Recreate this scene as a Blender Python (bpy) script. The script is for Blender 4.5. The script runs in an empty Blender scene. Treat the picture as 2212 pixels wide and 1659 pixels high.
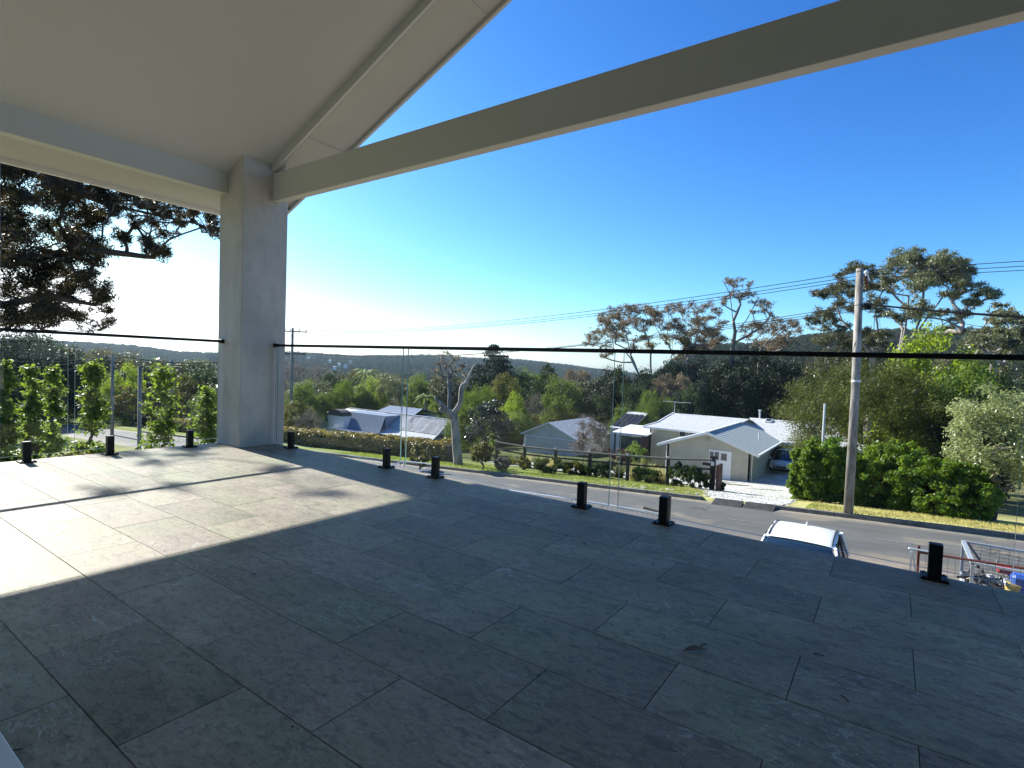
import bpy, bmesh, math, random
import numpy as np
from mathutils import Vector, Matrix
from math import radians, sin, cos, tan, pi

# ------------------------------------------------------------------ scene, camera, light
SC = bpy.context.scene
COL = SC.collection
SC.render.engine = 'CYCLES'
SC.cycles.max_bounces = 7
SC.cycles.diffuse_bounces = 4
SC.cycles.glossy_bounces = 3
SC.cycles.transmission_bounces = 3
SC.cycles.transparent_max_bounces = 16
SC.cycles.volume_bounces = 0
SC.cycles.caustics_reflective = False
SC.cycles.caustics_refractive = False
SC.cycles.sample_clamp_indirect = 6.0
SC.cycles.use_denoising = True
SC.view_settings.view_transform = 'Standard'
SC.view_settings.look = 'None'
SC.view_settings.gamma = 1
SC.view_settings.use_curve_mapping = False
SC.view_settings.exposure = 1.12

# surveyed camera (position in metres, deck corner frame: x along the street balustrade, y towards the street)
CAM = np.array([1.4932, -0.1899, 0.9098])
YAW, PITCH, ROLL = radians(35.0038), radians(2.1185), radians(2.0253)
FPX = 1354.21 / 2560 * 2212          # focal length in pixels of a 2212 px wide print
_cy, _sy = cos(YAW), sin(YAW)
FWD = np.array([-_sy*cos(PITCH), _cy*cos(PITCH), -sin(PITCH)])
RT0 = np.array([_cy, _sy, 0.0]); UP0 = np.cross(RT0, FWD)
RT = cos(ROLL)*RT0 + sin(ROLL)*UP0
UPV = -sin(ROLL)*RT0 + cos(ROLL)*UP0
cam_data = bpy.data.cameras.new('camera')
cam_data.sensor_width = 36; cam_data.lens = 1354.21/2560*36
cam_data.clip_start = 0.05; cam_data.clip_end = 9000
cam = bpy.data.objects.new('camera', cam_data); COL.objects.link(cam)
m = Matrix(((RT[0], UPV[0], -FWD[0], CAM[0]), (RT[1], UPV[1], -FWD[1], CAM[1]), (RT[2], UPV[2], -FWD[2], CAM[2]), (0, 0, 0, 1)))
cam.matrix_world = m
SC.camera = cam

SUN_EL = radians(33.0); SUN_AZ = math.atan2(-0.9977, 0.068)      # azimuth clockwise from +Y
SUNV = Vector((sin(SUN_AZ)*cos(SUN_EL), cos(SUN_AZ)*cos(SUN_EL), sin(SUN_EL)))
W = bpy.data.worlds.new('World'); SC.world = W; W.use_nodes = True
wn = W.node_tree.nodes; bgn = wn['Background']; bgn.inputs[1].default_value = 0.088
sky = wn.new('ShaderNodeTexSky'); sky.sky_type = 'NISHITA'; sky.sun_disc = False
sky.sun_elevation = SUN_EL; sky.sun_rotation = SUN_AZ
sky.altitude = 600; sky.air_density = 1.0; sky.dust_density = 0.7; sky.ozone_density = 3.5
_L = W.node_tree.links; _sp = wn.new('ShaderNodeSeparateColor'); _cb = wn.new('ShaderNodeCombineColor'); _L.new(sky.outputs[0], _sp.inputs[0])
for _i, (_g, _k) in enumerate(((1.8, .232), (1.4, .53), (1.1, 1.03))):       # deeper, more saturated blue away from the sun
    _p = wn.new('ShaderNodeMath'); _p.operation = 'POWER'; _p.inputs[1].default_value = _g; _L.new(_sp.outputs[_i], _p.inputs[0])
    _q = wn.new('ShaderNodeMath'); _q.operation = 'MULTIPLY'; _q.inputs[1].default_value = _k; _L.new(_p.outputs[0], _q.inputs[0])
    _r = wn.new('ShaderNodeMath'); _r.operation = 'SMOOTH_MIN'; _r.inputs[1].default_value = 11.0; _r.inputs[2].default_value = 4.0; _L.new(_q.outputs[0], _r.inputs[0]); _L.new(_r.outputs[0], _cb.inputs[_i])
_L.new(_cb.outputs[0], bgn.inputs[0])
sl = bpy.data.lights.new('sun', 'SUN'); sl.energy = 5.0; sl.angle = radians(0.53); sl.color = (1.0, 0.965, 0.895)
so = bpy.data.objects.new('sun', sl); COL.objects.link(so)
so.rotation_euler = SUNV.to_track_quat('Z', 'Y').to_euler(); so.location = (-20, 5, 30)

HAZE = True
# ------------------------------------------------------------------ surveying helpers (sight lines from the deck)
def ray(px, py):
    return FWD + (px-1106)/FPX*RT - (py-829.5)/FPX*UPV
def on_z(px, py, z):
    d = ray(px, py); return CAM + d*((z-CAM[2])/d[2])
def on_y(px, py, y):
    d = ray(px, py); return CAM + d*((y-CAM[1])/d[1])
def on_x(px, py, x):
    d = ray(px, py); return CAM + d*((x-CAM[0])/d[0])
def at_d(px, py, dist):
    d = ray(px, py); return CAM + d*(dist/math.hypot(d[0], d[1]))

def sm(t):
    t = np.clip(t, 0, 1); return t*t*(3-2*t)
def street(x):
    x = np.asarray(x, float)
    return -4.3 + 0.05*np.clip(x, -125, 25) + 0.01*np.clip(x+125, -400, 0)
def ground(x, y):
    x = np.asarray(x, float); y = np.asarray(y, float)
    s = street(x); t = y-23.15
    drop = 0.11*np.clip(t, 0, 2.5) + 0.15*np.clip(t-2.5, 0, 18) + 0.045*np.clip(t-20.5, 0, 90) + 0.03*np.clip(t-110, 0, 400)
    far = s + 0.13 - np.where(t > 0, drop, 0)
    near = s + 0.05
    z = np.where(y > 17.3, np.where(t > -0.05, far, s-0.12), near)
    r = np.hypot(x, y)
    # beyond the village the valley floor takes over
    k = sm((r-130)/330)
    zz = z*(1-k) + (-30.0)*k
    return zz
def gz(x, y): return float(ground(x, y))
def gnd(px, py):
    d = ray(px, py); h = math.hypot(d[0], d[1]); t = 6.0/h
    for _ in range(4000):
        p = CAM + d*t
        if p[2] < gz(p[0], p[1]): return p
        t += 0.1/h
    return p

# ------------------------------------------------------------------ mesh helpers
class MB:
    def __init__(s): s.v = []; s.f = []; s.m = []
    def add(s, vs, fs, mi=0):
        o = len(s.v); s.v += [tuple(map(float, v)) for v in vs]; s.f += [tuple(i+o for i in f) for f in fs]; s.m += [mi]*len(fs); return s
    def box(s, x0, x1, y0, y1, z0, z1, mi=0):
        return s.add([(x0,y0,z0),(x1,y0,z0),(x1,y1,z0),(x0,y1,z0),(x0,y0,z1),(x1,y0,z1),(x1,y1,z1),(x0,y1,z1)],
                     [(0,3,2,1),(4,5,6,7),(0,1,5,4),(1,2,6,5),(2,3,7,6),(3,0,4,7)], mi)
    def cbox(s, x0, x1, y0, y1, z0, z1, c, mi=0):   # box with chamfered edges all round
        xs, ys, zs = (x0, x1), (y0, y1), (z0, z1)
        bm = bmesh.new(); bmesh.ops.create_cube(bm, size=1)
        for v in bm.verts: v.co = Vector(((x0+x1)/2+v.co.x*(x1-x0), (y0+y1)/2+v.co.y*(y1-y0), (z0+z1)/2+v.co.z*(z1-z0)))
        bmesh.ops.bevel(bm, geom=bm.edges[:], offset=c, segments=1, affect='EDGES')
        bm.verts.index_update()
        s.add([v.co[:] for v in bm.verts], [[v.index for v in f.verts] for f in bm.faces], mi); bm.free(); return s
    def bar(s, a, b, w, h, up=(0,0,1), mi=0):       # rectangular bar from a to b
        a = Vector(a); b = Vector(b); d = (b-a).normalized(); u = Vector(up)
        r = d.cross(u)
        if r.length < 1e-4: r = d.cross(Vector((0,1,0)))
        r.normalize(); u = r.cross(d)
        r *= w/2; u *= h/2
        return s.add([a-r-u, a+r-u, a+r+u, a-r+u, b-r-u, b+r-u, b+r+u, b-r+u],
                     [(0,1,2,3),(7,6,5,4),(0,4,5,1),(1,5,6,2),(2,6,7,3),(3,7,4,0)], mi)
    def tube(s, pts, rad, n=8, cap=True, mi=0):
        pts = [Vector(p) for p in pts]; k = len(pts)
        if not hasattr(rad, '__len__'): rad = [rad]*k
        vs = []; ref = None
        for i, p in enumerate(pts):
            d = (pts[min(i+1, k-1)]-pts[max(i-1, 0)]).normalized()
            if ref is None:
                ref = d.cross(Vector((0,0,1)))
                if ref.length < 1e-3: ref = Vector((1,0,0))
            ref = (ref - d*ref.dot(d)).normalized(); q = d.cross(ref)
            for j in range(n):
                a = 2*pi*j/n; vs.append(p + (ref*cos(a)+q*sin(a))*rad[i])
        fs = [(i*n+j, i*n+(j+1)%n, (i+1)*n+(j+1)%n, (i+1)*n+j) for i in range(k-1) for j in range(n)]
        if cap: fs += [tuple(range(n-1,-1,-1)), tuple(range((k-1)*n, k*n))]
        return s.add(vs, fs, mi)
    def slab(s, p, t, mi=0):                         # thick sheet: corners p (n>=3, seen from above counter-clockwise), thickness t downwards
        n = len(p); p = [Vector(q) for q in p]
        q = [v-Vector((0,0,t)) for v in p]
        return s.add(p+q, [tuple(range(n)), tuple(range(2*n-1, n-1, -1))]+[(i, n+i, n+(i+1)%n, (i+1)%n) for i in range(n)], mi)
    def build(s, name, mat, parent=None, smooth=False, kind=None):
        me = bpy.data.meshes.new(name); me.from_pydata(s.v, [], s.f); me.update()
        mats = mat if isinstance(mat, (list, tuple)) else [mat]
        for mm in mats: me.materials.append(mm)
        if len(mats) > 1: me.polygons.foreach_set('material_index', s.m)
        if smooth: me.polygons.foreach_set('use_smooth', [True]*len(me.polygons))
        return link(name, me, parent, kind)
def link(name, me, parent=None, kind=None):
    o = bpy.data.objects.new(name, me); COL.objects.link(o)
    if parent: o.parent = parent
    if kind: o['kind'] = kind
    return o
def np_mesh(name, V, F, mat, smooth=False, mi=None):
    """V (n,3), F (m,k) with k constant"""
    me = bpy.data.meshes.new(name); V = np.asarray(V, np.float32); F = np.asarray(F, np.int32)
    n, k = F.shape
    me.vertices.add(len(V)); me.vertices.foreach_set('co', V.ravel())
    me.loops.add(n*k); me.loops.foreach_set('vertex_index', F.ravel())
    me.polygons.add(n); me.polygons.foreach_set('loop_start', np.arange(0, n*k, k, dtype=np.int32))
    me.polygons.foreach_set('loop_total', np.full(n, k, np.int32))
    if smooth: me.polygons.foreach_set('use_smooth', np.ones(n, bool))
    for mm in (mat if isinstance(mat, (list, tuple)) else [mat]): me.materials.append(mm)
    if mi is not None: me.polygons.foreach_set('material_index', np.asarray(mi, np.int32))
    me.update(calc_edges=True); me.validate()
    return me
def thing(name, label, cat, loc=(0,0,0), rz=0, group=None):
    o = bpy.data.objects.new(name, None); COL.objects.link(o); o.empty_display_size = 0.2
    o.location = [float(v) for v in loc]; o.rotation_euler = (0, 0, rz)
    return tag(o, label, cat, group)
def tag(o, label, cat, group=None, kind=None):
    if label: o['label'] = label
    if cat: o['category'] = cat
    if group: o['group'] = group
    if kind: o['kind'] = kind
    return o
def dup(root, loc, rz=None, label=None, scale=None):
    r = root.copy(); COL.objects.link(r); r.location = [float(v) for v in loc]
    if rz is not None: r.rotation_euler = (0, 0, rz)
    if scale is not None: r.scale = scale if hasattr(scale, '__len__') else (scale,)*3
    if label: r['label'] = label
    for ch in list(root.children):
        c = ch.copy(); COL.objects.link(c); c.parent = r
        for g in list(ch.children):
            d = g.copy(); COL.objects.link(d); d.parent = c
    return r

# ------------------------------------------------------------------ materials
class NT:
    def __init__(s, name):
        s.m = bpy.data.materials.new(name); s.m.use_nodes = True
        s.n = s.m.node_tree.nodes; s.l = s.m.node_tree.links; s.b = s.n['Principled BSDF']; s.out = s.n['Material Output']
    def new(s, t, **k):
        n = s.n.new(t)
        for a, v in k.items(): setattr(n, a, v)
        return n
    def sock(s, v, inp):
        if isinstance(v, bpy.types.NodeSocket): s.l.new(v, inp)
        else: inp.default_value = v
    def pos(s): 
        if not hasattr(s, '_p'): s._p = s.new('ShaderNodeNewGeometry')
        return s._p.outputs['Position']
    def noise(s, scale, detail=4, rough=.55, vec=None, dist=0):
        n = s.new('ShaderNodeTexNoise'); n.inputs['Scale'].default_value = scale; n.inputs['Detail'].default_value = detail
        n.inputs['Roughness'].default_value = rough; n.inputs['Distortion'].default_value = dist
        s.l.new(vec if vec is not None else s.pos(), n.inputs['Vector']); return n.outputs['Fac']
    def ramp(s, fac, stops):
        n = s.new('ShaderNodeValToRGB'); s.l.new(fac, n.inputs[0]); e = n.color_ramp.elements
        while len(e) < len(stops): e.new(0.5)
        for i, (p, c) in enumerate(stops):
            e[i].position = p; e[i].color = (c, c, c, 1) if not hasattr(c, '__len__') else (*c, 1)
        return n.outputs[0]
    def mix(s, f, a, b, mode='MIX'):
        n = s.new('ShaderNodeMix', data_type='RGBA', blend_type=mode)
        s.sock(f, n.inputs[0])
        for v, i in ((a, 6), (b, 7)):
            if isinstance(v, bpy.types.NodeSocket): s.l.new(v, n.inputs[i])
            else: n.inputs[i].default_value = (*v, 1) if len(v) == 3 else v
        return n.outputs[2]
    def math(s, op, a, b=0.0):
        n = s.new('ShaderNodeMath', operation=op); s.sock(a, n.inputs[0]); s.sock(b, n.inputs[1]); return n.outputs[0]
    def scalev(s, v, sc):
        n = s.new('ShaderNodeMapping'); s.l.new(v, n.inputs[0]); n.inputs['Scale'].default_value = sc; return n.outputs[0]
    def bump(s, h, strength=.3, dist=.01):
        n = s.new('ShaderNodeBump'); n.inputs['Strength'].default_value = strength; n.inputs['Distance'].default_value = dist
        s.l.new(h, n.inputs['Height']); s.l.new(n.outputs[0], s.b.inputs['Normal'])
    def base(s, v):
        if isinstance(v, bpy.types.NodeSocket): s.l.new(v, s.b.inputs['Base Color'])
        else: s.b.inputs['Base Color'].default_value = (*v, 1)
        return s
    def set(s, **k):
        for a, v in k.items(): s.sock(v, s.b.inputs[a.replace('_', ' ')])
        return s
def plain(name, col, rough=.6, metal=0.0, var=.12, scale=6.0, bump=0.0, spec=.5):
    t = NT(name); n = t.noise(scale, 5)
    lo = tuple(c*(1-var) for c in col); hi = tuple(min(1, c*(1+var)) for c in col)
    t.base(t.ramp(n, [(.3, lo), (.7, hi)])).set(Roughness=rough, Metallic=metal, Specular_IOR_Level=spec)
    if bump: t.bump(t.noise(scale*12, 4), bump, .004)
    return t.m
def leafmat(name, col, trans, tw=.35, var=.35, rough=.55, gloss=.25):
    t = NT(name); g = t.new('ShaderNodeNewGeometry')
    try: rnd = g.outputs['Random Per Island']
    except Exception: rnd = t.noise(3)
    oi = t.new('ShaderNodeObjectInfo')
    n = t.noise(.9, 3)
    f = t.math('ADD', t.math('MULTIPLY', rnd, .6), t.math('MULTIPLY', n, .55))
    dark = tuple(c*(1-var) for c in col); lite = (col[0]*(1+var*1.2), col[1]*(1+var), col[2]*(1+var*.4))
    c1 = t.ramp(f, [(.2, dark), (.85, lite)])
    hs = t.new('ShaderNodeHueSaturation'); t.l.new(c1, hs.inputs['Color'])
    h = t.math('ADD', t.math('MULTIPLY', oi.outputs['Random'], .035), .4825); t.l.new(h, hs.inputs['Hue'])
    v = t.math('ADD', t.math('MULTIPLY', oi.outputs['Random'], .35), .82); t.l.new(v, hs.inputs['Value'])
    t.base(hs.outputs[0]).set(Roughness=rough, Specular_IOR_Level=gloss)
    tr = t.new('ShaderNodeBsdfTranslucent')
    tc = t.mix(f, tuple(c*.7 for c in trans), trans); t.l.new(tc, tr.inputs['Color'])
    mx = t.new('ShaderNodeMixShader'); mx.inputs[0].default_value = tw
    t.l.new(t.b.outputs[0], mx.inputs[1]); t.l.new(tr.outputs[0], mx.inputs[2]); t.l.new(mx.outputs[0], t.out.inputs[0])
    return t.m

def make_tile_mat():
    t = NT('slate_tile'); oi = t.new('ShaderNodeObjectInfo'); rnd = oi.outputs['Random']
    sh = t.new('ShaderNodeVectorMath', operation='ADD'); t.l.new(t.pos(), sh.inputs[0])
    cb = t.new('ShaderNodeCombineXYZ'); t.l.new(t.math('MULTIPLY', rnd, 37.0), cb.inputs[0]); t.l.new(t.math('MULTIPLY', rnd, 91.0), cb.inputs[1]); t.l.new(cb.outputs[0], sh.inputs[1])
    v = sh.outputs[0]; vs = t.scalev(v, (1, 1.9, 1))
    a = t.noise(2.2, 6, .6, vs); b = t.noise(15, 8, .7, vs, .6); c = t.noise(60, 6, .75, vs)
    base = t.ramp(a, [(.3, (.205, .182, .128)), (.5, (.265, .236, .168)), (.72, (.340, .305, .220))])
    tint = t.ramp(t.noise(1.6, 3, .5, v), [(.35, (1.0, .94, 1.03)), (.5, (1, 1, 1)), (.65, (.90, 1.03, .92))])
    col = t.mix(1.0, base, tint, 'MULTIPLY')
    col = t.mix(t.math('MULTIPLY', t.ramp(b, [(.40, 1.0), (.50, 0.0)]), .5), col, (.088, .082, .072))
    col = t.mix(t.math('MULTIPLY', t.ramp(c, [(.52, 0.0), (.66, 1.0)]), .5), col, (.44, .43, .37))
    # thin pale scratches and veins
    vn = t.noise(3.1, 8, .62, t.scalev(v, (1, 2.6, 1)), 1.4)
    vein = t.ramp(t.math('ABSOLUTE', t.math('SUBTRACT', vn, .5)), [(.0, 1.0), (.008, 0.0)])
    vein = t.math('MULTIPLY', vein, t.ramp(t.noise(1.9, 4, .6, v), [(.5, 0.0), (.62, .85)]))
    col = t.mix(vein, col, (.58, .60, .56))
    st = t.noise(.9, 5, .6, t.pos()); col = t.mix(1.0, col, t.ramp(st, [(.3, .80), (.5, 1.0), (.7, 1.12)]), 'MULTIPLY')
    tv = t.math('ADD', t.math('MULTIPLY', rnd, .34), .83); cc = t.new('ShaderNodeCombineColor'); [t.l.new(tv, cc.inputs[i]) for i in range(3)]
    col = t.mix(1.0, col, cc.outputs[0], 'MULTIPLY')
    mk = t.new('ShaderNodeTexNoise'); mk.inputs['Scale'].default_value = 26; mk.inputs['Detail'].default_value = 8; mk.inputs['Roughness'].default_value = .75; t.l.new(t.scalev(v, (1, 2.2, 1)), mk.inputs['Vector'])
    col = t.mix(t.math('MULTIPLY', t.ramp(mk.outputs['Fac'], [(.36, 1.0), (.46, 0.0)]), .55), col, (.070, .066, .060))
    t.base(col)
    rv = t.math('ADD', t.math('MULTIPLY', a, .12), .55)
    t.set(Roughness=rv, Specular_IOR_Level=.22)
    t.bump(t.math('ADD', b, t.math('MULTIPLY', c, .4)), .28, .0035)
    return t.m
M = {}
M['tile'] = make_tile_mat()
M['grout'] = plain('grout', (.10, .095, .085), .9, scale=30)
M['paint'] = plain('ceiling_paint', (.52, .54, .54), .55, var=.015, scale=1.2, bump=.05)
M['beam_paint'] = plain('beam_paint', (.55, .565, .55), .5, var=.02, scale=2, bump=.08)
M['soffit'] = plain('soffit_sheet', (.46, .46, .44), .6, var=.03, scale=3, bump=.12)
def render_mat():
    t = NT('cement_render'); p = t.pos(); a = t.noise(1.7, 5, .6); b = t.noise(7, 6, .6, t.scalev(p, (1, 1, .45)))
    col = t.ramp(a, [(.35, (.42, .42, .405)), (.65, (.55, .545, .52))])
    col = t.mix(t.math('MULTIPLY', t.ramp(b, [(.5, 0.0), (.72, 1.0)]), .35), col, (.27, .275, .28))
    t.base(col).set(Roughness=.8); t.bump(t.math('ADD', b, t.math('MULTIPLY', t.noise(55, 5, .7), .9)), .9, .010)
    return t.m
M['render'] = render_mat()
M['black'] = plain('black_anodised', (.006, .006, .006), .5, .0, .1, 20, spec=.25)
M['white'] = plain('white_paint', (.78, .78, .76), .45, var=.04)
M['wallpaint'] = plain('house_wall', (.42, .42, .40), .7, var=.03)
def glass_mat(name, tint, rough=0.0, blend=1.0):
    t = NT(name); t.n.remove(t.b)
    tr = t.new('ShaderNodeBsdfTransparent'); tr.inputs[0].default_value = (*tint, 1)
    gl = t.new('ShaderNodeBsdfGlossy'); gl.inputs['Roughness'].default_value = rough
    lw = t.new('ShaderNodeLayerWeight'); lw.inputs[0].default_value = .5
    fr = t.math('ADD', .024, t.math('MULTIPLY', t.math('POWER', lw.outputs['Facing'], 5.0), .8))
    mx = t.new('ShaderNodeMixShader'); t.l.new(t.math('MULTIPLY', fr, blend), mx.inputs[0]); t.l.new(tr.outputs[0], mx.inputs[1]); t.l.new(gl.outputs[0], mx.inputs[2])
    t.l.new(mx.outputs[0], t.out.inputs[0]); return t.m
M['glass'] = glass_mat('clear_glass', (.972, .985, .98))
def edge_mat():
    t = NT('glass_edge'); t.base((.10, .17, .16)).set(Roughness=.12, Specular_IOR_Level=.9)
    tr = t.new('ShaderNodeBsdfTranslucent'); tr.inputs[0].default_value = (.35, .55, .52, 1)
    mx = t.new('ShaderNodeMixShader'); mx.inputs[0].default_value = .35
    t.l.new(t.b.outputs[0], mx.inputs[1]); t.l.new(tr.outputs[0], mx.inputs[2]); t.l.new(mx.outputs[0], t.out.inputs[0]); return t.m
M['edge'] = edge_mat()
M['darkglass'] = plain('dark_window_glass', (.015, .02, .025), .06, var=.05, spec=.8)

# ------------------------------------------------------------------ the deck: slab and tiles
SX, SY = -0.00073, -0.00647
deck = bpy.data.objects.new('deck', None); COL.objects.link(deck); deck['kind'] = 'structure'
deck.rotation_euler = (math.atan(SY), -math.atan(SX), 0)
X0, X1, Y0, Y1 = -4.2, 6.4, -3.0, 3.055
b = MB(); b.box(X0+.004, X1, Y0, Y1-.004, -.32, -.013); b.build('deck_slab', M['grout'], deck, kind='structure')
OFF = {0: -2.80099, 1: -1.76212, 2: -2.76897, 3: -1.75204, 4: -.73156, 5: .28169, 6: 1.29349, 7: 2.31419, 8: 3.32544, 9: 4.34138}
TW, TL, GAP = .3, .60444, .0024
tile_cache = {}
def tile_mesh(w, l):
    key = (round(w, 3), round(l, 3))
    if key in tile_cache: return tile_cache[key]
    c = .0008; h = .012
    vs = []
    for (i, z) in ((0, -h), (0, -c), (c, 0)):
        vs += [(i, i, z), (l-i, i, z), (l-i, w-i, z), (i, w-i, z)]
    fs = [(8, 9, 10, 11)]
    for k in (0, 4):
        fs += [(k+j, k+(j+1) % 4, k+4+(j+1) % 4, k+4+j) for j in range(4)]
    me = bpy.data.meshes.new('tile'); me.from_pydata(vs, [], fs); me.materials.append(M['tile']); me.update()
    tile_cache[key] = me; return me
rt = random.Random(4)
hidden = MB()
for r in range(-10, 10):
    y0 = r*TW; y1 = (r+1)*TW if r < 9 else Y1
    off = OFF.get(r, OFF[0]+(1.0074 if r % 2 else 0))*TW
    k = math.floor((X0-off)/TL)
    x = off + k*TL
    while x < X1:
        a, bb = max(x, X0), min(x+TL, X1)
        if bb-a > .03:
            l = bb-a-GAP; w = y1-y0-GAP; z = rt.uniform(-.0004, .0004)
            if r >= -2 and a < 3.1:
                o = link('tile', tile_mesh(w, l), deck); o.location = (a+GAP/2, y0+GAP/2, z)
            else:
                hidden.box(a+GAP/2, a+GAP/2+l, y0+GAP/2, y0+GAP/2+w, -.012, 0)
        x += TL
hidden.build('far_tiles', M['tile'], deck, kind='stuff')
def dz(x, y): return SX*x + SY*y
# building under the deck
b = MB(); b.box(X0+.05, X1, Y0, Y1-.06, -4.6, -.33)
tag(b.build('storey_wall', M['wallpaint']), 'pale rendered wall of the storey carrying the tiled deck', 'wall')

# ------------------------------------------------------------------ pillar
b = MB(); b.cbox(-4.2, -3.76, 2.64, 3.12, -.035, 2.90, .006)
pillar = b.build('pillar', M['render']); bpy.context.view_layer.update()
tag(pillar, 'square blue-grey cement rendered pillar at the corner of the tiled deck', 'pillar')

# ------------------------------------------------------------------ porch roof
SL = .43; ZC0 = 2.865; XC0 = -3.73; XR = 1.2
def zc(x): return ZC0 + SL*(x-XC0) if x < XR else ZC0 + SL*(2*XR-x-XC0)
porch = thing('porch_roof', 'white painted gable porch roof with raking eave and tie beam over the deck', 'roof', (X0, Y1, 2.5))
PO = Vector((X0, Y1, 2.5))
def pbuild(b, name, mat, **k):
    b.v = [tuple(Vector(v)-PO) for v in b.v]; return b.build(name, mat, porch, **k)
XE = -4.93                                     # outer edge of the side eave
b = MB()
for (xa, xb) in ((-4.05, XR), (XR, 6.45)):
    b.slab([(xa, -3.1, zc(xa)+.02), (xb, -3.1, zc(xb)+.02), (xb, 2.95, zc(xb)+.02), (xa, 2.95, zc(xa)+.02)], .02)
pbuild(b, 'ceiling', M['paint'])
b = MB()                                       # roof skin above
for sgn in (0, 1):
    xa, xb = (XE, XR) if not sgn else (XR, 2*XR-XE)
    b.slab([(xa, -3.1, zc(xa)+.30), (xb, -3.1, zc(xb)+.30), (xb, 3.5, zc(xb)+.30), (xa, 3.5, zc(xa)+.30)], .04)
pbuild(b, 'roof_sheet', plain('roof_metal', (.30, .32, .33), .5, .3))
b = MB(); b.box(-4.16, -4.05, -3.1, 2.638, 2.515, 2.80); pbuild(b, 'side_beam', M['beam_paint'])
b = MB(); b.box(XE+.02, -4.162, -3.1, 3.40, 2.545, 2.555); pbuild(b, 'eave_lining', M['soffit'])
b = MB(); b.box(XE-.02, XE+.018, -3.1, 3.45, 2.50, 2.70); b.box(XE-.14, XE-.022, -3.1, 3.5, 2.56, 2.68)
pbuild(b, 'side_fascia', M['white'])
# raking soffit along the gable: lower than the ceiling, with joints between the sheets
def zr(x): return (2.80 + SL*(x+3.68)) if x < XR else (2.80 + SL*(2*XR-x+3.68))
b = MB()
js = [-4.6, -3.2, -1.40, .0, XR]
for i in range(len(js)-1):
    xa, xb = js[i]+.003, js[i+1]-.003
    b.slab([(xa, 2.962, zr(xa)+.012), (xb, 2.962, zr(xb)+.012), (xb, 3.40, zr(xb)+.012), (xa, 3.40, zr(xa)+.012)], .008)
    xa, xb = 2*XR-xb, 2*XR-xa
    b.slab([(xa, 2.962, zr(xa)+.012), (xb, 2.962, zr(xb)+.012), (xb, 3.40, zr(xb)+.012), (xa, 3.40, zr(xa)+.012)], .008)
pbuild(b, 'raking_soffit', M['soffit'], kind=None)
b = MB()                                       # cover strips over the joints
for xj in (-3.2, -1.40, .0): b.bar((xj, 2.965, zr(xj)+.0005), (xj, 3.398, zr(xj)+.0005), .012, .004)
pbuild(b, 'joint_strip', M['beam_paint'])
b = MB()
for s in (0, 1):
    f = (lambda x: x) if not s else (lambda x: 2*XR-x)
    xa, xb = f(-3.755), f(XR)
    if s: xa, xb = xb, xa
    b.slab([(xa, 2.93, zc(xa)+.018), (xb, 2.93, zc(xb)+.018), (xb, 2.96, zc(xb)+.018), (xa, 2.96, zc(xa)+.018)], .100)
pbuild(b, 'raking_frieze', M['beam_paint'])
b = MB()
for s in (0, 1):
    f = (lambda x: x) if not s else (lambda x: 2*XR-x)
    xa, xb = f(-5.0), f(XR)
    if s: xa, xb = xb, xa
    b.slab([(xa, 3.402, zr(xa)+.24), (xb, 3.402, zr(xb)+.24), (xb, 3.43, zr(xb)+.24), (xa, 3.43, zr(xa)+.24)], .27)
    b.slab([(xa, 3.432, zr(xa)+.26), (xb, 3.432, zr(xb)+.26), (xb, 3.47, zr(xb)+.26), (xa, 3.47, zr(xa)+.26)], .12)
pbuild(b, 'barge_board', M['beam_paint'])
b = MB(); b.cbox(-3.757, 6.15, 2.94, 3.03, 2.475, 2.757, .003); pbuild(b, 'tie_beam', M['beam_paint'])
b = MB(); b.box(-3.66, -3.60, 2.985, 3.025, 2.758, 2.80); pbuild(b, 'timber_offcut', M['white'])
b = MB(); b.cbox(6.152, 6.6, 2.64, 3.12, -.06, 2.90, .006)
tag(b.build('pillar', M['render']), 'matching cement rendered pillar at the far right corner of the deck', 'pillar')
# house behind the deck (behind the viewer) and the gable wall closing the porch
house = thing('house', 'pale house front with a wide sliding door opening behind the deck', 'house', (X0, Y0, 0))
b = MB(); b.box(-.2, .9, -3.2, -3.02, -.3, 2.9); b.box(4.6, 6.6, -3.2, -3.02, -.3, 2.9); b.box(.9, 4.6, -3.2, -3.02, 2.2, 2.9)
b.v = [(v[0]-X0, v[1]-Y0, v[2]) for v in b.v]
b.add([(-.2, -.15, 2.9), (6.6-X0, -.15, 2.9), (XR-X0, -.15, zc(XR)+.1)], [(0, 1, 2)])
w_ = b.build('wall', M['wallpaint'], house)
b = MB(); b.box(.9-X0, 4.6-X0, -.12, -.11, 0, 2.2); b.build('sliding_door', M['darkglass'], house)
b = MB(); b.box(.9-X0, 4.6-X0, -.14, -.13, 0, 2.2); b.build('inner_curtain', plain('curtain', (.3, .3, .3), .9), house)
b = MB(); b.box(-4.16-X0, .2-X0, -.17+.0, .02, -.3, 2.9); b.build('side_wall', M['wallpaint'], house)
# open door leaf at the far left of the view: only its edge and its foot are seen
door = thing('door_leaf', 'pale door frame edge and foot strip at the lower left beside the viewer', 'door frame', (-.147, .12, 0))
b = MB(); b.cbox(-.9, 0, -.045, .0265, .05, 2.3, .003); b.build('frame', M['white'], door)
b = MB(); b.cbox(-.9, .55, -.19, .0265, .0012, .024, .002); b.build('sill', M['white'], door)

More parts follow.
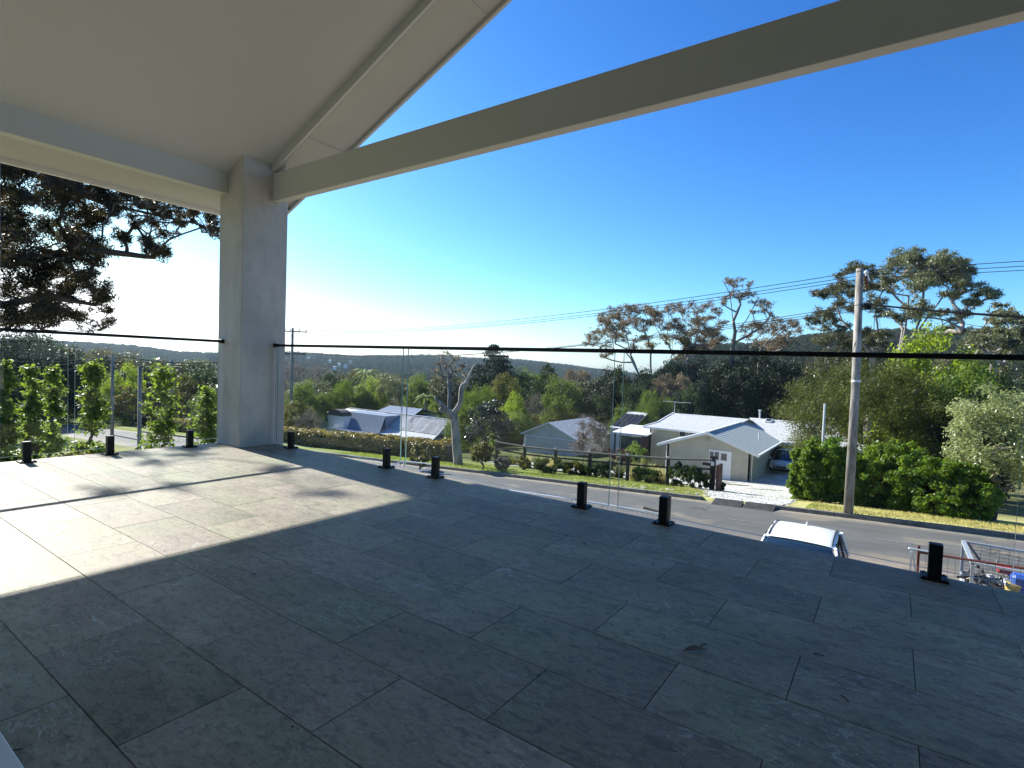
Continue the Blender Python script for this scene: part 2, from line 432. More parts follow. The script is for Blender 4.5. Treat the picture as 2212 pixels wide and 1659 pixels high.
# ------------------------------------------------------------------ balustrades
def spigot(parent, loc, rz=0):
    b = MB(); b.cbox(-.026, .026, -.024, .024, .012, .165, .002)
    o = b.build('spigot', M['black'], parent); o.location = loc; o.rotation_euler = (0, 0, rz)
    b = MB(); b.cbox(-.052, .052, -.052, .052, 0, .012, .002)
    for sx in (-1, 1):
        for sy in (-1, 1): b.tube([(sx*.038, sy*.038, .012), (sx*.038, sy*.038, .016)], .006, 8)
    c = b.build('base_plate', M['black'], o)
    return o
def glass_panel(parent, x0, x1, z0, z1, t=.012):
    b = MB()
    b.add([(x0,0,z0),(x1,0,z0),(x1,0,z1),(x0,0,z1),(x0,t,z0),(x1,t,z0),(x1,t,z1),(x0,t,z1)],
          [(0,1,2,3),(5,4,7,6)], 0)
    b.add([(x0,0,z0),(x1,0,z0),(x1,0,z1),(x0,0,z1),(x0,t,z0),(x1,t,z0),(x1,t,z1),(x0,t,z1)],
          [(0,4,5,1),(1,5,6,2),(2,6,7,3),(3,7,4,0)], 1)
    return b.build('glass_panel', [M['glass'], M['edge']], parent)
YG = 2.995
fb = thing('glass_balustrade', 'frameless glass balustrade with thin black handrail along the street side', 'balustrade', (-3.75, YG, 0))
for (a, c) in ((-3.70, -1.861), (-1.803, .048), (.110, 1.968), (2.03, 3.87), (3.93, 5.6)):
    glass_panel(fb, a+3.75, c+3.75, .022, 1.002)
for x in (-3.44, -2.03, -1.46, -.145, .41, 1.70, 2.40, 3.5, 4.3, 5.3):
    spigot(fb, (x+3.75, .006, dz(x, YG)))
b = MB(); b.cbox(.012, 9.85, -.0125, .0275, 1.003, 1.028, .004); b.build('handrail', M['black'], fb)
b = MB(); b.cbox(-.006, .035, -.017, .032, .997, 1.034, .003); b.build('rail_bracket', M['black'], fb)
b = MB(); b.box(.030, .037, -.002, .014, .03, .99); b.build('wall_channel', plain('alu_channel', (.5, .55, .58), .35, .6), fb)
XG = -4.085
lb = thing('glass_balustrade', 'short frameless glass balustrade with black handrail left of the pillar', 'balustrade', (XG, 2.64, 0), pi/2)
# local +x runs along +y of the world, local y along -x
for (a, c) in ((1.418, 2.60), (-.62, 1.371), (-2.5, -.68)):
    glass_panel(lb, a-2.64, c-2.64, .05, 1.022)
for y in (2.33, 1.67, 1.11, -.3, -.95, -2.2):
    spigot(lb, (y-2.64, .006, dz(XG, y)))
b = MB(); b.cbox(-5.5, -.012, -.0125, .0275, 1.023, 1.048, .004); b.build('handrail', M['black'], lb)
b = MB(); b.cbox(-.035, .002, -.017, .032, 1.017, 1.054, .003); b.build('rail_bracket', M['black'], lb)

# ------------------------------------------------------------------ bits lying on the tiles
rd = random.Random(8)
leafdry = plain('dry_leaf', (.10, .06, .035), .8, var=.4, scale=40)
twigm = plain('twig', (.05, .04, .035), .9)
def deckpt(px, py):
    p = on_z(px, py, 0); p = on_z(px, py, dz(p[0], p[1])+.001); return p
for i, (px, py, L, a, lab) in enumerate([(1500, 1408, .085, -2.4, 'long curled brown gum leaf on the shaded tiles, right of the middle'),
        (1520, 1395, .025, 1.1, 'short dark twig just above the curled brown leaf'), (548, 1243, .035, .2, 'small pale leaf bit on the shaded tiles left of the middle'),
        (1768, 1416, .03, .1, 'short dark twig on the tiles toward the right edge'), (1825, 1511, .03, -.9, 'thin black twig near the lower right of the deck'),
        (862, 1151, .05, .4, 'crumpled brown leaf just beyond the sunlit patch'), (1262, 1177, .05, -.5, 'crumpled brown leaf below the third spigot'),
        (25, 1626, .035, 1.2, 'dark twig at the lower left corner of the deck')]):
    p = deckpt(px, py); b = MB()
    n = 7
    vs = []
    for k in range(n+1):
        t = k/n; w = .16*L*sin(pi*min(1, t*1.05))*(.9 if k < n else 0)+.0006; zc_ = .004+.05*L*sin(pi*t)
        vs += [(t*L-L/2, -w, zc_+w*.5), (t*L-L/2, w, zc_+w*.3)]
    fs = [(2*k, 2*k+2, 2*k+3, 2*k+1) for k in range(n)]
    if 'twig' in lab:
        b.tube([(-L/2, 0, .003), (-L*.1, L*.06, .004), (L/2, 0, .003)], [.0025, .002, .0015], 5)
        o = b.build('twig', twigm)
    else:
        b.add(vs, fs); b.add([(v[0], v[1], v[2]+.0008) for v in vs], [f[::-1] for f in fs]); o = b.build('dry_leaf', leafdry)
    o.location = p; o.rotation_euler = (0, 0, a); tag(o, lab, 'leaf' if 'leaf' in lab else 'twig')
b = MB()
for i in range(170):
    x = rd.uniform(-4.0, 2.8); y = rd.uniform(-.2, 2.9); r = rd.uniform(.0015, .004)
    z = dz(x, y)
    b.add([(x-r, y-r*.6, z), (x+r, y-r*.7, z), (x+r*.8, y+r, z), (x-r*.7, y+r*.8, z), (x, y, z+r*.9)], [(0,1,4),(1,2,4),(2,3,4),(3,0,4)], 0 if rd.random() < .6 else 1)
tag(b.build('grit', [twigm, plain('pale_grit', (.6, .6, .58), .8)]), 'fine grit and crumbs scattered over the deck tiles', 'grit', kind='stuff')

# ------------------------------------------------------------------ air
hb = MB(); hb.box(-2750, 2750, -2750, 2750, -75, 96)
_m = bpy.data.materials.new('haze_air'); _m.use_nodes = True; _n = _m.node_tree.nodes; _n.remove(_n['Principled BSDF'])
_v = _n.new('ShaderNodeVolumePrincipled'); _v.inputs['Color'].default_value = (.62, .80, 1.0, 1); _v.inputs['Density'].default_value = .00010; _v.inputs['Anisotropy'].default_value = .2
_m.node_tree.links.new(_v.outputs[0], _n['Material Output'].inputs['Volume'])
if HAZE: hb.build('haze', _m, kind='stuff')

# ------------------------------------------------------------------ terrain
RIDGE_A = [(-900, 26), (-200, 25), (0, 24), (165, 22), (280, 19), (380, 10), (470, 10), (633, 15), (760, 13), (830, 17), (952, 20), (1019, 17), (1116, 18), (1204, 10), (1302, 1), (1400, -8), (2300, -10)]
RIDGE_B = [(1200, 5), (1430, 42), (1552, 58), (1614, 59), (1709, 76), (1770, 87), (1930, 102), (2034, 103), (2096, 96), (2150, 83), (2212, 72), (2400, 52), (3200, 30)]
def azpx(px):
    lo, hi = 400.0, 1200.0
    for _ in range(30):
        mid = (lo+hi)/2
        if ray(px, mid)[2] > 0: lo = mid
        else: hi = mid
    d = ray(px, lo); return math.atan2(d[0], d[1]), math.hypot(d[0], d[1])
def table(T):
    a, e = [], []
    for px, up in T:
        if px < -200 or px > 2400:
            az = radians(-78.4)+(px)/1500*.9 if px < 0 else radians(8.3)+(px-2212)/1500*.9; h = 1.35
        else: az, h = azpx(px)
        a.append(az); e.append(up/FPX/h)
    return np.array(a), np.array(e)
TA, TB = table(RIDGE_A), table(RIDGE_B)
AZ_B = azpx(1430)[0]
def rnoise(x, y, s):
    return (np.sin(x*s*1.3+1.7*np.sin(y*s*.9)) + np.sin(y*s*1.1+2.1*np.sin(x*s*.7+1.3)) + .5*np.sin((x+y)*s*2.3))/2.5
def terrain(x, y):
    x = np.asarray(x, float); y = np.asarray(y, float)
    az = np.arctan2(x-CAM[0], y-CAM[1]); r = np.hypot(x-CAM[0], y-CAM[1])
    z = ground(x, y)
    ha = .9 + 1900*np.interp(az, *TA) - 19; hb = .9 + 640*np.interp(az, *TB) - 7
    za = z + (ha-z)*sm((r-650)/1250) - np.clip(r-1900, 0, 3000)*.05
    zb = z + (hb-z)*sm((r-190)/450) - np.clip(r-640, 0, 3000)*.06
    w = sm((az-AZ_B+.06)/.12)*sm((1.25-np.abs(az))/.4)
    zz = za*(1-w) + np.maximum(zb, za)*w
    return zz + rnoise(x, y, .012)*2.0*sm((r-150)/400) + rnoise(x, y, .004)*3*sm((r-500)/700)
# grassy near ground with the street cut into it (regular grid)
xs = np.concatenate([np.arange(-150, -40, 3.0), np.arange(-40, 20, 1.0), np.arange(20, 61, 4.0)])
ys = np.concatenate([np.arange(-30, 17, 3.0), [17.25, 17.35, 19, 21, 23.0, 23.12], np.arange(23.6, 30, .5), np.arange(30, 60, 1.5), np.arange(60, 101, 4.0)])
XX, YY = np.meshgrid(xs, ys); ZZ = ground(XX, YY) + rnoise(XX, YY, 1.1)*.035*(YY > 23.5) + rnoise(XX, YY, .35)*.05*((YY > 24.5)|(YY < 16))
nx, ny = len(xs), len(ys)
I = np.arange(nx*ny).reshape(ny, nx)
F = np.stack([I[:-1,:-1], I[:-1,1:], I[1:,1:], I[1:,:-1]], -1).reshape(-1, 4)
def ground_mat():
    t = NT('verge_ground'); p = t.pos(); sx = t.new('ShaderNodeSeparateXYZ'); t.l.new(p, sx.inputs[0])
    a = t.noise(.7, 6, .65); b = t.noise(6, 5, .7)
    green = t.ramp(b, [(.3, (.16, .20, .04)), (.7, (.28, .31, .075))])
    straw = t.ramp(b, [(.3, (.42, .38, .13)), (.7, (.62, .58, .24))])
    f = t.math('ADD', t.math('MULTIPLY', t.math('SUBTRACT', a, .5), 2.6), t.math('MULTIPLY', t.math('ADD', sx.outputs[0], 7.0), .085))
    f = t.ramp(t.math('ADD', f, .35), [(.2, 0.0), (.8, 1.0)])
    col = t.mix(f, green, straw)
    soil = t.ramp(t.noise(2.0, 6, .7), [(.55, 0.0), (.68, .75)])
    col = t.mix(soil, col, (.20, .15, .09))
    ny_ = t.ramp(sx.outputs[1], [(0, 0.0), (1, 1.0)])
    sandf = t.new('ShaderNodeMapRange'); t.l.new(sx.outputs[1], sandf.inputs[0]); sandf.inputs[1].default_value = 17.6; sandf.inputs[2].default_value = 18.2; sandf.inputs[3].default_value = 1; sandf.inputs[4].default_value = 0
    sand = t.ramp(b, [(.3, (.23, .18, .12)), (.7, (.36, .30, .22))])
    leftf = t.new('ShaderNodeMapRange'); t.l.new(sx.outputs[0], leftf.inputs[0]); leftf.inputs[1].default_value = -9; leftf.inputs[2].default_value = -13; leftf.inputs[3].default_value = 1; leftf.inputs[4].default_value = .25
    sandw = t.math('MULTIPLY', sandf.outputs[0], leftf.outputs[0])
    col = t.mix(sandw, col, sand)
    far = t.new('ShaderNodeMapRange'); t.l.new(sx.outputs[1], far.inputs[0]); far.inputs[1].default_value = 27; far.inputs[2].default_value = 34
    col = t.mix(t.math('MULTIPLY', far.outputs[0], .8), col, (.055, .065, .03))
    t.base(col).set(Roughness=.95, Specular_IOR_Level=.15); t.bump(t.math('ADD', b, t.noise(40, 4)), .6, .04)
    return t.m
M['ground'] = ground_mat()
o = link('ground', np_mesh('ground', np.stack([XX, YY, ZZ], -1).reshape(-1, 3), F, M['ground'], True)); o['kind'] = 'structure'
# far terrain as a polar sheet, everywhere around
rs = np.concatenate([[1.0, 40, 75, 100], 130*np.power(1.05, np.arange(0, 63))]); azs = np.linspace(-pi, pi, 361)
RR, AA = np.meshgrid(rs, azs); XX = CAM[0]+RR*np.sin(AA); YY = CAM[1]+RR*np.cos(AA)
inside = (XX > -150) & (XX < 60) & (YY > -30) & (YY < 100)
ZZ = terrain(XX, YY) - np.where(inside, 1.6, .05)
n1, n2 = XX.shape; I = np.arange(n1*n2).reshape(n1, n2)
F = np.stack([I[:-1,:-1], I[1:,:-1], I[1:,1:], I[:-1,1:]], -1).reshape(-1, 4)[:, ::-1]
def hill_mat():
    t = NT('forest_floor'); a = t.noise(.02, 5); b = t.noise(.15, 5)
    t.base(t.mix(b, t.ramp(a, [(.35, (.030, .036, .018)), (.7, (.060, .062, .034))]), (.040, .045, .024))).set(Roughness=1.0, Specular_IOR_Level=.05); return t.m
M['hill'] = hill_mat()
o = link('hills', np_mesh('hills', np.stack([XX, YY, ZZ], -1).reshape(-1, 3), F, M['hill'], True)); o['kind'] = 'structure'

# ------------------------------------------------------------------ street
def road_mat():
    t = NT('asphalt'); p = t.pos(); a = t.noise(.8, 5); g = t.noise(70, 3, .8); s = t.scalev(p, (.25, 2.2, 1))
    col = t.ramp(a, [(.3, (.082, .080, .075)), (.7, (.115, .112, .103))])
    col = t.mix(t.ramp(g, [(.5, 0.0), (.8, .5)]), col, (.16, .155, .14))
    col = t.mix(t.math('MULTIPLY', t.ramp(t.noise(1.2, 5, .6, s), [(.5, 0.0), (.7, 1.0)]), .45), col, (.15, .13, .095))
    sx = t.new('ShaderNodeSeparateXYZ'); t.l.new(p, sx.inputs[0])
    mr = t.new('ShaderNodeMapRange'); t.l.new(sx.outputs[1], mr.inputs[0]); mr.inputs[1].default_value = 22.35; mr.inputs[2].default_value = 22.95
    gut = t.math('MULTIPLY', mr.outputs[0], t.ramp(t.noise(3, 5, .7), [(.3, .35), (.6, 1.0)]))
    col = t.mix(t.math('MULTIPLY', gut, .9), col, (.36, .30, .21))
    mr = t.new('ShaderNodeMapRange'); t.l.new(sx.outputs[1], mr.inputs[0]); mr.inputs[1].default_value = 18.9; mr.inputs[2].default_value = 17.7
    col = t.mix(t.math('MULTIPLY', mr.outputs[0], t.ramp(t.noise(2, 5, .7), [(.3, .2), (.7, 1.0)])), col, (.27, .22, .16))
    blob = t.ramp(t.noise(.33, 3, .5, t.scalev(p, (1, 2.5, 1))), [(.6, 0.0), (.68, .6)])
    col = t.mix(blob, col, (.26, .21, .14))
    vor = t.new('ShaderNodeTexVoronoi', feature='DISTANCE_TO_EDGE'); vor.inputs['Scale'].default_value = .55; wv = t.new('ShaderNodeVectorMath', operation='ADD'); t.l.new(p, wv.inputs[0])
    nz = t.new('ShaderNodeTexNoise'); nz.inputs['Scale'].default_value = 1.3; nz.inputs['Detail'].default_value = 5; t.l.new(p, nz.inputs['Vector']); t.l.new(nz.outputs['Color'], wv.inputs[1]); t.l.new(wv.outputs[0], vor.inputs['Vector'])
    crack = t.math('MULTIPLY', t.ramp(vor.outputs['Distance'], [(.0, 1.0), (.018, 0.0)]), t.ramp(t.noise(.25, 3), [(.45, 0.0), (.6, .8)]))
    col = t.mix(crack, col, (.03, .028, .025))
    col = t.mix(t.ramp(t.noise(.5, 4, .7, t.scalev(p, (.5, 3.0, 1))), [(.55, 0.0), (.72, .55)]), col, (.045, .043, .040))
    t.base(col).set(Roughness=.85); t.bump(g, .5, .006); return t.m
M['road'] = road_mat()
xs = np.concatenate([np.arange(-150, -126, 6), np.arange(-126, 61, 2.0)])
V = []; Fc = []
for i, x in enumerate(xs):
    s = float(street(x))
    V += [(x, 17.2, s+.0), (x, 20.1, s+.05), (x, 23.0, s+.0)]
for i in range(len(xs)-1):
    for j in range(2): Fc.append((i*3+j, i*3+3+j, i*3+4+j, i*3+1+j))
o = link('road', np_mesh('road', V, Fc, M['road'], True)); o['kind'] = 'structure'
b = MB()
for k in range(-6, 6):
    x = k*4.4+1.3; b.add([(x, 20.25, float(street(x))+.056), (x+1.3, 20.25, float(street(x+1.3))+.056), (x+1.3, 20.33, float(street(x+1.3))+.056), (x, 20.33, float(street(x))+.056)], [(0, 1, 2, 3)])
b.build('road_marking', plain('worn_line_paint', (.20, .195, .18), .8, var=.4, scale=9), kind='structure')
M['kerb'] = plain('kerb_concrete', (.17, .155, .125), .9, var=.35, scale=3, bump=.4)
kerb = bpy.data.objects.new('kerb', None); COL.objects.link(kerb); kerb['kind'] = 'structure'
prev = None; x = -60.0; kr = random.Random(3)
while x < 30:
    L = 2.4
    if not (-4.7 < x+L/2 < -1.6):
        za, zb = float(street(x)), float(street(x+L))
        if x < -4.7 and x+L > -4.7: pass
        b = MB(); y0 = 22.98+kr.uniform(-.01, .01); e = .012
        b.add([(x+e, y0, za-.1), (x+e, y0+.02, za+.145), (x+e, y0+.17, za+.155), (x+e, y0+.17, za-.1), (x+L-e, y0, zb-.1), (x+L-e, y0+.02, zb+.145), (x+L-e, y0+.17, zb+.155), (x+L-e, y0+.17, zb-.1)],
              [(0,1,2,3),(7,6,5,4),(0,4,5,1),(1,5,6,2),(2,6,7,3)])
        b.build('kerb_block', M['kerb'], kerb)
    x += L
# gravel drive opposite and the two steel ramps in the gutter
def sheet_poly(name, rows, mat, lift=.02, kind='structure', nu=10):
    V = []; n = nu
    for (xa, xb, y) in rows:
        for i in range(n+1):
            x = xa+(xb-xa)*i/n; V.append((x, y, gz(x, y)+lift))
    Fc = [(r*(n+1)+i, r*(n+1)+i+1, (r+1)*(n+1)+i+1, (r+1)*(n+1)+i) for r in range(len(rows)-1) for i in range(n)]
    o = link(name, np_mesh(name, V, Fc, mat, True)); o['kind'] = kind; return o
def gravel_mat():
    t = NT('white_gravel'); v = t.new('ShaderNodeTexVoronoi'); v.inputs['Scale'].default_value = 14; t.l.new(t.pos(), v.inputs['Vector'])
    a = t.noise(1.1, 6, .65); b = t.noise(5.5, 8, .8)
    col = t.ramp(b, [(.40, (.42, .38, .31)), (.58, (.86, .84, .78))])
    col = t.mix(t.ramp(a, [(.48, 0.0), (.60, .6)]), col, (.26, .23, .10))
    t.base(col).set(Roughness=.9); t.bump(t.math('ADD', v.outputs['Distance'], b), .8, .04); return t.m
M['gravel'] = gravel_mat()
p_gar = gnd(*[(1560+1248*.25316)/1.15732, (980+893*.25316)/1.15732])
YGAR = float(p_gar[1])
rows = [(-4.5, -1.8, 23.05), (-4.55, -1.75, 23.5), (-4.9, -1.7, 24.5), (-5.6, -1.75, 26), (-6.3, -1.9, 28), (-7.4, -2.1, 30), (-8.6, -2.3, 33), (-9.5, -2.6, 37), (-10.0, -3.0, 41), (-10.2, -3.0, YGAR+2), (-10.2, -3.0, YGAR+9)]
rr = []
for i in range(len(rows)-1):
    for k in range(4):
        t = k/4; rr.append(tuple(rows[i][j]*(1-t)+rows[i+1][j]*t for j in range(3)))
rr.append(rows[-1])
sheet_poly('gravel_driveway', rr, M['gravel'], .035)
rs_ = random.Random(12); b = MB(); _n = 0
while _n < 9000:
    y = 23.3+rs_.random()**1.4*(YGAR-23.0); xl = np.interp(y, [r[2] for r in rows], [r[0] for r in rows]); xr = np.interp(y, [r[2] for r in rows], [r[1] for r in rows])
    x = rs_.uniform(xl-.15, xr+.15); z = gz(x, y)+.035; r = rs_.uniform(.008, .034); _n += 1
    a_, c_ = rs_.uniform(.6, 1.3), rs_.uniform(.6, 1.3); k = 0 if rs_.random() < .72 else 1
    b.add([(x-r*a_, y, z), (x, y-r*c_, z), (x+r, y+r*.2, z), (x+r*.1, y+r*a_, z), (x, y, z+r*.7)], [(0, 1, 4), (1, 2, 4), (2, 3, 4), (3, 0, 4)], k)
tag(b.build('gravel', [plain('pale_gravel', (.78, .76, .71), .85, var=.2), plain('dull_gravel', (.34, .31, .26), .9, var=.3)]), 'loose pale gravel over the driveway across the street', 'gravel', kind='stuff')
rows2 = [(-22.5, -7.2, 30.5), (-24, -9, 33), (-25, -9, 37), (-26, -9, 42)]
sheet_poly('gravel_yard', rows2, M['gravel'], .03)
M['ramp'] = plain('ramp_rubber', (.07, .065, .062), .8, var=.35, scale=4, bump=.3)
for k, (xa, xb) in enumerate(((-4.28, -3.16), (-3.08, -1.98))):
    b = MB(); n = 8; zz0 = float(street(xa)); zz1 = float(street(xb))
    b.add([(xa, 22.42, zz0+.012), (xb, 22.42, zz1+.012), (xb, 23.08, zz1+.16), (xa, 23.08, zz0+.16), (xa, 22.42, zz0-.04), (xb, 22.42, zz1-.04), (xb, 23.08, zz1-.04), (xa, 23.08, zz0-.04)],
          [(0,1,2,3),(7,6,5,4),(0,4,5,1),(1,5,6,2),(2,6,7,3),(3,7,4,0)])
    for j in range(7):
        y = 22.5+j*.085; t = (y-22.42)/.66*.148
        b.bar((xa+.03, y, zz0+.014+t+.004), (xb-.03, y, zz1+.014+t+.004), .02, .012)
    tag(b.build('gutter_ramp', M['ramp']), ('dark ribbed rubber gutter ramp, left of the pair at the gravel driveway', 'dark ribbed rubber gutter ramp, right of the pair at the gravel driveway')[k], 'ramp', 'ramps bridging the gutter')
b = MB(); kr = random.Random(5)
for i in range(60):
    x = kr.uniform(-9.5, -4.6) if i < 40 else kr.uniform(-3.9, -4.6); y = kr.uniform(23.4, 24.6); r = kr.uniform(.04, .16); z = gz(x, y)
    if x < -7 and kr.random() < .6: continue
    bm = bmesh.new(); bmesh.ops.create_icosphere(bm, subdivisions=1, radius=1)
    b.add([(x+v.co.x*r*kr.uniform(.8, 1.3), y+v.co.y*r*kr.uniform(.7, 1.2), z+v.co.z*r*.55) for v in bm.verts], [[v.index for v in f.verts] for f in bm.faces]); bm.free()
tag(b.build('loose_stones', plain('pale_stone', (.40, .36, .30), .9, var=.3)), 'pale broken stones lying in the verge by the driveway', 'stones', kind='stuff')
for i, (px, py, r) in enumerate([(895, 987, .42), (872, 985, .3), (910, 993, .25)]):
    p = gnd(px, py); bm = bmesh.new(); bmesh.ops.create_icosphere(bm, subdivisions=3, radius=r)
    for v in bm.verts: v.co.x *= 1.5; v.co.z *= .75; v.co += v.co.normalized()*(.12*r*math.sin(v.co.x*9+i)*math.cos(v.co.y*11+v.co.z*7))
    me = bpy.data.meshes.new('boulder'); bm.to_mesh(me); bm.free(); me.materials.append(plain('boulder_stone', (.36, .32, .27), .9, var=.3, scale=4, bump=.5))
    for pl in me.polygons: pl.use_smooth = True
    o = link('boulder', me); o.location = p; tag(o, ('rounded sandstone boulder on the verge in front of the long hedge', 'smaller rounded stone left of the verge boulder', 'smallest rounded stone right of the verge boulder')[i], 'rock', 'boulders on the far verge')

# ------------------------------------------------------------------ vegetation machinery
def unit(v): return v/np.maximum(np.linalg.norm(v, axis=-1, keepdims=True), 1e-9)
def leaf_quads(rng, P, n, L, Wd, mode='mix'):
    """rhombus leaves at points P (k,3) whose outward directions are n (k,3)"""
    k = len(P); r = unit(rng.normal(size=(k, 3)))
    if mode == 'droop': a = unit(np.stack([r[:, 0]*.8, r[:, 1]*.8, r[:, 2]*.5-.5], -1)); nn = unit(np.cross(a, unit(rng.normal(size=(k, 3)))))
    elif mode == 'up': a = unit(np.stack([r[:, 0]*.5, r[:, 1]*.5, np.abs(r[:, 2])*.8+.5], -1)); nn = unit(np.cross(a, unit(rng.normal(size=(k, 3)))))
    else:
        nn = unit(n*.8 + np.array([0, 0, .45]) + r*.85); a = unit(np.cross(nn, unit(rng.normal(size=(k, 3)))))
    bdir = np.cross(nn, a)
    Ls = L*rng.uniform(.5, 1.55, (k, 1)); Ws = Wd*rng.uniform(.55, 1.45, (k, 1))
    q = np.stack([P-a*Ls*.5, P-a*Ls*.02+bdir*Ws*.5+nn*Ws*.12, P+a*Ls*.5, P-a*Ls*.02-bdir*Ws*.5+nn*Ws*.12], 1)
    return q.reshape(-1, 3), np.arange(k*4).reshape(-1, 4)
def clump_leaves(rng, C, R, per, L, Wd, mode='mix', flat=1.0, shell=.45):
    C = np.asarray(C, float); R = np.asarray(R, float); k = len(C)
    vol = (R**2); cnt = np.maximum(3, (per*vol/vol.mean()*rng.uniform(.6, 1.4, k))).astype(int)
    idx = np.repeat(np.arange(k), cnt)
    u = unit(rng.normal(size=(len(idx), 3))); rad = rng.uniform(0, 1, (len(idx), 1))**shell
    wob = 1+.35*np.sin(u[:, :1]*5+idx[:, None])*np.cos(u[:, 1:2]*6+idx[:, None]*1.7)
    P = C[idx] + u*rad*wob*R[idx][:, None]*np.array([1, 1, flat])
    return leaf_quads(rng, P, u, L, Wd, mode)
def skeleton(rng, trunks, C, bend=.12, step=1.0, low=.0):
    """nodes (pos, parent); trunks: list of polylines, the first from the root; others start from the nearest node"""
    N = []; Pn = []
    for ti, T in enumerate(trunks):
        T = [np.asarray(p, float) for p in T]
        if ti == 0: N.append(T[0]); Pn.append(-1); last = 0
        else:
            A = np.array(N); last = int(np.argmin(((A-T[0])**2).sum(1)))
            if ((A[last]-T[0])**2).sum() > 1e-4: N.append(T[0]); Pn.append(last); last = len(N)-1
        for j in range(1, len(T)):
            d = T[j]-T[j-1]; m_ = max(1, int(np.linalg.norm(d)/step))
            for k in range(1, m_+1):
                N.append(T[j-1]+d*k/m_+(rng.normal(size=3)*bend*.25*step if k < m_ else 0)); Pn.append(last); last = len(N)-1
    C = np.asarray(C, float)
    if len(C) == 0: return np.array(N), Pn, []
    base = N[0]; order = np.argsort(np.linalg.norm(C-base, axis=1)); tips = []
    for i in order:
        c = C[i]; A = np.array(N); d = np.linalg.norm(A-c, axis=1); up = (A[:, 2]-c[2])
        cost = d + np.where(up > -.15*d, 2.2*(up+.15*d), 0) + np.where(A[:, 2] < base[2]+low, 50, 0)
        j = int(np.argmin(cost)); s = A[j]; D = c-s; L = np.linalg.norm(D); m_ = max(2, int(L/step)); last = j
        side = rng.normal(size=3)*L*bend; side[2] -= L*bend*.6
        for k in range(1, m_+1):
            t = k/m_; N.append(s+D*t+side*math.sin(pi*t)+rng.normal(size=3)*L*.02*(k < m_)); Pn.append(last); last = len(N)-1
        tips.append(last)
    return np.array(N), Pn, tips
def limb_mesh(name, N, Pn, mat, r0, rtip=.02, power=.45, sides=6, extra=None):
    n = len(N); load = np.zeros(n); child = [0]*n
    for i in range(n-1, 0, -1):
        if child[i] == 0: load[i] += 1
        load[Pn[i]] += load[i]; child[Pn[i]] += 1
    load = np.maximum(load, 1); rr_ = rtip*np.power(load, power); rr_ = rr_*min(1e9, (r0/rr_[0]))**(np.log(load)/np.log(load[0]) if load[0] > 1 else 0)
    V = []; Fc = []
    ang = np.arange(sides)*2*pi/sides; ca, sa = np.cos(ang), np.sin(ang)
    for i in range(1, n):
        p, q = N[Pn[i]], N[i]; d = q-p; l = np.linalg.norm(d)
        if l < 1e-5: continue
        d /= l; ref = np.array([0, 0, 1.]) if abs(d[2]) < .9 else np.array([1., 0, 0]); u = np.cross(d, ref); u /= np.linalg.norm(u); w = np.cross(d, u)
        ra = min(rr_[Pn[i]], rr_[i]*1.35); rb = rr_[i]; o = len(V)
        ring = ca[:, None]*u+sa[:, None]*w
        V.extend(p-d*ra*.3+ring*ra); V.extend(q+d*rb*.15+ring*rb)
        Fc += [(o+j, o+(j+1) % sides, o+sides+(j+1) % sides, o+sides+j) for j in range(sides)]
    if extra: 
        for (a, bq, r) in extra:
            d = bq-a; l = np.linalg.norm(d)
            if l < 1e-5: continue
            d /= l; ref = np.array([0, 0, 1.]) if abs(d[2]) < .9 else np.array([1., 0, 0]); u = np.cross(d, ref); u /= np.linalg.norm(u); w = np.cross(d, u); o = len(V)
            V.extend([a+u*r, a-u*r*.5+w*r*.87, a-u*r*.5-w*r*.87, bq+u*r*.4, bq-u*r*.2+w*r*.35, bq-u*r*.2-w*r*.35])
            Fc += [(o, o+1, o+4, o+3), (o+1, o+2, o+5, o+4), (o+2, o, o+3, o+5)]
    return np_mesh(name, V, Fc, mat, True)
def bark(name, lo, hi, scale=3.0):
    t = NT(name); p = t.scalev(t.pos(), (1, 1, .25)); a = t.noise(scale, 6, .65, p)
    t.base(t.ramp(a, [(.35, lo), (.65, hi)])).set(Roughness=.85); t.bump(a, .5, .02); return t.m
M['bark_gum'] = bark('gum_bark', (.16, .13, .11), (.42, .38, .34), 1.6)
M['bark_dark'] = bark('dark_bark', (.045, .036, .03), (.10, .085, .07))
M['bark_grey'] = bark('grey_bark', (.10, .09, .08), (.22, .20, .18))
M['bark_dead'] = bark('dead_wood', (.11, .095, .08), (.40, .36, .31), 5.0)
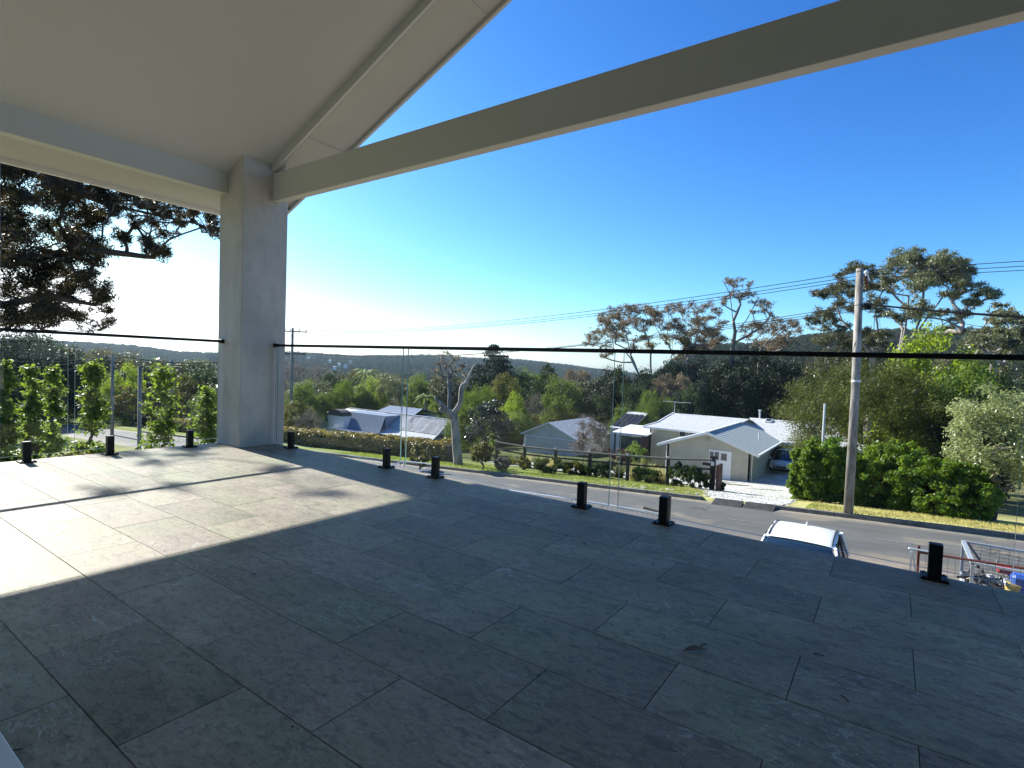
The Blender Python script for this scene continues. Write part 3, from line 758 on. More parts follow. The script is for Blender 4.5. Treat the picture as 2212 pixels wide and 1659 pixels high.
LM = {
 'gum': leafmat('gum_leaf', (.105, .120, .070), (.30, .32, .13), .30, .4, .4, .5),
 'gum_brown': leafmat('gum_leaf_russet', (.150, .115, .075), (.34, .26, .14), .30, .45, .45, .4),
 'gum_dark': leafmat('gum_leaf_dark', (.060, .068, .036), (.20, .19, .05), .28, .4, .4, .5),
 'mid': leafmat('leaf_mid_green', (.058, .090, .020), (.24, .36, .04), .36, .4),
 'dark': leafmat('leaf_dark_green', (.026, .046, .016), (.08, .14, .025), .28, .4),
 'deep': leafmat('leaf_deep_green', (.013, .024, .011), (.03, .055, .015), .22, .4),
 'lime': leafmat('leaf_lime', (.150, .220, .022), (.52, .66, .05), .42, .35),
 'light': leafmat('leaf_light_green', (.110, .160, .035), (.38, .50, .08), .40, .35),
 'olive': leafmat('leaf_olive', (.085, .088, .022), (.28, .28, .04), .34, .4),
 'wattle': leafmat('leaf_wattle', (.068, .080, .018), (.20, .22, .03), .26, .45),
 'camellia': leafmat('leaf_glossy_bright', (.070, .145, .016), (.36, .52, .03), .38, .6, .45, .35),
 'pale': leafmat('leaf_cream_variegated', (.28, .31, .14), (.50, .58, .22), .36, .35, .35, .6),
 'pear': leafmat('leaf_pear', (.055, .100, .018), (.34, .48, .05), .44, .45, .45, .3),
 'hedge': leafmat('leaf_hedge', (.120, .120, .034), (.40, .36, .06), .33, .5, .35, .6),
 'hedge_tip': leafmat('leaf_hedge_tip', (.22, .165, .028), (.52, .42, .05), .38, .4),
 'yellow': leafmat('leaf_yellow', (.22, .15, .018), (.50, .36, .04), .38, .35),
 'purple': leafmat('leaf_purple', (.085, .055, .055), (.16, .09, .09), .3, .4),
 'grey': leafmat('leaf_grey', (.13, .12, .115), (.22, .19, .17), .3, .4),
 'gloss': leafmat('leaf_gloss_dark', (.018, .028, .016), (.05, .07, .03), .18, .4, .3, .6),
 'straw': leafmat('straw_blade', (.46, .41, .16), (.70, .62, .26), .4, .35),
 'grass': leafmat('grass_blade', (.15, .20, .04), (.44, .54, .10), .4, .4),
}
def finish_tree(name, label, cat, loc, tm, crowns, group=None, rz=0):
    root = thing(name, label, cat, loc, rz, group)
    if tm is not None: link('trunk', tm, root)
    for cm in crowns: link('crown', cm, root)
    return root

# generic crowns; all about 10 m tall around the origin
def generic(seed, H, R, zc_, rz, ncl, per, L, Wd, mat, barkm, mode='mix', shell=.45, r0=.18, cl=.28, shape='dome', tw=0, flat=.8, mat2=None):
    rng = np.random.default_rng(seed); C = []; RR_ = []
    while len(C) < ncl:
        u = unit(rng.normal(size=3)); rad = rng.uniform(.35, 1)**.5
        if shape == 'cone':
            t = rng.uniform(0, 1)**1.25; a = rng.uniform(0, 2*pi); rr0 = R*(1-t)**.8*rng.uniform(.55, 1.05)
            c = np.array([cos(a)*rr0, sin(a)*rr0, H*(.14+.84*t)]); rc = cl*R*(1.1-.75*t)
        elif shape == 'umbrella':
            if u[2] < -.25: continue
            c = np.array([u[0]*R*rad, u[1]*R*rad, zc_+u[2]*rz*rng.uniform(.45, 1)]); rc = cl*R*rng.uniform(.6, 1.2)
        elif shape == 'column':
            t = rng.uniform(0, 1); a = rng.uniform(0, 2*pi); rr0 = R*math.sin(pi*min(.98, .16+.8*t))**.6*rng.uniform(.2, .95)
            c = np.array([cos(a)*rr0, sin(a)*rr0, H*(.10+.88*t)]); rc = cl*R*rng.uniform(.7, 1.2)
        else:
            if u[2] < -.9: continue
            lob = 1+.22*math.sin(3*math.atan2(u[1], u[0])+seed)+.12*math.sin(5*math.atan2(u[1], u[0])+2*seed)
            c = np.array([u[0]*R*rad*lob, u[1]*R*rad*lob, zc_+u[2]*rz*rad*rng.uniform(.85, 1.1)]); rc = cl*R*rng.uniform(.7, 1.25)
        C.append(c); RR_.append(rc)
    C = np.array(C); RR_ = np.array(RR_)
    top = H*(.92 if shape == 'cone' else .5)
    N, Pn, tips = skeleton(rng, [[(0, 0, -.3), (.1*R*rng.normal()*.3, .1*R*rng.normal()*.3, H*.25), (0, 0, top)]], C, step=max(.8, H*.09), low=H*.12)
    tm = limb_mesh('trunk', N, Pn, barkm, r0, .02*H/10, .45, 5)
    V, Fc = clump_leaves(rng, C, RR_, per, L, Wd, mode, flat, shell)
    crowns = []
    if mat2:
        kk = rng.uniform(0, 1, len(Fc)) < .3; mi = kk.astype(int); crowns.append(np_mesh('crown', V, Fc, [mat, mat2], mi=mi))
    else: crowns.append(np_mesh('crown', V, Fc, mat))
    return tm, crowns
G = {}
def proto(key, *a, **k): G[key] = (lambda: generic(*a, **k)); return key
proto('broad_mid', 11, 10, 4.7, 5.0, 5.0, 85, 230, .26, .17, LM['mid'], M['bark_dark'])
proto('broad_mid2', 12, 10, 4.7, 5.0, 5.0, 85, 230, .26, .17, LM['mid'], M['bark_dark'])
proto('broad_dark', 13, 10, 4.7, 5.0, 5.0, 85, 230, .26, .17, LM['dark'], M['bark_dark'])
proto('broad_dark2', 14, 10, 4.7, 5.0, 5.0, 85, 230, .26, .17, LM['deep'], M['bark_dark'])
proto('broad_light', 15, 10, 4.7, 5.0, 5.0, 85, 230, .26, .17, LM['light'], M['bark_dark'])
proto('broad_lime', 16, 10, 4.7, 5.0, 5.0, 85, 230, .26, .17, LM['lime'], M['bark_dark'])
proto('broad_olive', 17, 10, 4.7, 5.0, 5.0, 85, 230, .26, .17, LM['olive'], M['bark_dark'])
proto('gum_a', 18, 10, 4.6, 7.0, 2.8, 60, 150, .28, .10, LM['gum'], M['bark_gum'], 'droop', cl=.24, shape='umbrella', flat=.55)
proto('gum_b', 19, 10, 4.0, 7.0, 2.9, 56, 150, .28, .10, LM['gum_brown'], M['bark_gum'], 'droop', cl=.25, shape='umbrella', flat=.55)
proto('gum_c', 20, 10, 4.2, 6.2, 3.6, 66, 150, .28, .10, LM['gum_dark'], M['bark_gum'], 'droop', cl=.27, shape='umbrella', flat=.7)
proto('pine_a', 21, 10, 3.4, 5, 5, 170, 130, .30, .09, LM['deep'], M['bark_dark'], 'up', cl=.30, shape='cone', flat=.6)
proto('pine_b', 22, 10, 3.6, 5, 5, 170, 120, .30, .09, LM['dark'], M['bark_dark'], 'up', cl=.28, shape='cone', flat=.6)
proto('bare', 23, 10, 4.0, 6.0, 4.0, 120, 50, .22, .07, LM['grey'], M['bark_grey'], 'mix', cl=.22)
proto('feather', 24, 10, 4.2, 5.0, 4.8, 90, 200, .26, .07, LM['mid'], M['bark_dark'], 'up', cl=.26)
proto('far_crown', 25, 10, 4.4, 6.0, 3.4, 22, 26, 1.0, .62, LM['gum_dark'], M['bark_dark'], cl=.34)
proto('far_crown2', 26, 10, 4.6, 6.2, 3.2, 22, 26, 1.0, .6, LM['gum'], M['bark_dark'], cl=.34)
proto('far_crown3', 27, 10, 3.6, 6.0, 3.8, 22, 26, 1.0, .62, LM['dark'], M['bark_dark'], cl=.36)
made = {}
def tree(key, name, label, px, top, dist, wpx=None, cat='tree', rz=None, base_px=None, group=None, zoff=0.0):
    """stand a tree so that its top reaches the sight line (px, top) at the given distance"""
    P = at_d(px, top, dist); x, y = float(P[0]), float(P[1]); z = float(terrain(x, y)) if (dist > 95) else gz(x, y)
    H = float(P[2]) - z + zoff; s = H/10.2; sx = s
    if wpx:
        R0 = {'broad_mid': 4.9, 'pine_a': 1.9, 'pine_b': 2.4, 'gum_a': 5, 'gum_b': 4.5, 'gum_c': 4.8, 'feather': 4.9, 'bare': 4.6}.get(key, 5.0)
        sx = max(.62*s, wpx/FPX*dist*cos(math.atan2((px-1106), FPX))*1.02/2/R0)
    rz = rz if rz is not None else (px*1.7) % 6.28
    if key not in made:
        tm, cr = G[key](); r = finish_tree(name, label, cat, (x, y, z-.1), tm, cr, group, rz); made[key] = r
        r.scale = (sx, sx, s); return r
    r = dup(made[key], (x, y, z-.1), rz, label, (sx, sx, s))
    r.name = name; 
    if 'group' in r: del r['group']
    if group: r['group'] = group
    r['category'] = cat
    return r
TREES = [
 # left of the pillar
 ('broad_dark2', 40, 704, 85, 190, 'big dark green tree on the far left rising to the handrail'),
 ('broad_dark', 95, 722, 90, 130, 'mid green tree behind the leftmost young pear trees'),
 ('broad_dark2', 150, 750, 86, 90, 'shadowy deep green tree left of the glass joint'),
 ('gum_c', 215, 742, 120, 120, 'dark gum on the skyline left of the pillar'),
 ('gum_c', 330, 768, 140, 110, 'dark low gum under the far left hill'),
 ('gum_a', 430, 770, 130, 100, 'grey green gum just left of the pillar, far back'),
 ('broad_lime', 268, 792, 88, 62, 'bright lime tree between the two slim timber poles'),
 ('broad_light', 225, 800, 92, 70, 'light green tree behind the thin far pole'),
 ('broad_mid2', 455, 838, 84, 80, 'sunlit green tree touching the left side of the pillar'),
 ('broad_olive', 400, 810, 92, 80, 'olive green tree behind the tall pear tree beside the pillar'),
 ('gum_c', 130, 736, 108, 150, 'dark gum mass under the skyline behind the left glass joint'),
 ('gum_c', 255, 748, 126, 150, 'dark gum mass on the slope above the two slim poles'),
 ('broad_dark2', 18, 712, 66, 150, 'nearly black tree at the far left frame edge below the handrail'),
 ('gum_c', 385, 772, 118, 120, 'dark gum mass between the grey pole top and the pillar'),
 ('broad_dark2', 305, 786, 98, 110, 'dark tree band behind the slim near pole'),
 # between pillar and dead tree
 ('bare', 640, 772, 112, 70, 'dusky twiggy tree right behind the crossarm pole'),
 ('bare', 690, 778, 118, 80, 'dusky twiggy tree right of the crossarm pole'),
 ('broad_mid', 656, 824, 72, 74, 'rounded green tree right of the crossarm pole, middle distance'),
 ('broad_olive', 640, 868, 56, 80, 'olive bushy tree behind the left end of the long hedge'),
 ('bare', 668, 880, 52, 70, 'thinly leaved shrubby tree left of the cottage gable'),
 ('broad_mid2', 700, 845, 86, 56, 'olive green tree above the cottage gable'),
 ('broad_dark', 722, 800, 98, 66, 'bluish green tree above the cottage chimney'),
 ('feather', 745, 812, 90, 60, 'feathery green tree above the cottage roof left end'),
 ('broad_light', 785, 826, 88, 70, 'light green tree left of the middle glass joint'),
 ('broad_lime', 806, 822, 92, 40, 'small lime topped tree left of the middle glass joint'),
 ('broad_olive', 790, 848, 88, 86, 'olive green tree right above the rusty cottage roof'),
 ('gum_a', 845, 808, 92, 70, 'grey green tree straddling the middle glass joint'),
 ('gum_c', 762, 790, 120, 80, 'dark flat gum in front of the far ridge, left of the palm'),
 ('gum_a', 838, 800, 130, 90, 'grey gum on the slope behind the palm'),
 ('broad_mid', 905, 816, 98, 58, 'green rounded tree left of the tall thin gum'),
 ('broad_dark2', 990, 815, 95, 60, 'dark green tree at the foot of the tall thin gum'),
 ('broad_light', 938, 866, 88, 40, 'small bright green tree right of the rusty roof'),
 ('pine_a', 1068, 738, 108, 106, 'tall dark pine rising above the handrail'),
 ('feather', 1034, 822, 58, 76, 'yellow green feathery tree behind the dead tree'),
 ('broad_olive', 1092, 810, 82, 56, 'olive tree under the right side of the tall pine'),
 ('broad_mid2', 1000, 868, 50, 60, 'green leafy tree beside the dead tree fork'),
 ('broad_lime', 1106, 853, 72, 60, 'lime green tree left of the reddish tree'),
 ('broad_light', 1128, 880, 70, 52, 'soft grey green tree behind the white garage'),
 ('bare', 1160, 843, 76, 50, 'reddish brown twiggy tree left of the big broadleaf'),
 ('pine_b', 1184, 778, 98, 80, 'green pointed conifer right of the tall pine'),
 ('broad_mid', 1216, 818, 74, 100, 'big bright topped broadleaf tree behind the white garage'),
 ('broad_dark', 1285, 850, 72, 90, 'dark broadleaf tree behind the white garage ridge'),
 ('gum_b', 1246, 786, 150, 60, 'brownish gum on the skyline right of the conifer'),
 ('gum_c', 1290, 806, 92, 80, 'brown green gum left of the second glass joint'),
 ('pine_b', 1340, 782, 88, 86, 'dark conifer under the wide gum group'),
 ('broad_dark2', 1390, 800, 82, 90, 'deep green tree below the wide gum group'),
 ('gum_b', 1450, 790, 76, 90, 'brown dark tree under the middle of the gum group'),
 ('feather', 1412, 835, 66, 92, 'soft feathery green tree left of the television aerial'),
 ('broad_mid2', 1348, 876, 66, 30, 'small clipped topiary tree behind the carport roof'),
 ('broad_dark', 1500, 826, 72, 72, 'leafy dark tree behind the grey tiled roof, left half'),
 ('broad_mid', 1545, 850, 74, 54, 'light topped tree behind the grey tiled roof ridge'),
 ('broad_dark2', 1560, 778, 74, 100, 'dark tree below the slim tall gum'),
 ('broad_dark2', 1655, 748, 76, 86, 'tall ivy dark tree between slim gum and wattle dome'),
 ('broad_dark2', 1610, 800, 74, 80, 'blackish green tree behind the flue of the grey roof'),
 ('broad_dark2', 1690, 790, 76, 60, 'blackish green tree left behind the wattle dome'),
 ('broad_dark2', 1322, 792, 84, 110, 'deep green tree left under the wide gum group'),
 ('broad_dark', 1440, 776, 84, 120, 'dark green tree under the middle of the wide gum group'),
 ('broad_dark2', 1512, 768, 86, 120, 'very dark tree under the right half of the wide gum group'),
 ('broad_dark2', 1608, 762, 84, 110, 'very dark tall tree just right of the slim gum trunk'),
 ('broad_dark', 1385, 812, 76, 100, 'dark leafy tree behind the carport and aerial'),
 # right side
 ('gum_c', 1800, 740, 75, 150, 'dark green gum foliage left behind the near power pole'),
 ('gum_c', 1880, 735, 72, 100, 'dark green gum foliage right behind the near power pole'),
 ('broad_lime', 2035, 727, 46, 135, 'bright lime tree right of the wattle dome'),
 ('broad_mid', 2075, 800, 40, 130, 'mid green tree below the lime tree'),
 ('gum_a', 2165, 690, 62, 100, 'thin light gum at the right edge'),
 ('broad_dark', 2140, 775, 50, 130, 'dark green tree at the right edge behind the cream shrub'),
 ('broad_dark2', 2110, 850, 36, 120, 'shadowy tree between wattle dome and cream shrub'),
]
for key, px, top, dist, wpx, lab in TREES:
    nm = 'gum_tree' if key.startswith('gum') else 'conifer_tree' if key.startswith('pine') else 'twiggy_tree' if key == 'bare' else 'broadleaf_tree'
    tree(key, nm, lab, px, top, dist, wpx)
# woods filling the valley behind the gardens
rng = random.Random(77); cnt = 0
fill = {'broad_dark': 5, 'gum_c': 7, 'gum_a': 5, 'broad_mid': 4, 'broad_olive': 3, 'broad_dark2': 3, 'bare': 2, 'gum_b': 2, 'broad_light': 1, 'pine_b': 1}
keys = [k for k, v in fill.items() for _ in range(v)]
glab = {'broad_dark': 'dark green broadleaf tree in the wooded valley', 'gum_c': 'dark gum tree in the wooded valley', 'gum_a': 'grey green gum tree in the wooded valley',
        'broad_mid': 'mid green broadleaf tree in the wooded valley', 'broad_olive': 'olive green tree in the wooded valley', 'broad_dark2': 'deep green tree in the wooded valley',
        'bare': 'greyish twiggy tree in the wooded valley', 'gum_b': 'brownish gum tree in the wooded valley', 'broad_light': 'light green tree in the wooded valley', 'pine_b': 'pointed conifer in the wooded valley'}
placed = []
while cnt < 215:
    dist = 78+190*rng.random()**.8; px = rng.uniform(-60, 2230); P = at_d(px, 850, dist); x, y = P[0], P[1]
    if y < 30: continue
    if any((x-a)**2+(y-c)**2 < 36 for a, c in placed): continue
    placed.append((x, y)); key = rng.choice(keys); z = float(terrain(x, y)); H = rng.uniform(7.5, 12)
    hz = .91 + dist*.002
    if z+H > hz-1.2 and px < 1500: H = max(5, hz-1.2-z)
    s = H/10.2; sx = s*rng.uniform(.85, 1.25); cnt += 1
    nm = 'gum_tree' if key.startswith('gum') else 'conifer_tree' if key.startswith('pine') else 'twiggy_tree' if key == 'bare' else 'broadleaf_tree'
    r = dup(made[key], (x, y, z-.2), rng.uniform(0, 6.28), glab[key], (sx, sx, s)); r.name = nm; r['group'] = glab[key].replace(' tree', ' trees').replace('conifer', 'conifers')
    r['category'] = 'tree'
# nearer scrub in gardens just behind the houses (36-75 m), kept low
cnt = 0; 
while cnt < 40:
    dist = rng.uniform(46, 76); px = rng.uniform(-40, 2200)
    P = at_d(px, 850, dist); x, y = P[0], P[1]
    if (px < 600 and dist < 90) or (660 < px < 990 and dist < 84) or (1100 < px and dist < 74): continue
    if y < 33 or (-19 < x < 2 and y < 64) or (-62 < x < -34 and y < 52) or (-36 < x < -18 and y < 60): continue
    key = rng.choice(['broad_mid', 'broad_dark', 'broad_olive', 'broad_light', 'broad_mid2', 'broad_dark2']); z = gz(x, y); H = rng.uniform(3.0, 5.0); s = H/10.2; sx = s*1.35; cnt += 1
    r = dup(made[key], (x, y, z-.2), rng.uniform(0, 6.28), 'low bushy garden tree among the houses below the street', (sx, sx, s)); r.name = 'garden_tree'; r['group'] = 'low garden trees below the street'
    r['category'] = 'tree'
# far woods as one mass
LM['far'] = leafmat('far_gum_leaf', (.048, .062, .034), (.09, .12, .05), .18, .3, .95, .02)
LM['far2'] = leafmat('far_grey_leaf', (.062, .070, .044), (.10, .12, .06), .18, .3, .95, .02)
LM['far3'] = leafmat('far_green_leaf', (.042, .066, .026), (.09, .15, .04), .18, .3, .95, .02)
for _k, _m in (('far_crown', 'far'), ('far_crown2', 'far2'), ('far_crown3', 'far3')):
    proto(_k, {'far': 25, 'far2': 26, 'far3': 27}[_m], 10, 4.2, 6.0, 3.5, 24, 44, .80, .5, LM[_m], M['bark_dark'], cl=.34)
far = []
for i, key in enumerate(('far_crown', 'far_crown2', 'far_crown3')):
    lab = ('far dark gum crown on the valley floor, leftmost of three', 'far grey gum crown on the valley floor, middle of three', 'far green crown on the valley floor, rightmost of three')[i]
    far.append(tree(key, 'gum_tree', lab, (700, 860, 1010)[i], (806, 806, 808)[i], 240, None))
def scatter_mesh():
    r_ = np.random.default_rng(5); pts = []; scl = []
    def region(az0, az1, r0, r1, sp, sc):
        n = int((az1-az0)/2*(r1*r1-r0*r0)/(sp*sp)); a = r_.uniform(az0, az1, n); r = np.sqrt(r_.uniform(r0*r0, r1*r1, n))
        pts.append(np.stack([CAM[0]+r*np.sin(a), CAM[1]+r*np.cos(a)], -1)); scl.append(sc*r_.uniform(.75, 1.25, n))
    a0, a1, ab = radians(-88), radians(18), AZ_B
    region(a0, a1, 235, 420, 8.5, .85); region(a0, ab, 420, 800, 12, 1.0); region(a0, ab+.05, 800, 1250, 13, 1.0); region(a0, ab+.05, 1250, 1960, 14.5, 1.05)
    region(ab-.05, a1, 200, 420, 8.0, .75); region(ab-.05, a1, 420, 680, 7.5, .8)
    P = np.concatenate(pts); s = np.concatenate(scl)
    # clearings on the far slopes
    clr = (rnoise(P[:, 0], P[:, 1], .011) > .72) & (np.hypot(P[:, 0], P[:, 1]) > 650)
    P = P[~clr]; s = s[~clr]
    z = terrain(P[:, 0], P[:, 1]) - .3
    return np.stack([P[:, 0], P[:, 1], z], -1), s
P, s = scatter_mesh()
def scatter_object(name, P, s, src, label, cat):
    me = bpy.data.meshes.new(name); me.vertices.add(len(P)); me.vertices.foreach_set('co', P.astype(np.float32).ravel())
    at = me.attributes.new('sc', 'FLOAT', 'POINT'); at.data.foreach_set('value', s.astype(np.float32)); me.update()
    o = link(name, me)
    ng = bpy.data.node_groups.new(name, 'GeometryNodeTree')
    ng.interface.new_socket('Geometry', in_out='INPUT', socket_type='NodeSocketGeometry'); ng.interface.new_socket('Geometry', in_out='OUTPUT', socket_type='NodeSocketGeometry')
    n = ng.nodes; gi = n.new('NodeGroupInput'); go = n.new('NodeGroupOutput'); ip = n.new('GeometryNodeInstanceOnPoints'); oi = n.new('GeometryNodeObjectInfo')
    oi.inputs['Object'].default_value = src; oi.transform_space = 'ORIGINAL'; oi.inputs['As Instance'].default_value = True
    na = n.new('GeometryNodeInputNamedAttribute'); na.data_type = 'FLOAT'; na.inputs['Name'].default_value = 'sc'
    rv = n.new('FunctionNodeRandomValue'); rv.data_type = 'FLOAT'; rv.inputs[3].default_value = 6.28
    cb = n.new('ShaderNodeCombineXYZ')
    L = ng.links; L.new(gi.outputs[0], ip.inputs['Points']); L.new(oi.outputs['Geometry'], ip.inputs['Instance'])
    L.new(rv.outputs[1], cb.inputs[2]); L.new(cb.outputs[0], ip.inputs['Rotation'])
    L.new([q for q in na.outputs if q.enabled][0], ip.inputs['Scale']); L.new(ip.outputs[0], go.inputs[0])
    md = o.modifiers.new('scatter', 'NODES'); md.node_group = ng
    return tag(o, label, cat, kind='stuff')
pick = np.random.default_rng(3).integers(0, 3, len(P))
for k in range(3):
    src = [c for c in far[k].children if c.name.startswith('crown')][0]
    scatter_object('forest', P[pick == k], s[pick == k], src, ('distant dark gum forest covering valley and hills', 'distant grey green forest mixed over valley and hills', 'distant green forest mixed over valley and hills')[k], 'forest')

# ------------------------------------------------------------------ hand-placed gums with visible limbs
def zpt(zx, zy, w):           # sight-line coordinates read from enlargements of the view
    a, b_, s_ = {'z5': (1244.3, 553.0, .25), 'z6': (1659.1, 518.5, .25), 'z1': (0, 328.4, .25)}[w]; return a+zx*s_, b_+zy*s_
def px_tree(name, label, w, dist, base, trunks, clumps, lmat, bmat, per, L, Wd, r0, rtip, mode='droop', flat=.72, seed=1, depth=2.5, step=.8, twigs=0, bend=.1, shell=.72, lmat2=None, split=None, cat='tree', power=.36, nsub=12):
    rng = np.random.default_rng(seed)
    bx, by = zpt(*base, w) if len(base) == 2 else base[:2]
    B = at_d(bx, by, dist); B = np.array([B[0], B[1], gz(B[0], B[1])])
    view = np.array([B[0]-CAM[0], B[1]-CAM[1], 0]); view /= np.linalg.norm(view)
    T = []
    for poly in trunks:
        dep = rng.normal()*depth*.5; k = len(poly)
        T.append([at_d(*zpt(*p, w), dist)-B + view*dep*(i/max(1, k-1)) for i, p in enumerate(poly)])
    T[0] = [np.array([0, 0, -.2])] + T[0]
    C = []; R = []; S = []
    for c in clumps:
        nn = 1
        dd = float(rng.normal()*depth); p = at_d(*zpt(c[0], c[1], w), dist+dd)-B; r = (c[2] if len(c) > 2 else 50)*.25/FPX*dist
        C.append(p); R.append(r*.82); S.append(c[3] if len(c) > 3 else 0)
    C = np.array(C); R = np.array(R); S = np.array(S)
    # every clump is broken into small tufts so that the crown shows gaps
    sub = []; sr = []; ss = []
    for c, r, sx_ in zip(C, R, S):
        for j in range(nsub):
            if j == 0: sub.append(c); sr.append(r*.8); ss.append(sx_); continue
            u = unit(rng.normal(size=3))*np.array([1, 1, .62])*r*rng.uniform(.4, 1.75); sub.append(c+u); sr.append(r*rng.uniform(.35, .95)); ss.append(sx_)
    sub = np.array(sub); sr = np.array(sr); ss = np.array(ss)
    N, Pn, tips = skeleton(rng, T, sub, bend=bend, step=step)
    tm = limb_mesh('trunk', N, Pn, bmat, r0, rtip, power, 6)
    crowns = []
    for val, mt in ((0, lmat), (1, lmat2)):
        k = ss == val
        if mt is None or not k.any(): continue
        V, Fc = clump_leaves(rng, sub[k], sr[k], per, L, Wd, mode, flat, shell); crowns.append(np_mesh('crown', V, Fc, mt))
    return finish_tree(name, label, cat, B, tm, crowns)
hero = [(1130,150,60),(1210,130,70),(1290,160,60),(1100,210),(1170,190),(1040,270,50),(1000,300,35),(1030,350,50),(1080,330,45),(1060,430,45),(1500,160,60),(1560,150,60),(1620,180),(1680,210),(1730,250,50),(1450,220,70),(1380,200,50),(1530,250,70),(1640,280,60),(1420,290,80),(1300,300,70),(1350,350,80),(1500,330,70),(1600,330,70),(1700,350,60),(1760,390,50),(1640,400,50),(1290,400,50),(1230,330,50),(1580,470,50),(1620,480,40),(1830,470,50),(1910,460,50),(1970,470,35),(1800,530,40),(1780,560,30),(1730,530,30),(1290,560,60),(1220,610,60),(1100,660,45),(1140,690,40),(1260,660,50),(1330,610,50),(1400,640,40),(1560,770,50),(1620,790,50),(1690,650,50),(1640,680,40),(1700,780,30),(1500,620,40),(1250,220,40),(1190,280,40)]
px_tree('gum_tree', 'tall white limbed gum right of the near power pole, widest crown against the sky', 'z6', 66, (1150, 1000), [[(1140, 960), (1165, 780), (1165, 500), (1170, 300)], [(1150, 940), (1190, 740), (1215, 500)], [(1160, 950), (1260, 830), (1400, 640), (1560, 420)], [(1240, 860), (1330, 650), (1345, 430)], [(1200, 920), (1480, 740), (1700, 640), (1850, 510)]],
        hero, LM['gum'], M['bark_gum'], 92, .20, .068, .34, .018, seed=5, step=1.1)
leftg = [(640,290,40),(700,250,50),(760,230,50),(860,240,45),(890,290,50),(930,320,50),(880,370,60),(950,400,50),(850,420,50),(560,420,60),(480,450,60),(430,470,45),(620,390,70),(690,400,60),(600,470,50),(700,480,50),(640,540,50),(700,600,60),(580,590,40),(900,520,60),(960,540,50),(870,580,50),(980,620,50),(440,640,60),(510,670,60),(360,680,45),(400,720,45),(560,700,50),(500,760,40),(640,780,60),(560,840,70),(450,880,60),(650,880,70),(850,800,60),(900,870,60),(980,830,60),(820,900,60),(700,940,60),(1000,920,50)]
px_tree('gum_tree', 'dense topped gum standing directly behind the near power pole', 'z6', 70, (900, 1080), [[(900, 1050), (905, 900), (925, 620), (900, 500)], [(905, 980), (980, 820), (960, 640)], [(900, 1000), (700, 760), (640, 700), (560, 480)], [(800, 880), (780, 560), (760, 330)], [(640, 720), (480, 560)]],
        leftg, LM['gum_dark'], M['bark_gum'], 90, .20, .07, .32, .018, seed=6, step=1.1)
grp = [(230,510,40),(320,470,45),(370,500,50),(440,440,45),(480,470,50),(560,470,50),(640,450,50),(700,490,55),(790,450,50),(870,440,50),(920,480,50),(1000,420,35),(1060,480,40),(1130,430,45),(1200,470,45),(1230,490,30),(280,570,50),(180,650,45),(120,700,40),(110,750,35),(220,700,60),(300,640,60),(400,590,60),(380,680,60),(460,560,50),(500,530,40),(560,600,60),(640,570,60),(730,560,50),(600,700,50,1),(640,770,50,1),(770,700,45,1),(900,720,60,1),(250,770,40,1),(820,600,50),(900,600,60),(1000,560,50),(1060,560,50),(1060,640,60),(1130,640,60),(1200,670,60),(1260,720,50),(1080,720,60),(980,680,50),(900,880,50),(300,830,40),(240,860,40),(1100,780,60),(1000,780,60)]
_r = random.Random(4); grp = [(c[0], c[1], (c[2] if len(c) > 2 else 50)*1.15)+tuple(c[3:]) for c in grp]
for _ in range(34):
    _x = _r.uniform(180, 1280); _t = 440+abs(_x-700)*.12; grp.append((_x, _r.uniform(_t+20, 790 if _x > 250 else 740), _r.uniform(35, 60)))
px_tree('gum_tree', 'wide spreading russet gum group with many leaning trunks above the handrail', 'z5', 88, (650, 1220), [[(640, 1190), (560, 1060), (470, 880), (330, 700)], [(560, 1060), (470, 850), (430, 650), (380, 520)], [(650, 1190), (645, 850), (600, 650), (660, 500)], [(690, 1180), (760, 1080), (820, 900), (840, 650), (880, 480)], [(700, 1190), (900, 1000), (1020, 800), (1090, 500)], [(430, 800), (250, 720), (150, 700)]],
        grp, LM['gum_brown'], M['bark_gum'], 62, .23, .075, .34, .018, seed=7, step=1.3, lmat2=LM['yellow'], depth=3.5)
slim = [(1310,210,35),(1350,220,40),(1430,200,30),(1490,250,40),(1290,360,40),(1340,330,40),(1460,330,50),(1400,350,50),(1600,400,50),(1660,410,45),(1630,460,45),(1690,500,30),(1590,600,55),(1470,610,50),(1560,590,40),(1500,330,40),(1530,400,30),(1280,410,30),(1540,480,30),(1380,250,30)]
px_tree('gum_tree', 'slim tall sparse gum reaching higher than the russet gum group beside it', 'z5', 84, (1350, 1000), [[(1350, 960), (1350, 810), (1375, 660), (1350, 520), (1330, 350), (1320, 240)], [(1375, 660), (1470, 560), (1540, 430), (1580, 370)], [(1365, 750), (1480, 690), (1600, 620), (1700, 480)], [(1360, 560), (1420, 420), (1440, 260)]],
        slim, LM['gum_brown'], M['bark_grey'], 26, .26, .08, .30, .020, seed=8, step=1.1, bend=.07)
nxt = [(1640,650,60),(1700,560,40),(1750,560,40),(1690,620,50),(1780,620,50),(1850,570,45),(1900,590,50),(1930,640,40),(1850,670,50),(1740,700,60),(1640,740,60),(1760,770,60),(1560,740,50),(1480,700,40),(1700,800,60),(1820,760,50)]
px_tree('gum_tree', 'low russet gum between the slim gum and the near power pole', 'z5', 92, (1600, 960), [[(1580, 900), (1560, 860), (1650, 740), (1760, 640), (1900, 620)], [(1600, 800), (1540, 740)], [(1650, 740), (1680, 620)]],
        nxt, LM['gum_brown'], M['bark_gum'], 30, .32, .10, .28, .022, seed=9, step=1.2)
rgt = [(2000,560,35),(2040,620,45),(1980,640,40),(2100,640,40),(2140,670,45),(2190,700,40),(1960,700,45),(2020,700,40),(1830,800,45),(1880,780,40),(1930,790,60),(1990,800,60),(2060,830,55),(2180,790,55),(1870,870,60),(1950,880,70),(2050,900,60),(1790,900,50),(2150,880,60)]
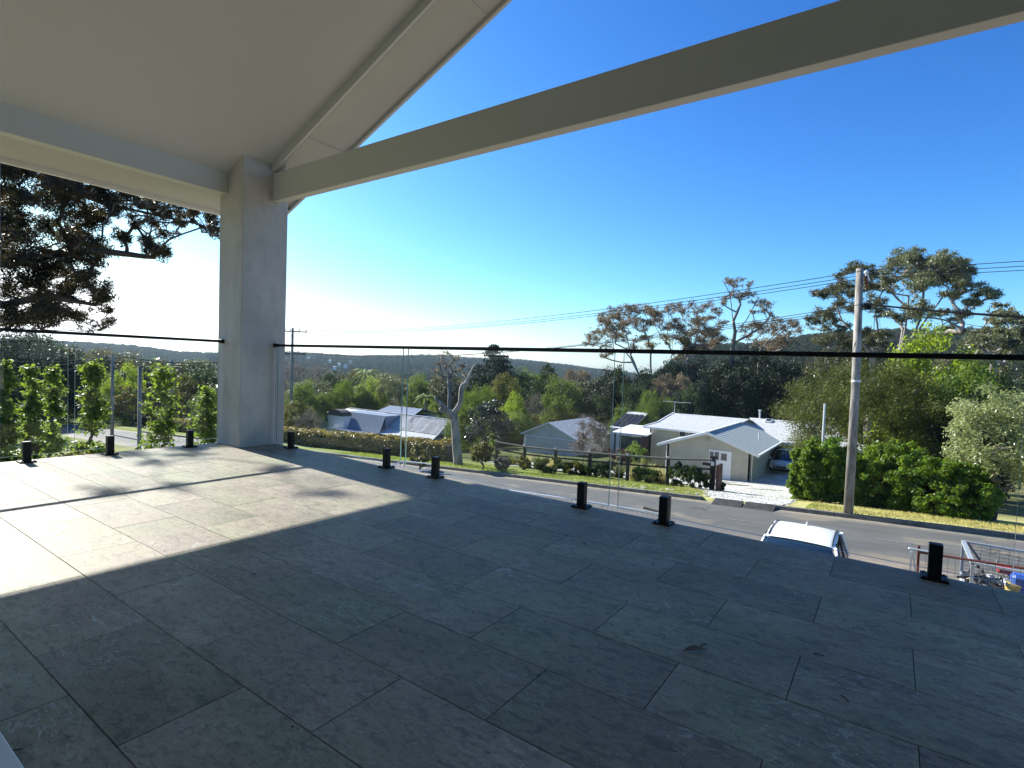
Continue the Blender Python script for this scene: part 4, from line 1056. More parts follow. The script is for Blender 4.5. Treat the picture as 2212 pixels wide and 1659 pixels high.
px_tree('gum_tree', 'thin pale trunked gum at the right edge above the handrail', 'z6', 56, (1960, 1180), [[(1945, 1130), (1950, 1060), (1975, 900), (1980, 740), (2010, 600)], [(1975, 900), (2100, 800), (2160, 700)], [(1950, 1050), (1900, 920), (1860, 830)]],
        rgt, LM['gum'], M['bark_gum'], 34, .26, .10, .22, .02, seed=10, step=.9)
# tall dead-looking gum left of the pine
rngp = [(1000+i, 0) for i in range(1)]
dg = [(955,770,10),(970,765,10),(985,775,10),(1000,790,9),(945,785,9),(965,790,11),(985,800,11),(940,800,9),(1004,808,8),(975,815,9),(955,812,9),(993,826,7)]
px_tree('gum_tree', 'thin half bare gum left of the tall dark pine', 'z1', 86, (4*972, 4*(862-328.4)), [[(4*972, 4*(850-328.4)), (4*970, 4*(815-328.4)), (4*962, 4*(785-328.4)), (4*955, 4*(765-328.4))], [(4*970, 4*(815-328.4)), (4*985, 4*(790-328.4)), (4*990, 4*(772-328.4))]],
        [(4*a, 4*(b_-328.4), c*4) for a, b_, c in dg], LM['gum_brown'], M['bark_grey'], 12, .28, .11, .35, .03, seed=11, step=1.0)
# the big gum overhanging from the left: limbs and leaves close to the deck
near = [(20,370,22),(60,378,22),(110,395,24),(160,400,24),(215,415,24),(100,430,26),(40,425,26),(150,440,24),(205,450,24),(250,440,22),(290,466,20),(325,480,18),(350,500,16),(310,518,18),(268,508,18),(340,545,15),(328,530,12),(370,442,16),(420,458,13),(450,466,14),(400,448,14),
        (20,490,26),(60,515,26),(110,500,26),(165,520,26),(190,560,22),(30,560,26),(80,580,26),(130,575,24),(180,600,22),(222,622,18),(40,630,28),(90,650,26),(140,640,24),(212,650,18),(234,690,10),(232,668,12),(165,680,18),(105,690,22),(30,690,26),(195,700,14),(60,605,24),(10,540,24),(225,645,14)]
_r = random.Random(9)
for _ in range(70): near.append((_r.uniform(-5, 235), _r.uniform(350, 700), _r.uniform(14, 24)))
for _ in range(16): near.append((_r.uniform(230, 360), _r.uniform(410, 545), _r.uniform(10, 16)))
for _ in range(22): _x = _r.uniform(100, 465); near.append((_x, 345+_x*.235+_r.uniform(-8, 25), _r.uniform(9, 15)))
for _ in range(34): _x = _r.uniform(300, 470); near.append((_x, 455+(_x-330)*.30+_r.uniform(-16, 12), _r.uniform(5, 10)))
near = [c for c in near if not (c[0] > 235 and c[1] > 565)]
outs = [(x, y, 30) for x, y in [(-60,360),(-130,380),(-200,360),(-60,440),(-140,460),(-50,520),(-120,560),(-60,620),(-150,640),(-40,690),(-220,460),(-230,560),(-300,420),(-320,520),(-100,320),(0,330),(60,310),(-200,290),(-60,260),(110,290),(160,330),(230,350),(300,380)]]
outs += [(x, y, 11) for x, y in [(-140,60),(-60,120),(20,60),(-40,190),(70,150),(-150,190),(30,240),(110,60)]]
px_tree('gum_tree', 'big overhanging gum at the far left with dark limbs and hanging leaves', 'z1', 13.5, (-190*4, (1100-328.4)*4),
        [[(-190*4, (760-328.4)*4), (-175*4, (640-328.4)*4), (-170*4, (480-328.4)*4), (-160*4, (330-328.4)*4)],
         [(-175*4, (620-328.4)*4), (0, (568-328.4)*4), (60*1*4, (562-328.4)*4), (105*4, (532-328.4)*4), (170*4, (505-328.4)*4), (240*4, (478-328.4)*4)],
         [(-172*4, (420-328.4)*4), (0, (356-328.4)*4), (100*4, (385-328.4)*4), (225*4, (436-328.4)*4), (330*4, (458-328.4)*4), (430*4, (478-328.4)*4), (470*4, (492-328.4)*4)],
         [(225*4, (436-328.4)*4), (300*4, (430-328.4)*4), (400*4, (455-328.4)*4)],
         [(-180*4, (700-328.4)*4), (0, (700-328.4)*4), (92*4, (694-328.4)*4)],
         [(60*4, (562-328.4)*4), (140*4, (545-328.4)*4), (225*4, (548-328.4)*4), (300*4, (560-328.4)*4)],
         [(-160*4, (500-328.4)*4), (0, (660-328.4)*4), (100*4, (640-328.4)*4), (200*4, (660-328.4)*4)]],
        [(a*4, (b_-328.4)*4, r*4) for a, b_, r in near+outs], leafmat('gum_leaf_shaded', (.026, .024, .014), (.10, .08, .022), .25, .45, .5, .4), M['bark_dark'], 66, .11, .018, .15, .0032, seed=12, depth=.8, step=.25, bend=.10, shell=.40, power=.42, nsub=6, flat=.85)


def dome_from(name, label, px, top, dist, wpx, lmat, ncl, per, L, Wd, mode='mix', seed=1, hz=None, cl=.2, cat='tree', barkm=None, lmat2=None, zlow=.12, flat=.8, twigs=300, shell=.4, elong=1.0):
    rng = np.random.default_rng(seed); P = at_d(px, top, dist); x, y = float(P[0]), float(P[1]); z = gz(x, y); H = float(P[2])-z
    R = wpx/FPX*dist*cos(math.atan2(px-1106, FPX))/2
    C = []; RR_ = []
    while len(C) < ncl:
        u = unit(rng.normal(size=3))
        if u[2] < (-.98 if zlow <= 0 else -.6): continue
        k = rng.uniform(.25, 1)**.4*(1+.12*math.sin(4*math.atan2(u[1], u[0])+seed))
        C.append([u[0]*R*k*.88, u[1]*R*k*.88*elong, H*(zlow+.5*(1-zlow))+u[2]*H*.5*(1-zlow)*k*.93]); RR_.append(cl*min(R, H)*rng.uniform(.7, 1.3))
    C = np.array(C)
    N, Pn, tips = skeleton(rng, [[(0, 0, -.2), (.1, .05, H*.15), (0, 0, H*.4)]], C, step=max(.25, H*.08))
    tm = limb_mesh('trunk', N, Pn, barkm or M['bark_dark'], H*.03, .012, .45, 5)
    V, Fc = clump_leaves(rng, C, np.array(RR_), per, L, Wd, mode, flat, shell)
    if lmat2: cr = [np_mesh('crown', V, Fc, [lmat, lmat2], mi=(rng.uniform(0, 1, len(Fc)) < .25).astype(int))]
    else: cr = [np_mesh('crown', V, Fc, lmat)]
    return finish_tree(name, label, cat, (x, y, z), tm, cr)
dome_from('wattle_tree', 'big rounded olive green wattle dome behind the bright shrub hedge', 1880, 781, 39, 400, LM['wattle'], 240, 260, .17, .045, 'mix', seed=3, cl=.15, shell=.5)
dome_from('shrub', 'dark glossy rounded camellia shrub right of the dead tree', 1060, 866, 44, 108, LM['gloss'], 80, 90, .16, .09, seed=4, cl=.22, cat='shrub')
dome_from('shrub', 'cream variegated tall shrub at the right edge of the view', 2160, 832, 27.5, 210, LM['pale'], 110, 120, .15, .05, seed=5, cl=.22, cat='shrub')
dome_from('shrub', 'greyish purple wispy shrub standing in front of the white garage', 1277, 896, 37, 84, LM['grey'], 60, 60, .16, .05, seed=6, cl=.22, cat='shrub', barkm=M['bark_grey'], lmat2=LM['purple'])
dome_from('shrub', 'small leafy green bush left of the white garage', 1068, 948-8, 40, 34, LM['light'], 24, 90, .14, .08, seed=7, cat='shrub')
dome_from('shrub', 'pale flowering bush behind the left end post of the rail fence', 1042, 952, 30, 56, LM['olive'], 40, 90, .13, .06, seed=8, cat='shrub')
dome_from('shrub', 'yellow green bush between the long hedge and the dead tree', 905, 955, 31, 50, LM['hedge'], 36, 100, .12, .06, seed=9, cat='shrub')
dome_from('shrub', 'yellow orange rounded shrub tree left of the slim near timber pole', 285, 831, 84, 76, LM['wattle'], 60, 90, .20, .11, seed=10, cat='shrub', lmat2=LM['yellow'])
dome_from('shrub', 'yellow green shrub on the lawn side behind the red door fence', 1372, 955, 42, 60, LM['light'], 30, 80, .14, .07, seed=12, cat='shrub')
dome_from('shrub', 'reddish brown leaved shrub beside the grey garden wall', 1335, 968, 38, 60, LM['purple'], 36, 70, .14, .06, seed=13, cat='shrub')
# bright shrub row beside the driveway (the plants have grown together but each has its own crown)
for i, (px, top, dist, w, h_) in enumerate([(1752, 947, 27.4, 70, 0), (1800, 941, 28.0, 110, 0), (1885, 947, 27.9, 110, 0), (1960, 952, 27.6, 110, 0), (2040, 983, 27.0, 110, 0), (2098, 998, 27.0, 90, 0)]):
    lab = ['bright leafy shrub at the driveway end of the shrub row', 'bright leafy shrub just left of the near power pole', 'bright leafy shrub just right of the near power pole', 'bright shrub in the middle of the row right of the power pole', 'lower bright shrub near the right end of the shrub row', 'darkest, lowest shrub ending the row on the right'][i]
    dome_from('shrub', lab, px, top, dist, w*1.25, LM['camellia'], 210, 85, .13, .07, seed=20+i, cl=.15, cat='shrub', zlow=-.12, shell=.35)
# palm crowns in the valley
def palm(label, px, top, dist, s):
    P = at_d(px, top, dist); z = float(terrain(P[0], P[1])); H = P[2]-z; root = thing('palm_tree', label, 'palm', (P[0], P[1], z))
    b = MB(); b.tube([(0, 0, 0), (.1, 0, H*.5), (0, 0, H)], [.2, .16, .13], 7); b.build('trunk', M['bark_grey'], root)
    b = MB(); r_ = random.Random(int(px))
    for k in range(26):
        a = k*2.4; e = r_.uniform(-.1, 1.1); pts = []; 
        for j in range(6):
            t = j/5; pts.append((cos(a)*s*t*cos(e*.6), sin(a)*s*t*cos(e*.6), H+s*(t*math.sin(e)-.75*t*t)))
        for j in range(5):
            A, B_ = Vector(pts[j]), Vector(pts[j+1]); d = (B_-A).normalized(); sd = d.cross(Vector((0, 0, 1))).normalized()*s*.16*(1-.6*j/5)
            dn = Vector((0, 0, -s*.09))
            for q in (0, .5): 
                A2 = A.lerp(B_, q); b.add([A2, A2+sd+dn+d*.15, A2+d*.18], [(0, 1, 2)]); b.add([A2, A2-sd+dn+d*.15, A2+d*.18], [(0, 1, 2)])
    b.build('crown', LM['light'], root)
palm('feathery palm crown in the valley left of the middle glass joint', 790, 806, 105, 3.4)
palm('small yellow green tree fern above the right end of the rusty roof', 920, 856, 84, 1.9)

# long clipped hedge
def hedge(name, label, pts, h, wd, seed, per_m, lmat, tipmat, L=.085, Wd=.05):
    rng = np.random.default_rng(seed); P = []; Nn = []; tip = []
    b = MB()
    for (x0, y0), (x1, y1) in zip(pts[:-1], pts[1:]):
        Lg = math.hypot(x1-x0, y1-y0); n = int(per_m*Lg); t = rng.uniform(0, 1, n); d = np.array([x1-x0, y1-y0])/Lg; s = np.array([d[1], -d[0]])
        side = rng.choice(3, n, p=[.42, .38, .20]); u = rng.uniform(0, 1, n)
        off = np.where(side == 0, -wd/2, np.where(side == 1, (u-.5)*wd, wd/2)); zz = np.where(side == 1, 1.0, u)*h
        bump = .10*np.sin(t*Lg*2.1)+.07*np.sin(t*Lg*5.3+1)+rng.normal(size=n)*.05
        off = off + np.where(side == 1, 0, np.sign(off)*bump*.6*(zz/h)) + rng.normal(size=n)*.05; zz = zz + np.where(side == 1, bump, 0)
        x = x0+(x1-x0)*t+s[0]*-off*-1; y = y0+(y1-y0)*t+s[1]*off*1
        P.append(np.stack([x, y, ground(x, y)+np.maximum(.02, zz)], -1)); nv = np.zeros((n, 3)); nv[:, 0] = s[0]*np.sign(off)*(side != 1); nv[:, 1] = s[1]*np.sign(off)*(side != 1); nv[:, 2] = (side == 1); Nn.append(nv); tip.append((zz > h*.86) & (rng.uniform(0, 1, n) < .75))
        m_ = max(1, int(Lg/1.5))
        for k in range(m_):
            xa, ya, xb, yb = x0+(x1-x0)*k/m_, y0+(y1-y0)*k/m_, x0+(x1-x0)*(k+1)/m_, y0+(y1-y0)*(k+1)/m_
            b.bar((xa, ya, gz(xa, ya)+h*.45), (xb, yb, gz(xb, yb)+h*.45), wd*.8, h*.86)
    P = np.concatenate(P); Nn = np.concatenate(Nn); tip = np.concatenate(tip)
    V, Fc = leaf_quads(rng, P, Nn, L, Wd)
    C0 = P.mean(0); root = thing(name, label, 'hedge', (pts[0][0], pts[0][1], gz(*pts[0])))
    o = np.array([pts[0][0], pts[0][1], gz(*pts[0])])
    cr = link('foliage', np_mesh('foliage', V-o, Fc, [lmat, tipmat], mi=tip.astype(int)), root)
    b.v = [tuple(np.array(v)-o) for v in b.v]; b.build('dark_core', M['bark_dark'], root)  # solid dark block stands in for the shaded hedge interior
hp = [gnd(612, 948), gnd(700, 966), gnd(800, 982), gnd(960, 993)]
hedge('hedge', 'long clipped hedge with orange new tips along the far side of the street', [(-62, 26.9), (-50, 26.8), (-40, 26.7), (-31, 26.6), (-25.5, 26.5), (-21.6, 26.4)], 1.28, 1.2, 3, 1150, LM['hedge'], LM['hedge_tip'], .15, .085)

# young pear trees left of the deck
rngq = np.random.default_rng(40)
pear_made = None
for i, (px, top, dist, w, lab) in enumerate([(13, 770, 13.0, 62, 'leftmost slender young pear tree at the left frame edge'), (68, 780, 14.5, 60, 'slender young pear tree second from the left edge'), (118, 786, 17.0, 56, 'darker young pear tree left of the glass joint'),
        (205, 781, 13.5, 82, 'slender young pear tree right of the left glass joint'), (352, 786, 13.2, 96, 'tallest leafy young pear tree between slim pole and pillar'), (446, 826, 15.0, 78, 'young pear tree partly hidden by the left side of the pillar')]):
    P = at_d(px, top, dist); x, y = float(P[0]), float(P[1]); z = gz(x, y); H = float(P[2])-z
    tm, cr = generic(100+i, H, w/FPX*dist*cos(math.atan2(px-1106, FPX))/2*.86, 0, 0, 120, 62, .075, .055, LM['pear'], M['bark_dark'], cl=.62, shape='column', r0=.05, shell=.8)
    finish_tree('pear_tree', lab, 'tree', (x, y, z), tm, cr, 'young pear trees along the side garden')
# garden plants below the left balustrade
def tuft(name, label, x, y, h, r, n, lmat, seed, cat='plant', wd=.03, z=None, up=.6):
    rng = np.random.default_rng(seed); V = []; Fc = []
    a = rng.uniform(0, 2*pi, n); e = rng.uniform(0, 1.0, n); ln = rng.uniform(.45, 1.2, n)
    bb_ = rng.uniform(0, 2*pi, n); br_ = np.sqrt(rng.uniform(0, 1, n))*r*.28; base = np.stack([np.cos(bb_)*br_, np.sin(bb_)*br_, np.zeros(n)], -1)
    for k in range(n):
        d = np.array([cos(a[k]), sin(a[k]), 0]); s_ = np.array([-sin(a[k]), cos(a[k]), 0])*wd*.5; pts = []
        for j, t in enumerate((0, .45, .8, 1.0)):
            p = base[k] + d*(r*t*t*(1-e[k]*.5))*ln[k] + np.array([0, 0, h*ln[k]*(t*(1.2) - t*t*(.85*(1-e[k])+.1))]); wq = s_*(1, .9, .6, .08)[j]; pts += [p-wq, p+wq]
        o = len(V); V += pts; Fc += [(o, o+1, o+3, o+2), (o+2, o+3, o+5, o+4), (o+4, o+5, o+7, o+6)]
    me = np_mesh('blades', V, Fc, lmat); zz = gz(x, y) if z is None else z
    root = thing(name, label, cat, (x, y, zz)); link('blades', me, root); return root
p = at_d(262, 960, 11.0); tuft('cordyline', 'spiky dark red cordyline below the left balustrade', p[0], p[1], 1.45, .6, 60, LM['purple'], 3, wd=.06)
p = at_d(240, 978, 10.5); tuft('cordyline', 'lower dark red cordyline in front of the spiky one', p[0], p[1], 1.0, .6, 50, LM['purple'], 4, wd=.06)
for i, (px, py, d_, w, key, lab) in enumerate([(60, 930, 14.5, 120, 'dark', 'low dark shrub under the leftmost pear trees'), (150, 945, 12.5, 100, 'olive', 'olive ground shrub below the left glass joint'), (120, 905, 19, 110, 'dark', 'spreading dark shrub beside the road left of the joint'),
        (225, 955, 10.8, 60, 'olive', 'small shrub left of the red cordyline'), (330, 962, 10.5, 70, 'dark', 'low dark shrub right of the red cordyline'), (20, 900, 20, 120, 'dark', 'dark shrub at the left frame edge by the road'), (70, 975, 9.5, 90, 'mid', 'leafy ground cover plant at the lower left below the deck')]):
    dome_from('shrub', lab, px, py, d_, w, LM[key], 34, 110, .09, .045, seed=90+i, cl=.30, cat='shrub', zlow=-.1)
for i, (px, py, d_, r) in enumerate([(35, 985, 9.8, .5), (100, 970, 10.6, .6), (165, 985, 9.6, .38), (90, 945, 13.2, .7), (20, 960, 12, .6)]):
    P = at_d(px, py, d_); bm = bmesh.new(); bmesh.ops.create_icosphere(bm, subdivisions=3, radius=r)
    for v in bm.verts: v.co.x *= 1.6; v.co.z *= .6; v.co += v.co.normalized()*(.16*r*math.sin(v.co.x*5+i)*math.cos(v.co.y*6+v.co.z*4))
    me = bpy.data.meshes.new('boulder'); bm.to_mesh(me); bm.free(); me.materials.append(bpy.data.materials['boulder_stone'])
    for pl in me.polygons: pl.use_smooth = True
    o = link('boulder', me); o.location = (P[0], P[1], gz(P[0], P[1])+r*.2); tag(o, ['sandstone boulder at the lower left under the pear trees', 'largest near sandstone boulder left of the glass joint', 'small sandstone boulder right of the glass joint', 'long sandstone ledge behind the near boulders', 'sandstone block at the left frame edge'][i], 'rock', 'sandstone in the side garden')
# plants along the rail fence
fence_plants = [(1104, 1000, 'tuft', 'green grass tuft left of the first fence bay'), (1135, 1005, 'straw', 'tawny flowering grass at the first fence bay'), (1166, 1008, 'tuft', 'bright green strappy tuft in the second fence bay'), (1192, 1012, 'straw', 'tawny grass right of the strappy tuft'),
    (1225, 1018, 'dark', 'dark strappy clump in the third fence bay'), (1262, 1024, 'dark', 'second dark strappy clump in the third fence bay'), (1302, 1026, 'dark', 'silvery dark clump left of the second glass joint'), (1338, 1030, 'dark', 'dark clump right of the second glass joint'),
    (1372, 1036, 'straw', 'big tawny drooping grass left half of the fifth bay'), (1405, 1038, 'straw', 'big tawny drooping grass right half of the fifth bay'), (1430, 1040, 'straw', 'smaller tawny grass at the sixth fence post')]
for i, (px, py, k, lab) in enumerate(fence_plants):
    p = gnd(px, py+4); big = i in (8, 9)
    tuft('grass_clump', lab, p[0], p[1]-.1, {'tuft': .95, 'straw': 1.15 if big else .95, 'dark': .85}[k], {'tuft': .8, 'straw': 1.1, 'dark': .75}[k], {'tuft': 190, 'straw': 300, 'dark': 170}[k], {'tuft': LM['grass'], 'straw': LM['straw'], 'dark': LM['dark']}[k], 50+i, 'grass clump', {'tuft': .022, 'straw': .018, 'dark': .05}[k])
for i, (px, top, dist, w, lab) in enumerate([(1470, 1000, 28.4, 62, 'dark feathery shrub behind the last fence bay, left half'), (1512, 1004, 28.0, 56, 'dark feathery shrub behind the last fence bay, right half'), (1556, 1040, 28.2, 22, 'small dark shrub at the foot of the gate post'), (1130, 985, 32, 40, 'low olive shrub behind the first fence bays'), (1240, 998, 31, 50, 'low shrub behind the third fence bay'), (1085, 990, 31, 40, 'low grey shrub at the left fence post'), (1185, 985, 30.5, 70, 'dark shrub mass behind the second fence bay'), (1300, 1000, 30.5, 74, 'dark shrub mass behind the fourth fence bay'), (1395, 1010, 29.5, 70, 'dark shrub mass behind the tawny grasses')]):
    dome_from('shrub', lab, px, top, dist, w, LM[('dark', 'dark', 'dark', 'olive', 'olive', 'grey', 'dark', 'dark', 'dark')[i]], 34, 80, .13, .045, 'up', seed=60+i, cat='shrub', zlow=0)
# under-hedge planting, verge grass
def grass_strip(name, label, n, seed, fn, h, mats, wd=.02):
    rng = np.random.default_rng(seed); x, y = fn(rng, n); z = ground(x, y)+.0
    keep = ~((x > -5.2) & (x < -1.0) & (y < 26)); x, y, z = x[keep], y[keep], z[keep]; n = len(x)
    a = rng.uniform(0, 2*pi, n); hh = h*rng.uniform(.4, 1.3, n); ln = rng.normal(size=(n, 2))*hh[:, None]*.5
    B_ = np.stack([x, y, z], -1); s_ = np.stack([np.cos(a)*wd, np.sin(a)*wd, np.zeros(n)], -1)
    T = B_ + np.stack([ln[:, 0], ln[:, 1], hh], -1); V = np.stack([B_-s_, B_+s_, T], 1).reshape(-1, 3)
    yel = (rnoise(x, y, 1.3)+(x+7)*.12+rng.normal(size=n)*.4) > .35
    o = link(name, np_mesh(name, V, np.arange(n*3).reshape(-1, 3), mats, mi=yel.astype(int))); tag(o, label, 'grass', kind='stuff')
grass_strip('grass', 'short green and straw yellow grass on the verges along the street', 42000, 5, lambda r, n: (r.uniform(-30, 9, n), 23.2+r.uniform(0, 1, n)**.9*3.2), .075, [LM['grass'], LM['straw']], .016)
# dead tree
def dead_tree():
    B = gnd(955, 1003); d0 = math.hypot(B[0]-CAM[0], B[1]-CAM[1]); q = lambda x, y: at_d(604.9+.1875*x, 725.8+.1875*y, d0)-B
    root = thing('dead_tree', 'bare forked dead tree trunk standing at the right end of the hedge', 'tree', B)
    b = MB(); k = d0/FPX*.1875
    rj_ = random.Random(2)
    def limb(pts): b.tube([q(x, y)+np.array([rj_.uniform(-.04, .04), 0, 0]) for x, y, _ in pts], [r*k*rj_.uniform(1.05, 1.3) for _, _, r in pts], 9)
    limb([(2045, 1500, 52), (2045, 1440, 46), (2040, 1300, 44), (2030, 1150, 42), (2010, 1020, 42), (1995, 930, 44), (2000, 890, 36)])
    limb([(2000, 900, 36), (2040, 830, 26), (2075, 760, 26), (2085, 680, 28), (2095, 600, 27), (2120, 560, 26), (2155, 545, 24), (2165, 500, 14), (2185, 440, 12), (2205, 400, 11), (2240, 345, 9), (2262, 318, 5)])
    limb([(1985, 930, 38), (1925, 860, 30), (1870, 810, 24), (1820, 760, 20), (1795, 715, 15), (1775, 690, 6)])
    limb([(1975, 905, 18), (1900, 880, 17), (1850, 850, 20), (1840, 828, 12)])
    limb([(1990, 880, 14), (1960, 860, 10), (1945, 850, 5)])
    limb([(2100, 575, 16), (2085, 570, 14), (2078, 566, 8)])
    b.build('trunk', M['bark_dead'], root, True)
dead_tree()

# ------------------------------------------------------------------ houses across the street
def z7(x, y): return (1560+x*.25316)/1.15732, (980+y*.25316)/1.15732
def z3(x, y): return 604.9+.1875*x, 725.8+.1875*y
def z4(x, y): return 950.5+.1953*x, 725.8+.1953*y
def board_mat(name, col, pitch=.3):
    t = NT(name); p = t.pos(); sx = t.new('ShaderNodeSeparateXYZ'); t.l.new(p, sx.inputs[0])
    n = t.noise(1.2, 4); t.base(t.ramp(n, [(.3, tuple(c*.9 for c in col)), (.7, tuple(c*1.06 for c in col))])).set(Roughness=.75); return t.m
M['cream'] = board_mat('cream_sheeting', (.46, .42, .33)); M['greywall'] = board_mat('grey_sheeting', (.46, .47, .47)); M['wboard'] = board_mat('weatherboard', (.42, .46, .42))
M['wtrim'] = plain('white_trim', (.74, .74, .72), .5, var=.05)
M['rooftile'] = plain('pale_roof_tile', (.56, .555, .53), .6, var=.16, scale=5)
M['rooftile_shade'] = plain('shaded_roof_tile', (.44, .48, .45), .6, var=.10, scale=5)  # same tile for the right slope, with its shade put into the colour
M['dkwood'] = plain('dark_stained_timber', (.030, .024, .020), .8, var=.4, scale=8)
M['oldtimber'] = plain('weathered_rail', (.11, .10, .085), .85, var=.3, scale=8)
M['redwood'] = plain('red_brown_panel', (.060, .018, .012), .7, var=.25, scale=5)
M['dkgreen'] = plain('dark_green_trim', (.02, .04, .035), .6)
def rust_mat():
    t = NT('rusty_iron'); p = t.pos(); a = t.noise(1.1, 7, .68, t.scalev(p, (1, .35, .5))); b = t.noise(6, 5, .7, t.scalev(p, (1, .3, .3)))
    col = t.ramp(a, [(.38, (.60, .60, .58)), (.5, (.44, .41, .39)), (.62, (.26, .21, .19))])
    col = t.mix(t.ramp(b, [(.45, 0.0), (.62, .8)]), col, (.62, .63, .62)); t.base(col).set(Roughness=.7, Metallic=.0, Specular_IOR_Level=.3); return t.m
M['rust'] = rust_mat(); M['zinc'] = plain('zinc_roof', (.50, .51, .51), .65, .0, .15, 3); M['slate'] = plain('blue_grey_iron', (.17, .22, .30), .6, .0, .12, 3)  # slate: blue of the cottage's shaded slope put into the colour
def courses(b, A, B_, C_, D, n, lift=.03, rise=.016):
    """stepped tile courses between eave A-B and ridge D-C"""
    A, B_, C_, D = map(Vector, (A, B_, C_, D)); nrm = (B_-A).cross(D-A).normalized()
    for i in range(n):
        t0, t1 = i/n, (i+1)/n; p = A.lerp(D, t0)+nrm*(lift+rise); q = B_.lerp(C_, t0)+nrm*(lift+rise); r = B_.lerp(C_, t1)+nrm*lift; s_ = A.lerp(D, t1)+nrm*lift
        b.add([p, q, r, s_, p-nrm*rise, q-nrm*rise], [(0, 1, 2, 3), (4, 5, 1, 0)])
def ribs(b, A, B_, C_, D, n, w=.03, h=.03):
    A, B_, C_, D = map(Vector, (A, B_, C_, D)); nrm = (B_-A).cross(D-A).normalized()
    for i in range(n+1): t = i/n; b.bar(A.lerp(B_, t)+nrm*h*.5, D.lerp(C_, t)+nrm*h*.5, w, h, nrm)
def rel(b, o): b.v = [(v[0]-o[0], v[1]-o[1], v[2]-o[2]) for v in b.v]; return b
def quadsolid(b, p, t):       # thick plate from 4 corners, thickness t against its normal
    p = [Vector(q) for q in p]; n = (p[1]-p[0]).cross(p[3]-p[0]).normalized(); q = [v-n*t for v in p]
    return b.add(p+q, [(0,1,2,3),(7,6,5,4),(0,4,5,1),(1,5,6,2),(2,6,7,3),(3,7,4,0)])
# -- cream garage and house
Y = YGAR
eL, ap, eR = on_y(*z7(352, 508), Y), on_y(*z7(833, 397), Y), on_y(*z7(1332, 621), Y)
wR, wL = on_y(*z7(1250, 640), Y)[0], on_y(*z7(430, 530), Y)[0]
zb = gz(wR, Y)-.25; ze = min(eL[2], eR[2]); za = ap[2]; xa_ = ap[0]; xeL, xeR = eL[0], eR[0]
YB = Y+13.5
O = (wR, Y, zb)
gh = thing('house', 'cream house with pale tiled roofs and a gabled garage facing the gravel driveway', 'house', O)
b = MB(); zw = ze+(za-ze)*.0
b.add([(wL, Y, zb-.6), (wR, Y, zb-.3), (wR, Y, ze+.10), (xa_, Y, za-.12), (wL, Y, ze+.10), (wL, Y+.15, zb-.6), (wR, Y+.15, zb-.3), (wR, Y+.15, ze+.10), (xa_, Y+.15, za-.12), (wL, Y+.15, ze+.10)],
      [(0,1,2,3,4), (9,8,7,6,5)])
b.box(wR-.15, wR, Y, YB-3, zb-.3, ze+.05); b.box(wL, wL+.15, Y, YB-8, zb-.6, ze+.05)
rel(b, O).build('wall', M['cream'], gh)
b = MB()      # horizontal sheet joints and cover strips on the gable wall
for k in range(1, 9):
    z_ = zb+.45*k
    if z_ < ze+.05: b.box(wL+.02, wR-.02, Y-.012, Y-.002, z_-.008, z_+.008)
rel(b, O).build('sheet_joints', M['cream'], gh)
for (A_, B2, nm) in (((xeR, ze), (xa_, za), 'right'), ((xeL, ze), (xa_, za), 'left')):
    b = MB(); yf = Y-.35
    if nm == 'right': cor = [(A_[0], yf, A_[1]), (A_[0], YB-3.4, A_[1]), (B2[0], YB+.5, B2[1]), (B2[0], yf, B2[1])]
    else: cor = [(B2[0], yf, B2[1]), (B2[0], YB+.5, B2[1]), (A_[0], YB-6, A_[1]), (A_[0], yf, A_[1])]
    quadsolid(b, cor, .06); o_ = rel(b, O).build('roof', M['rooftile_shade'] if nm == 'right' else M['rooftile'], gh)
    b = MB()
    if nm == 'right': courses(b, cor[0], cor[1], cor[2], cor[3], 18, .0)
    else: courses(b, cor[2], cor[3], cor[0], cor[1], 13, .0)
    rel(b, O).build('tile_courses', M['rooftile_shade'] if nm == 'right' else M['rooftile'], o_, kind='stuff')
b = MB(); 
b.bar((xeL-.1, Y-.37, ze-.08), (xa_, Y-.37, za-.04), .04, .20); b.bar((xa_, Y-.372, za-.04), (xeR+.1, Y-.372, ze-.08), .04, .20)
b.bar((xeR+.05, Y-.35, ze-.03), (xeR+.05, YB-3.4, ze-.03), .12, .14); b.bar((xeL-.03, Y-.3, ze-.03), (xeL-.03, YB-6, ze-.03), .12, .14)
rel(b, O).build('barge_boards', M['wtrim'], gh)
dl, dr = on_y(*z7(952, 578), Y), on_y(*z7(1066, 590), Y); db = zb-.1
b = MB(); b.box(dl[0], dr[0], Y-.06, Y-.02, db, dl[2]); door_ = rel(b, O).build('door', M['white'], gh)
b = MB(); b.box(dl[0]+.08, dl[0]+.08+.5*(dr[0]-dl[0]), Y-.075, Y-.065, dl[2]-.75, dl[2]-.2); rel(b, O).build('pane', M['darkglass'], door_)
b = MB(); b.box(dr[0]-.09, dr[0]-.04, Y-.11, Y-.062, db+.95, db+1.02); rel(b, O).build('handle', M['zinc'], door_)
w0 = on_y(*z7(842, 565), Y)
b = MB(); b.box(w0[0], dl[0]-.01, Y-.05, Y-.02, dl[2]-1.15, dl[2]); win = rel(b, O).build('window', M['wtrim'], gh)
mw = (dl[0]-w0[0]-.06)/2
for k in range(2):
    b = MB(); xk = w0[0]+.07+k*mw; b.box(xk, xk+mw-.10, Y-.065, Y-.055, dl[2]-.75, dl[2]-.15); rel(b, O).build('pane', M['darkglass'], win)
b = MB(); b.tube([(wL-.02, Y-.10, ze-.05), (wL-.02, Y-.10, zb-.5)], .045, 8); b.tube([(wR+.06, Y+.3, ze-.05), (wR+.06, Y+.3, zb-.2)], .045, 8); rel(b, O).build('downpipe', M['wtrim'], gh)
b = MB(); b.cbox(xa_-.22, xa_+.22, Y-.05, Y-.02, za-.75, za-.42, .01)
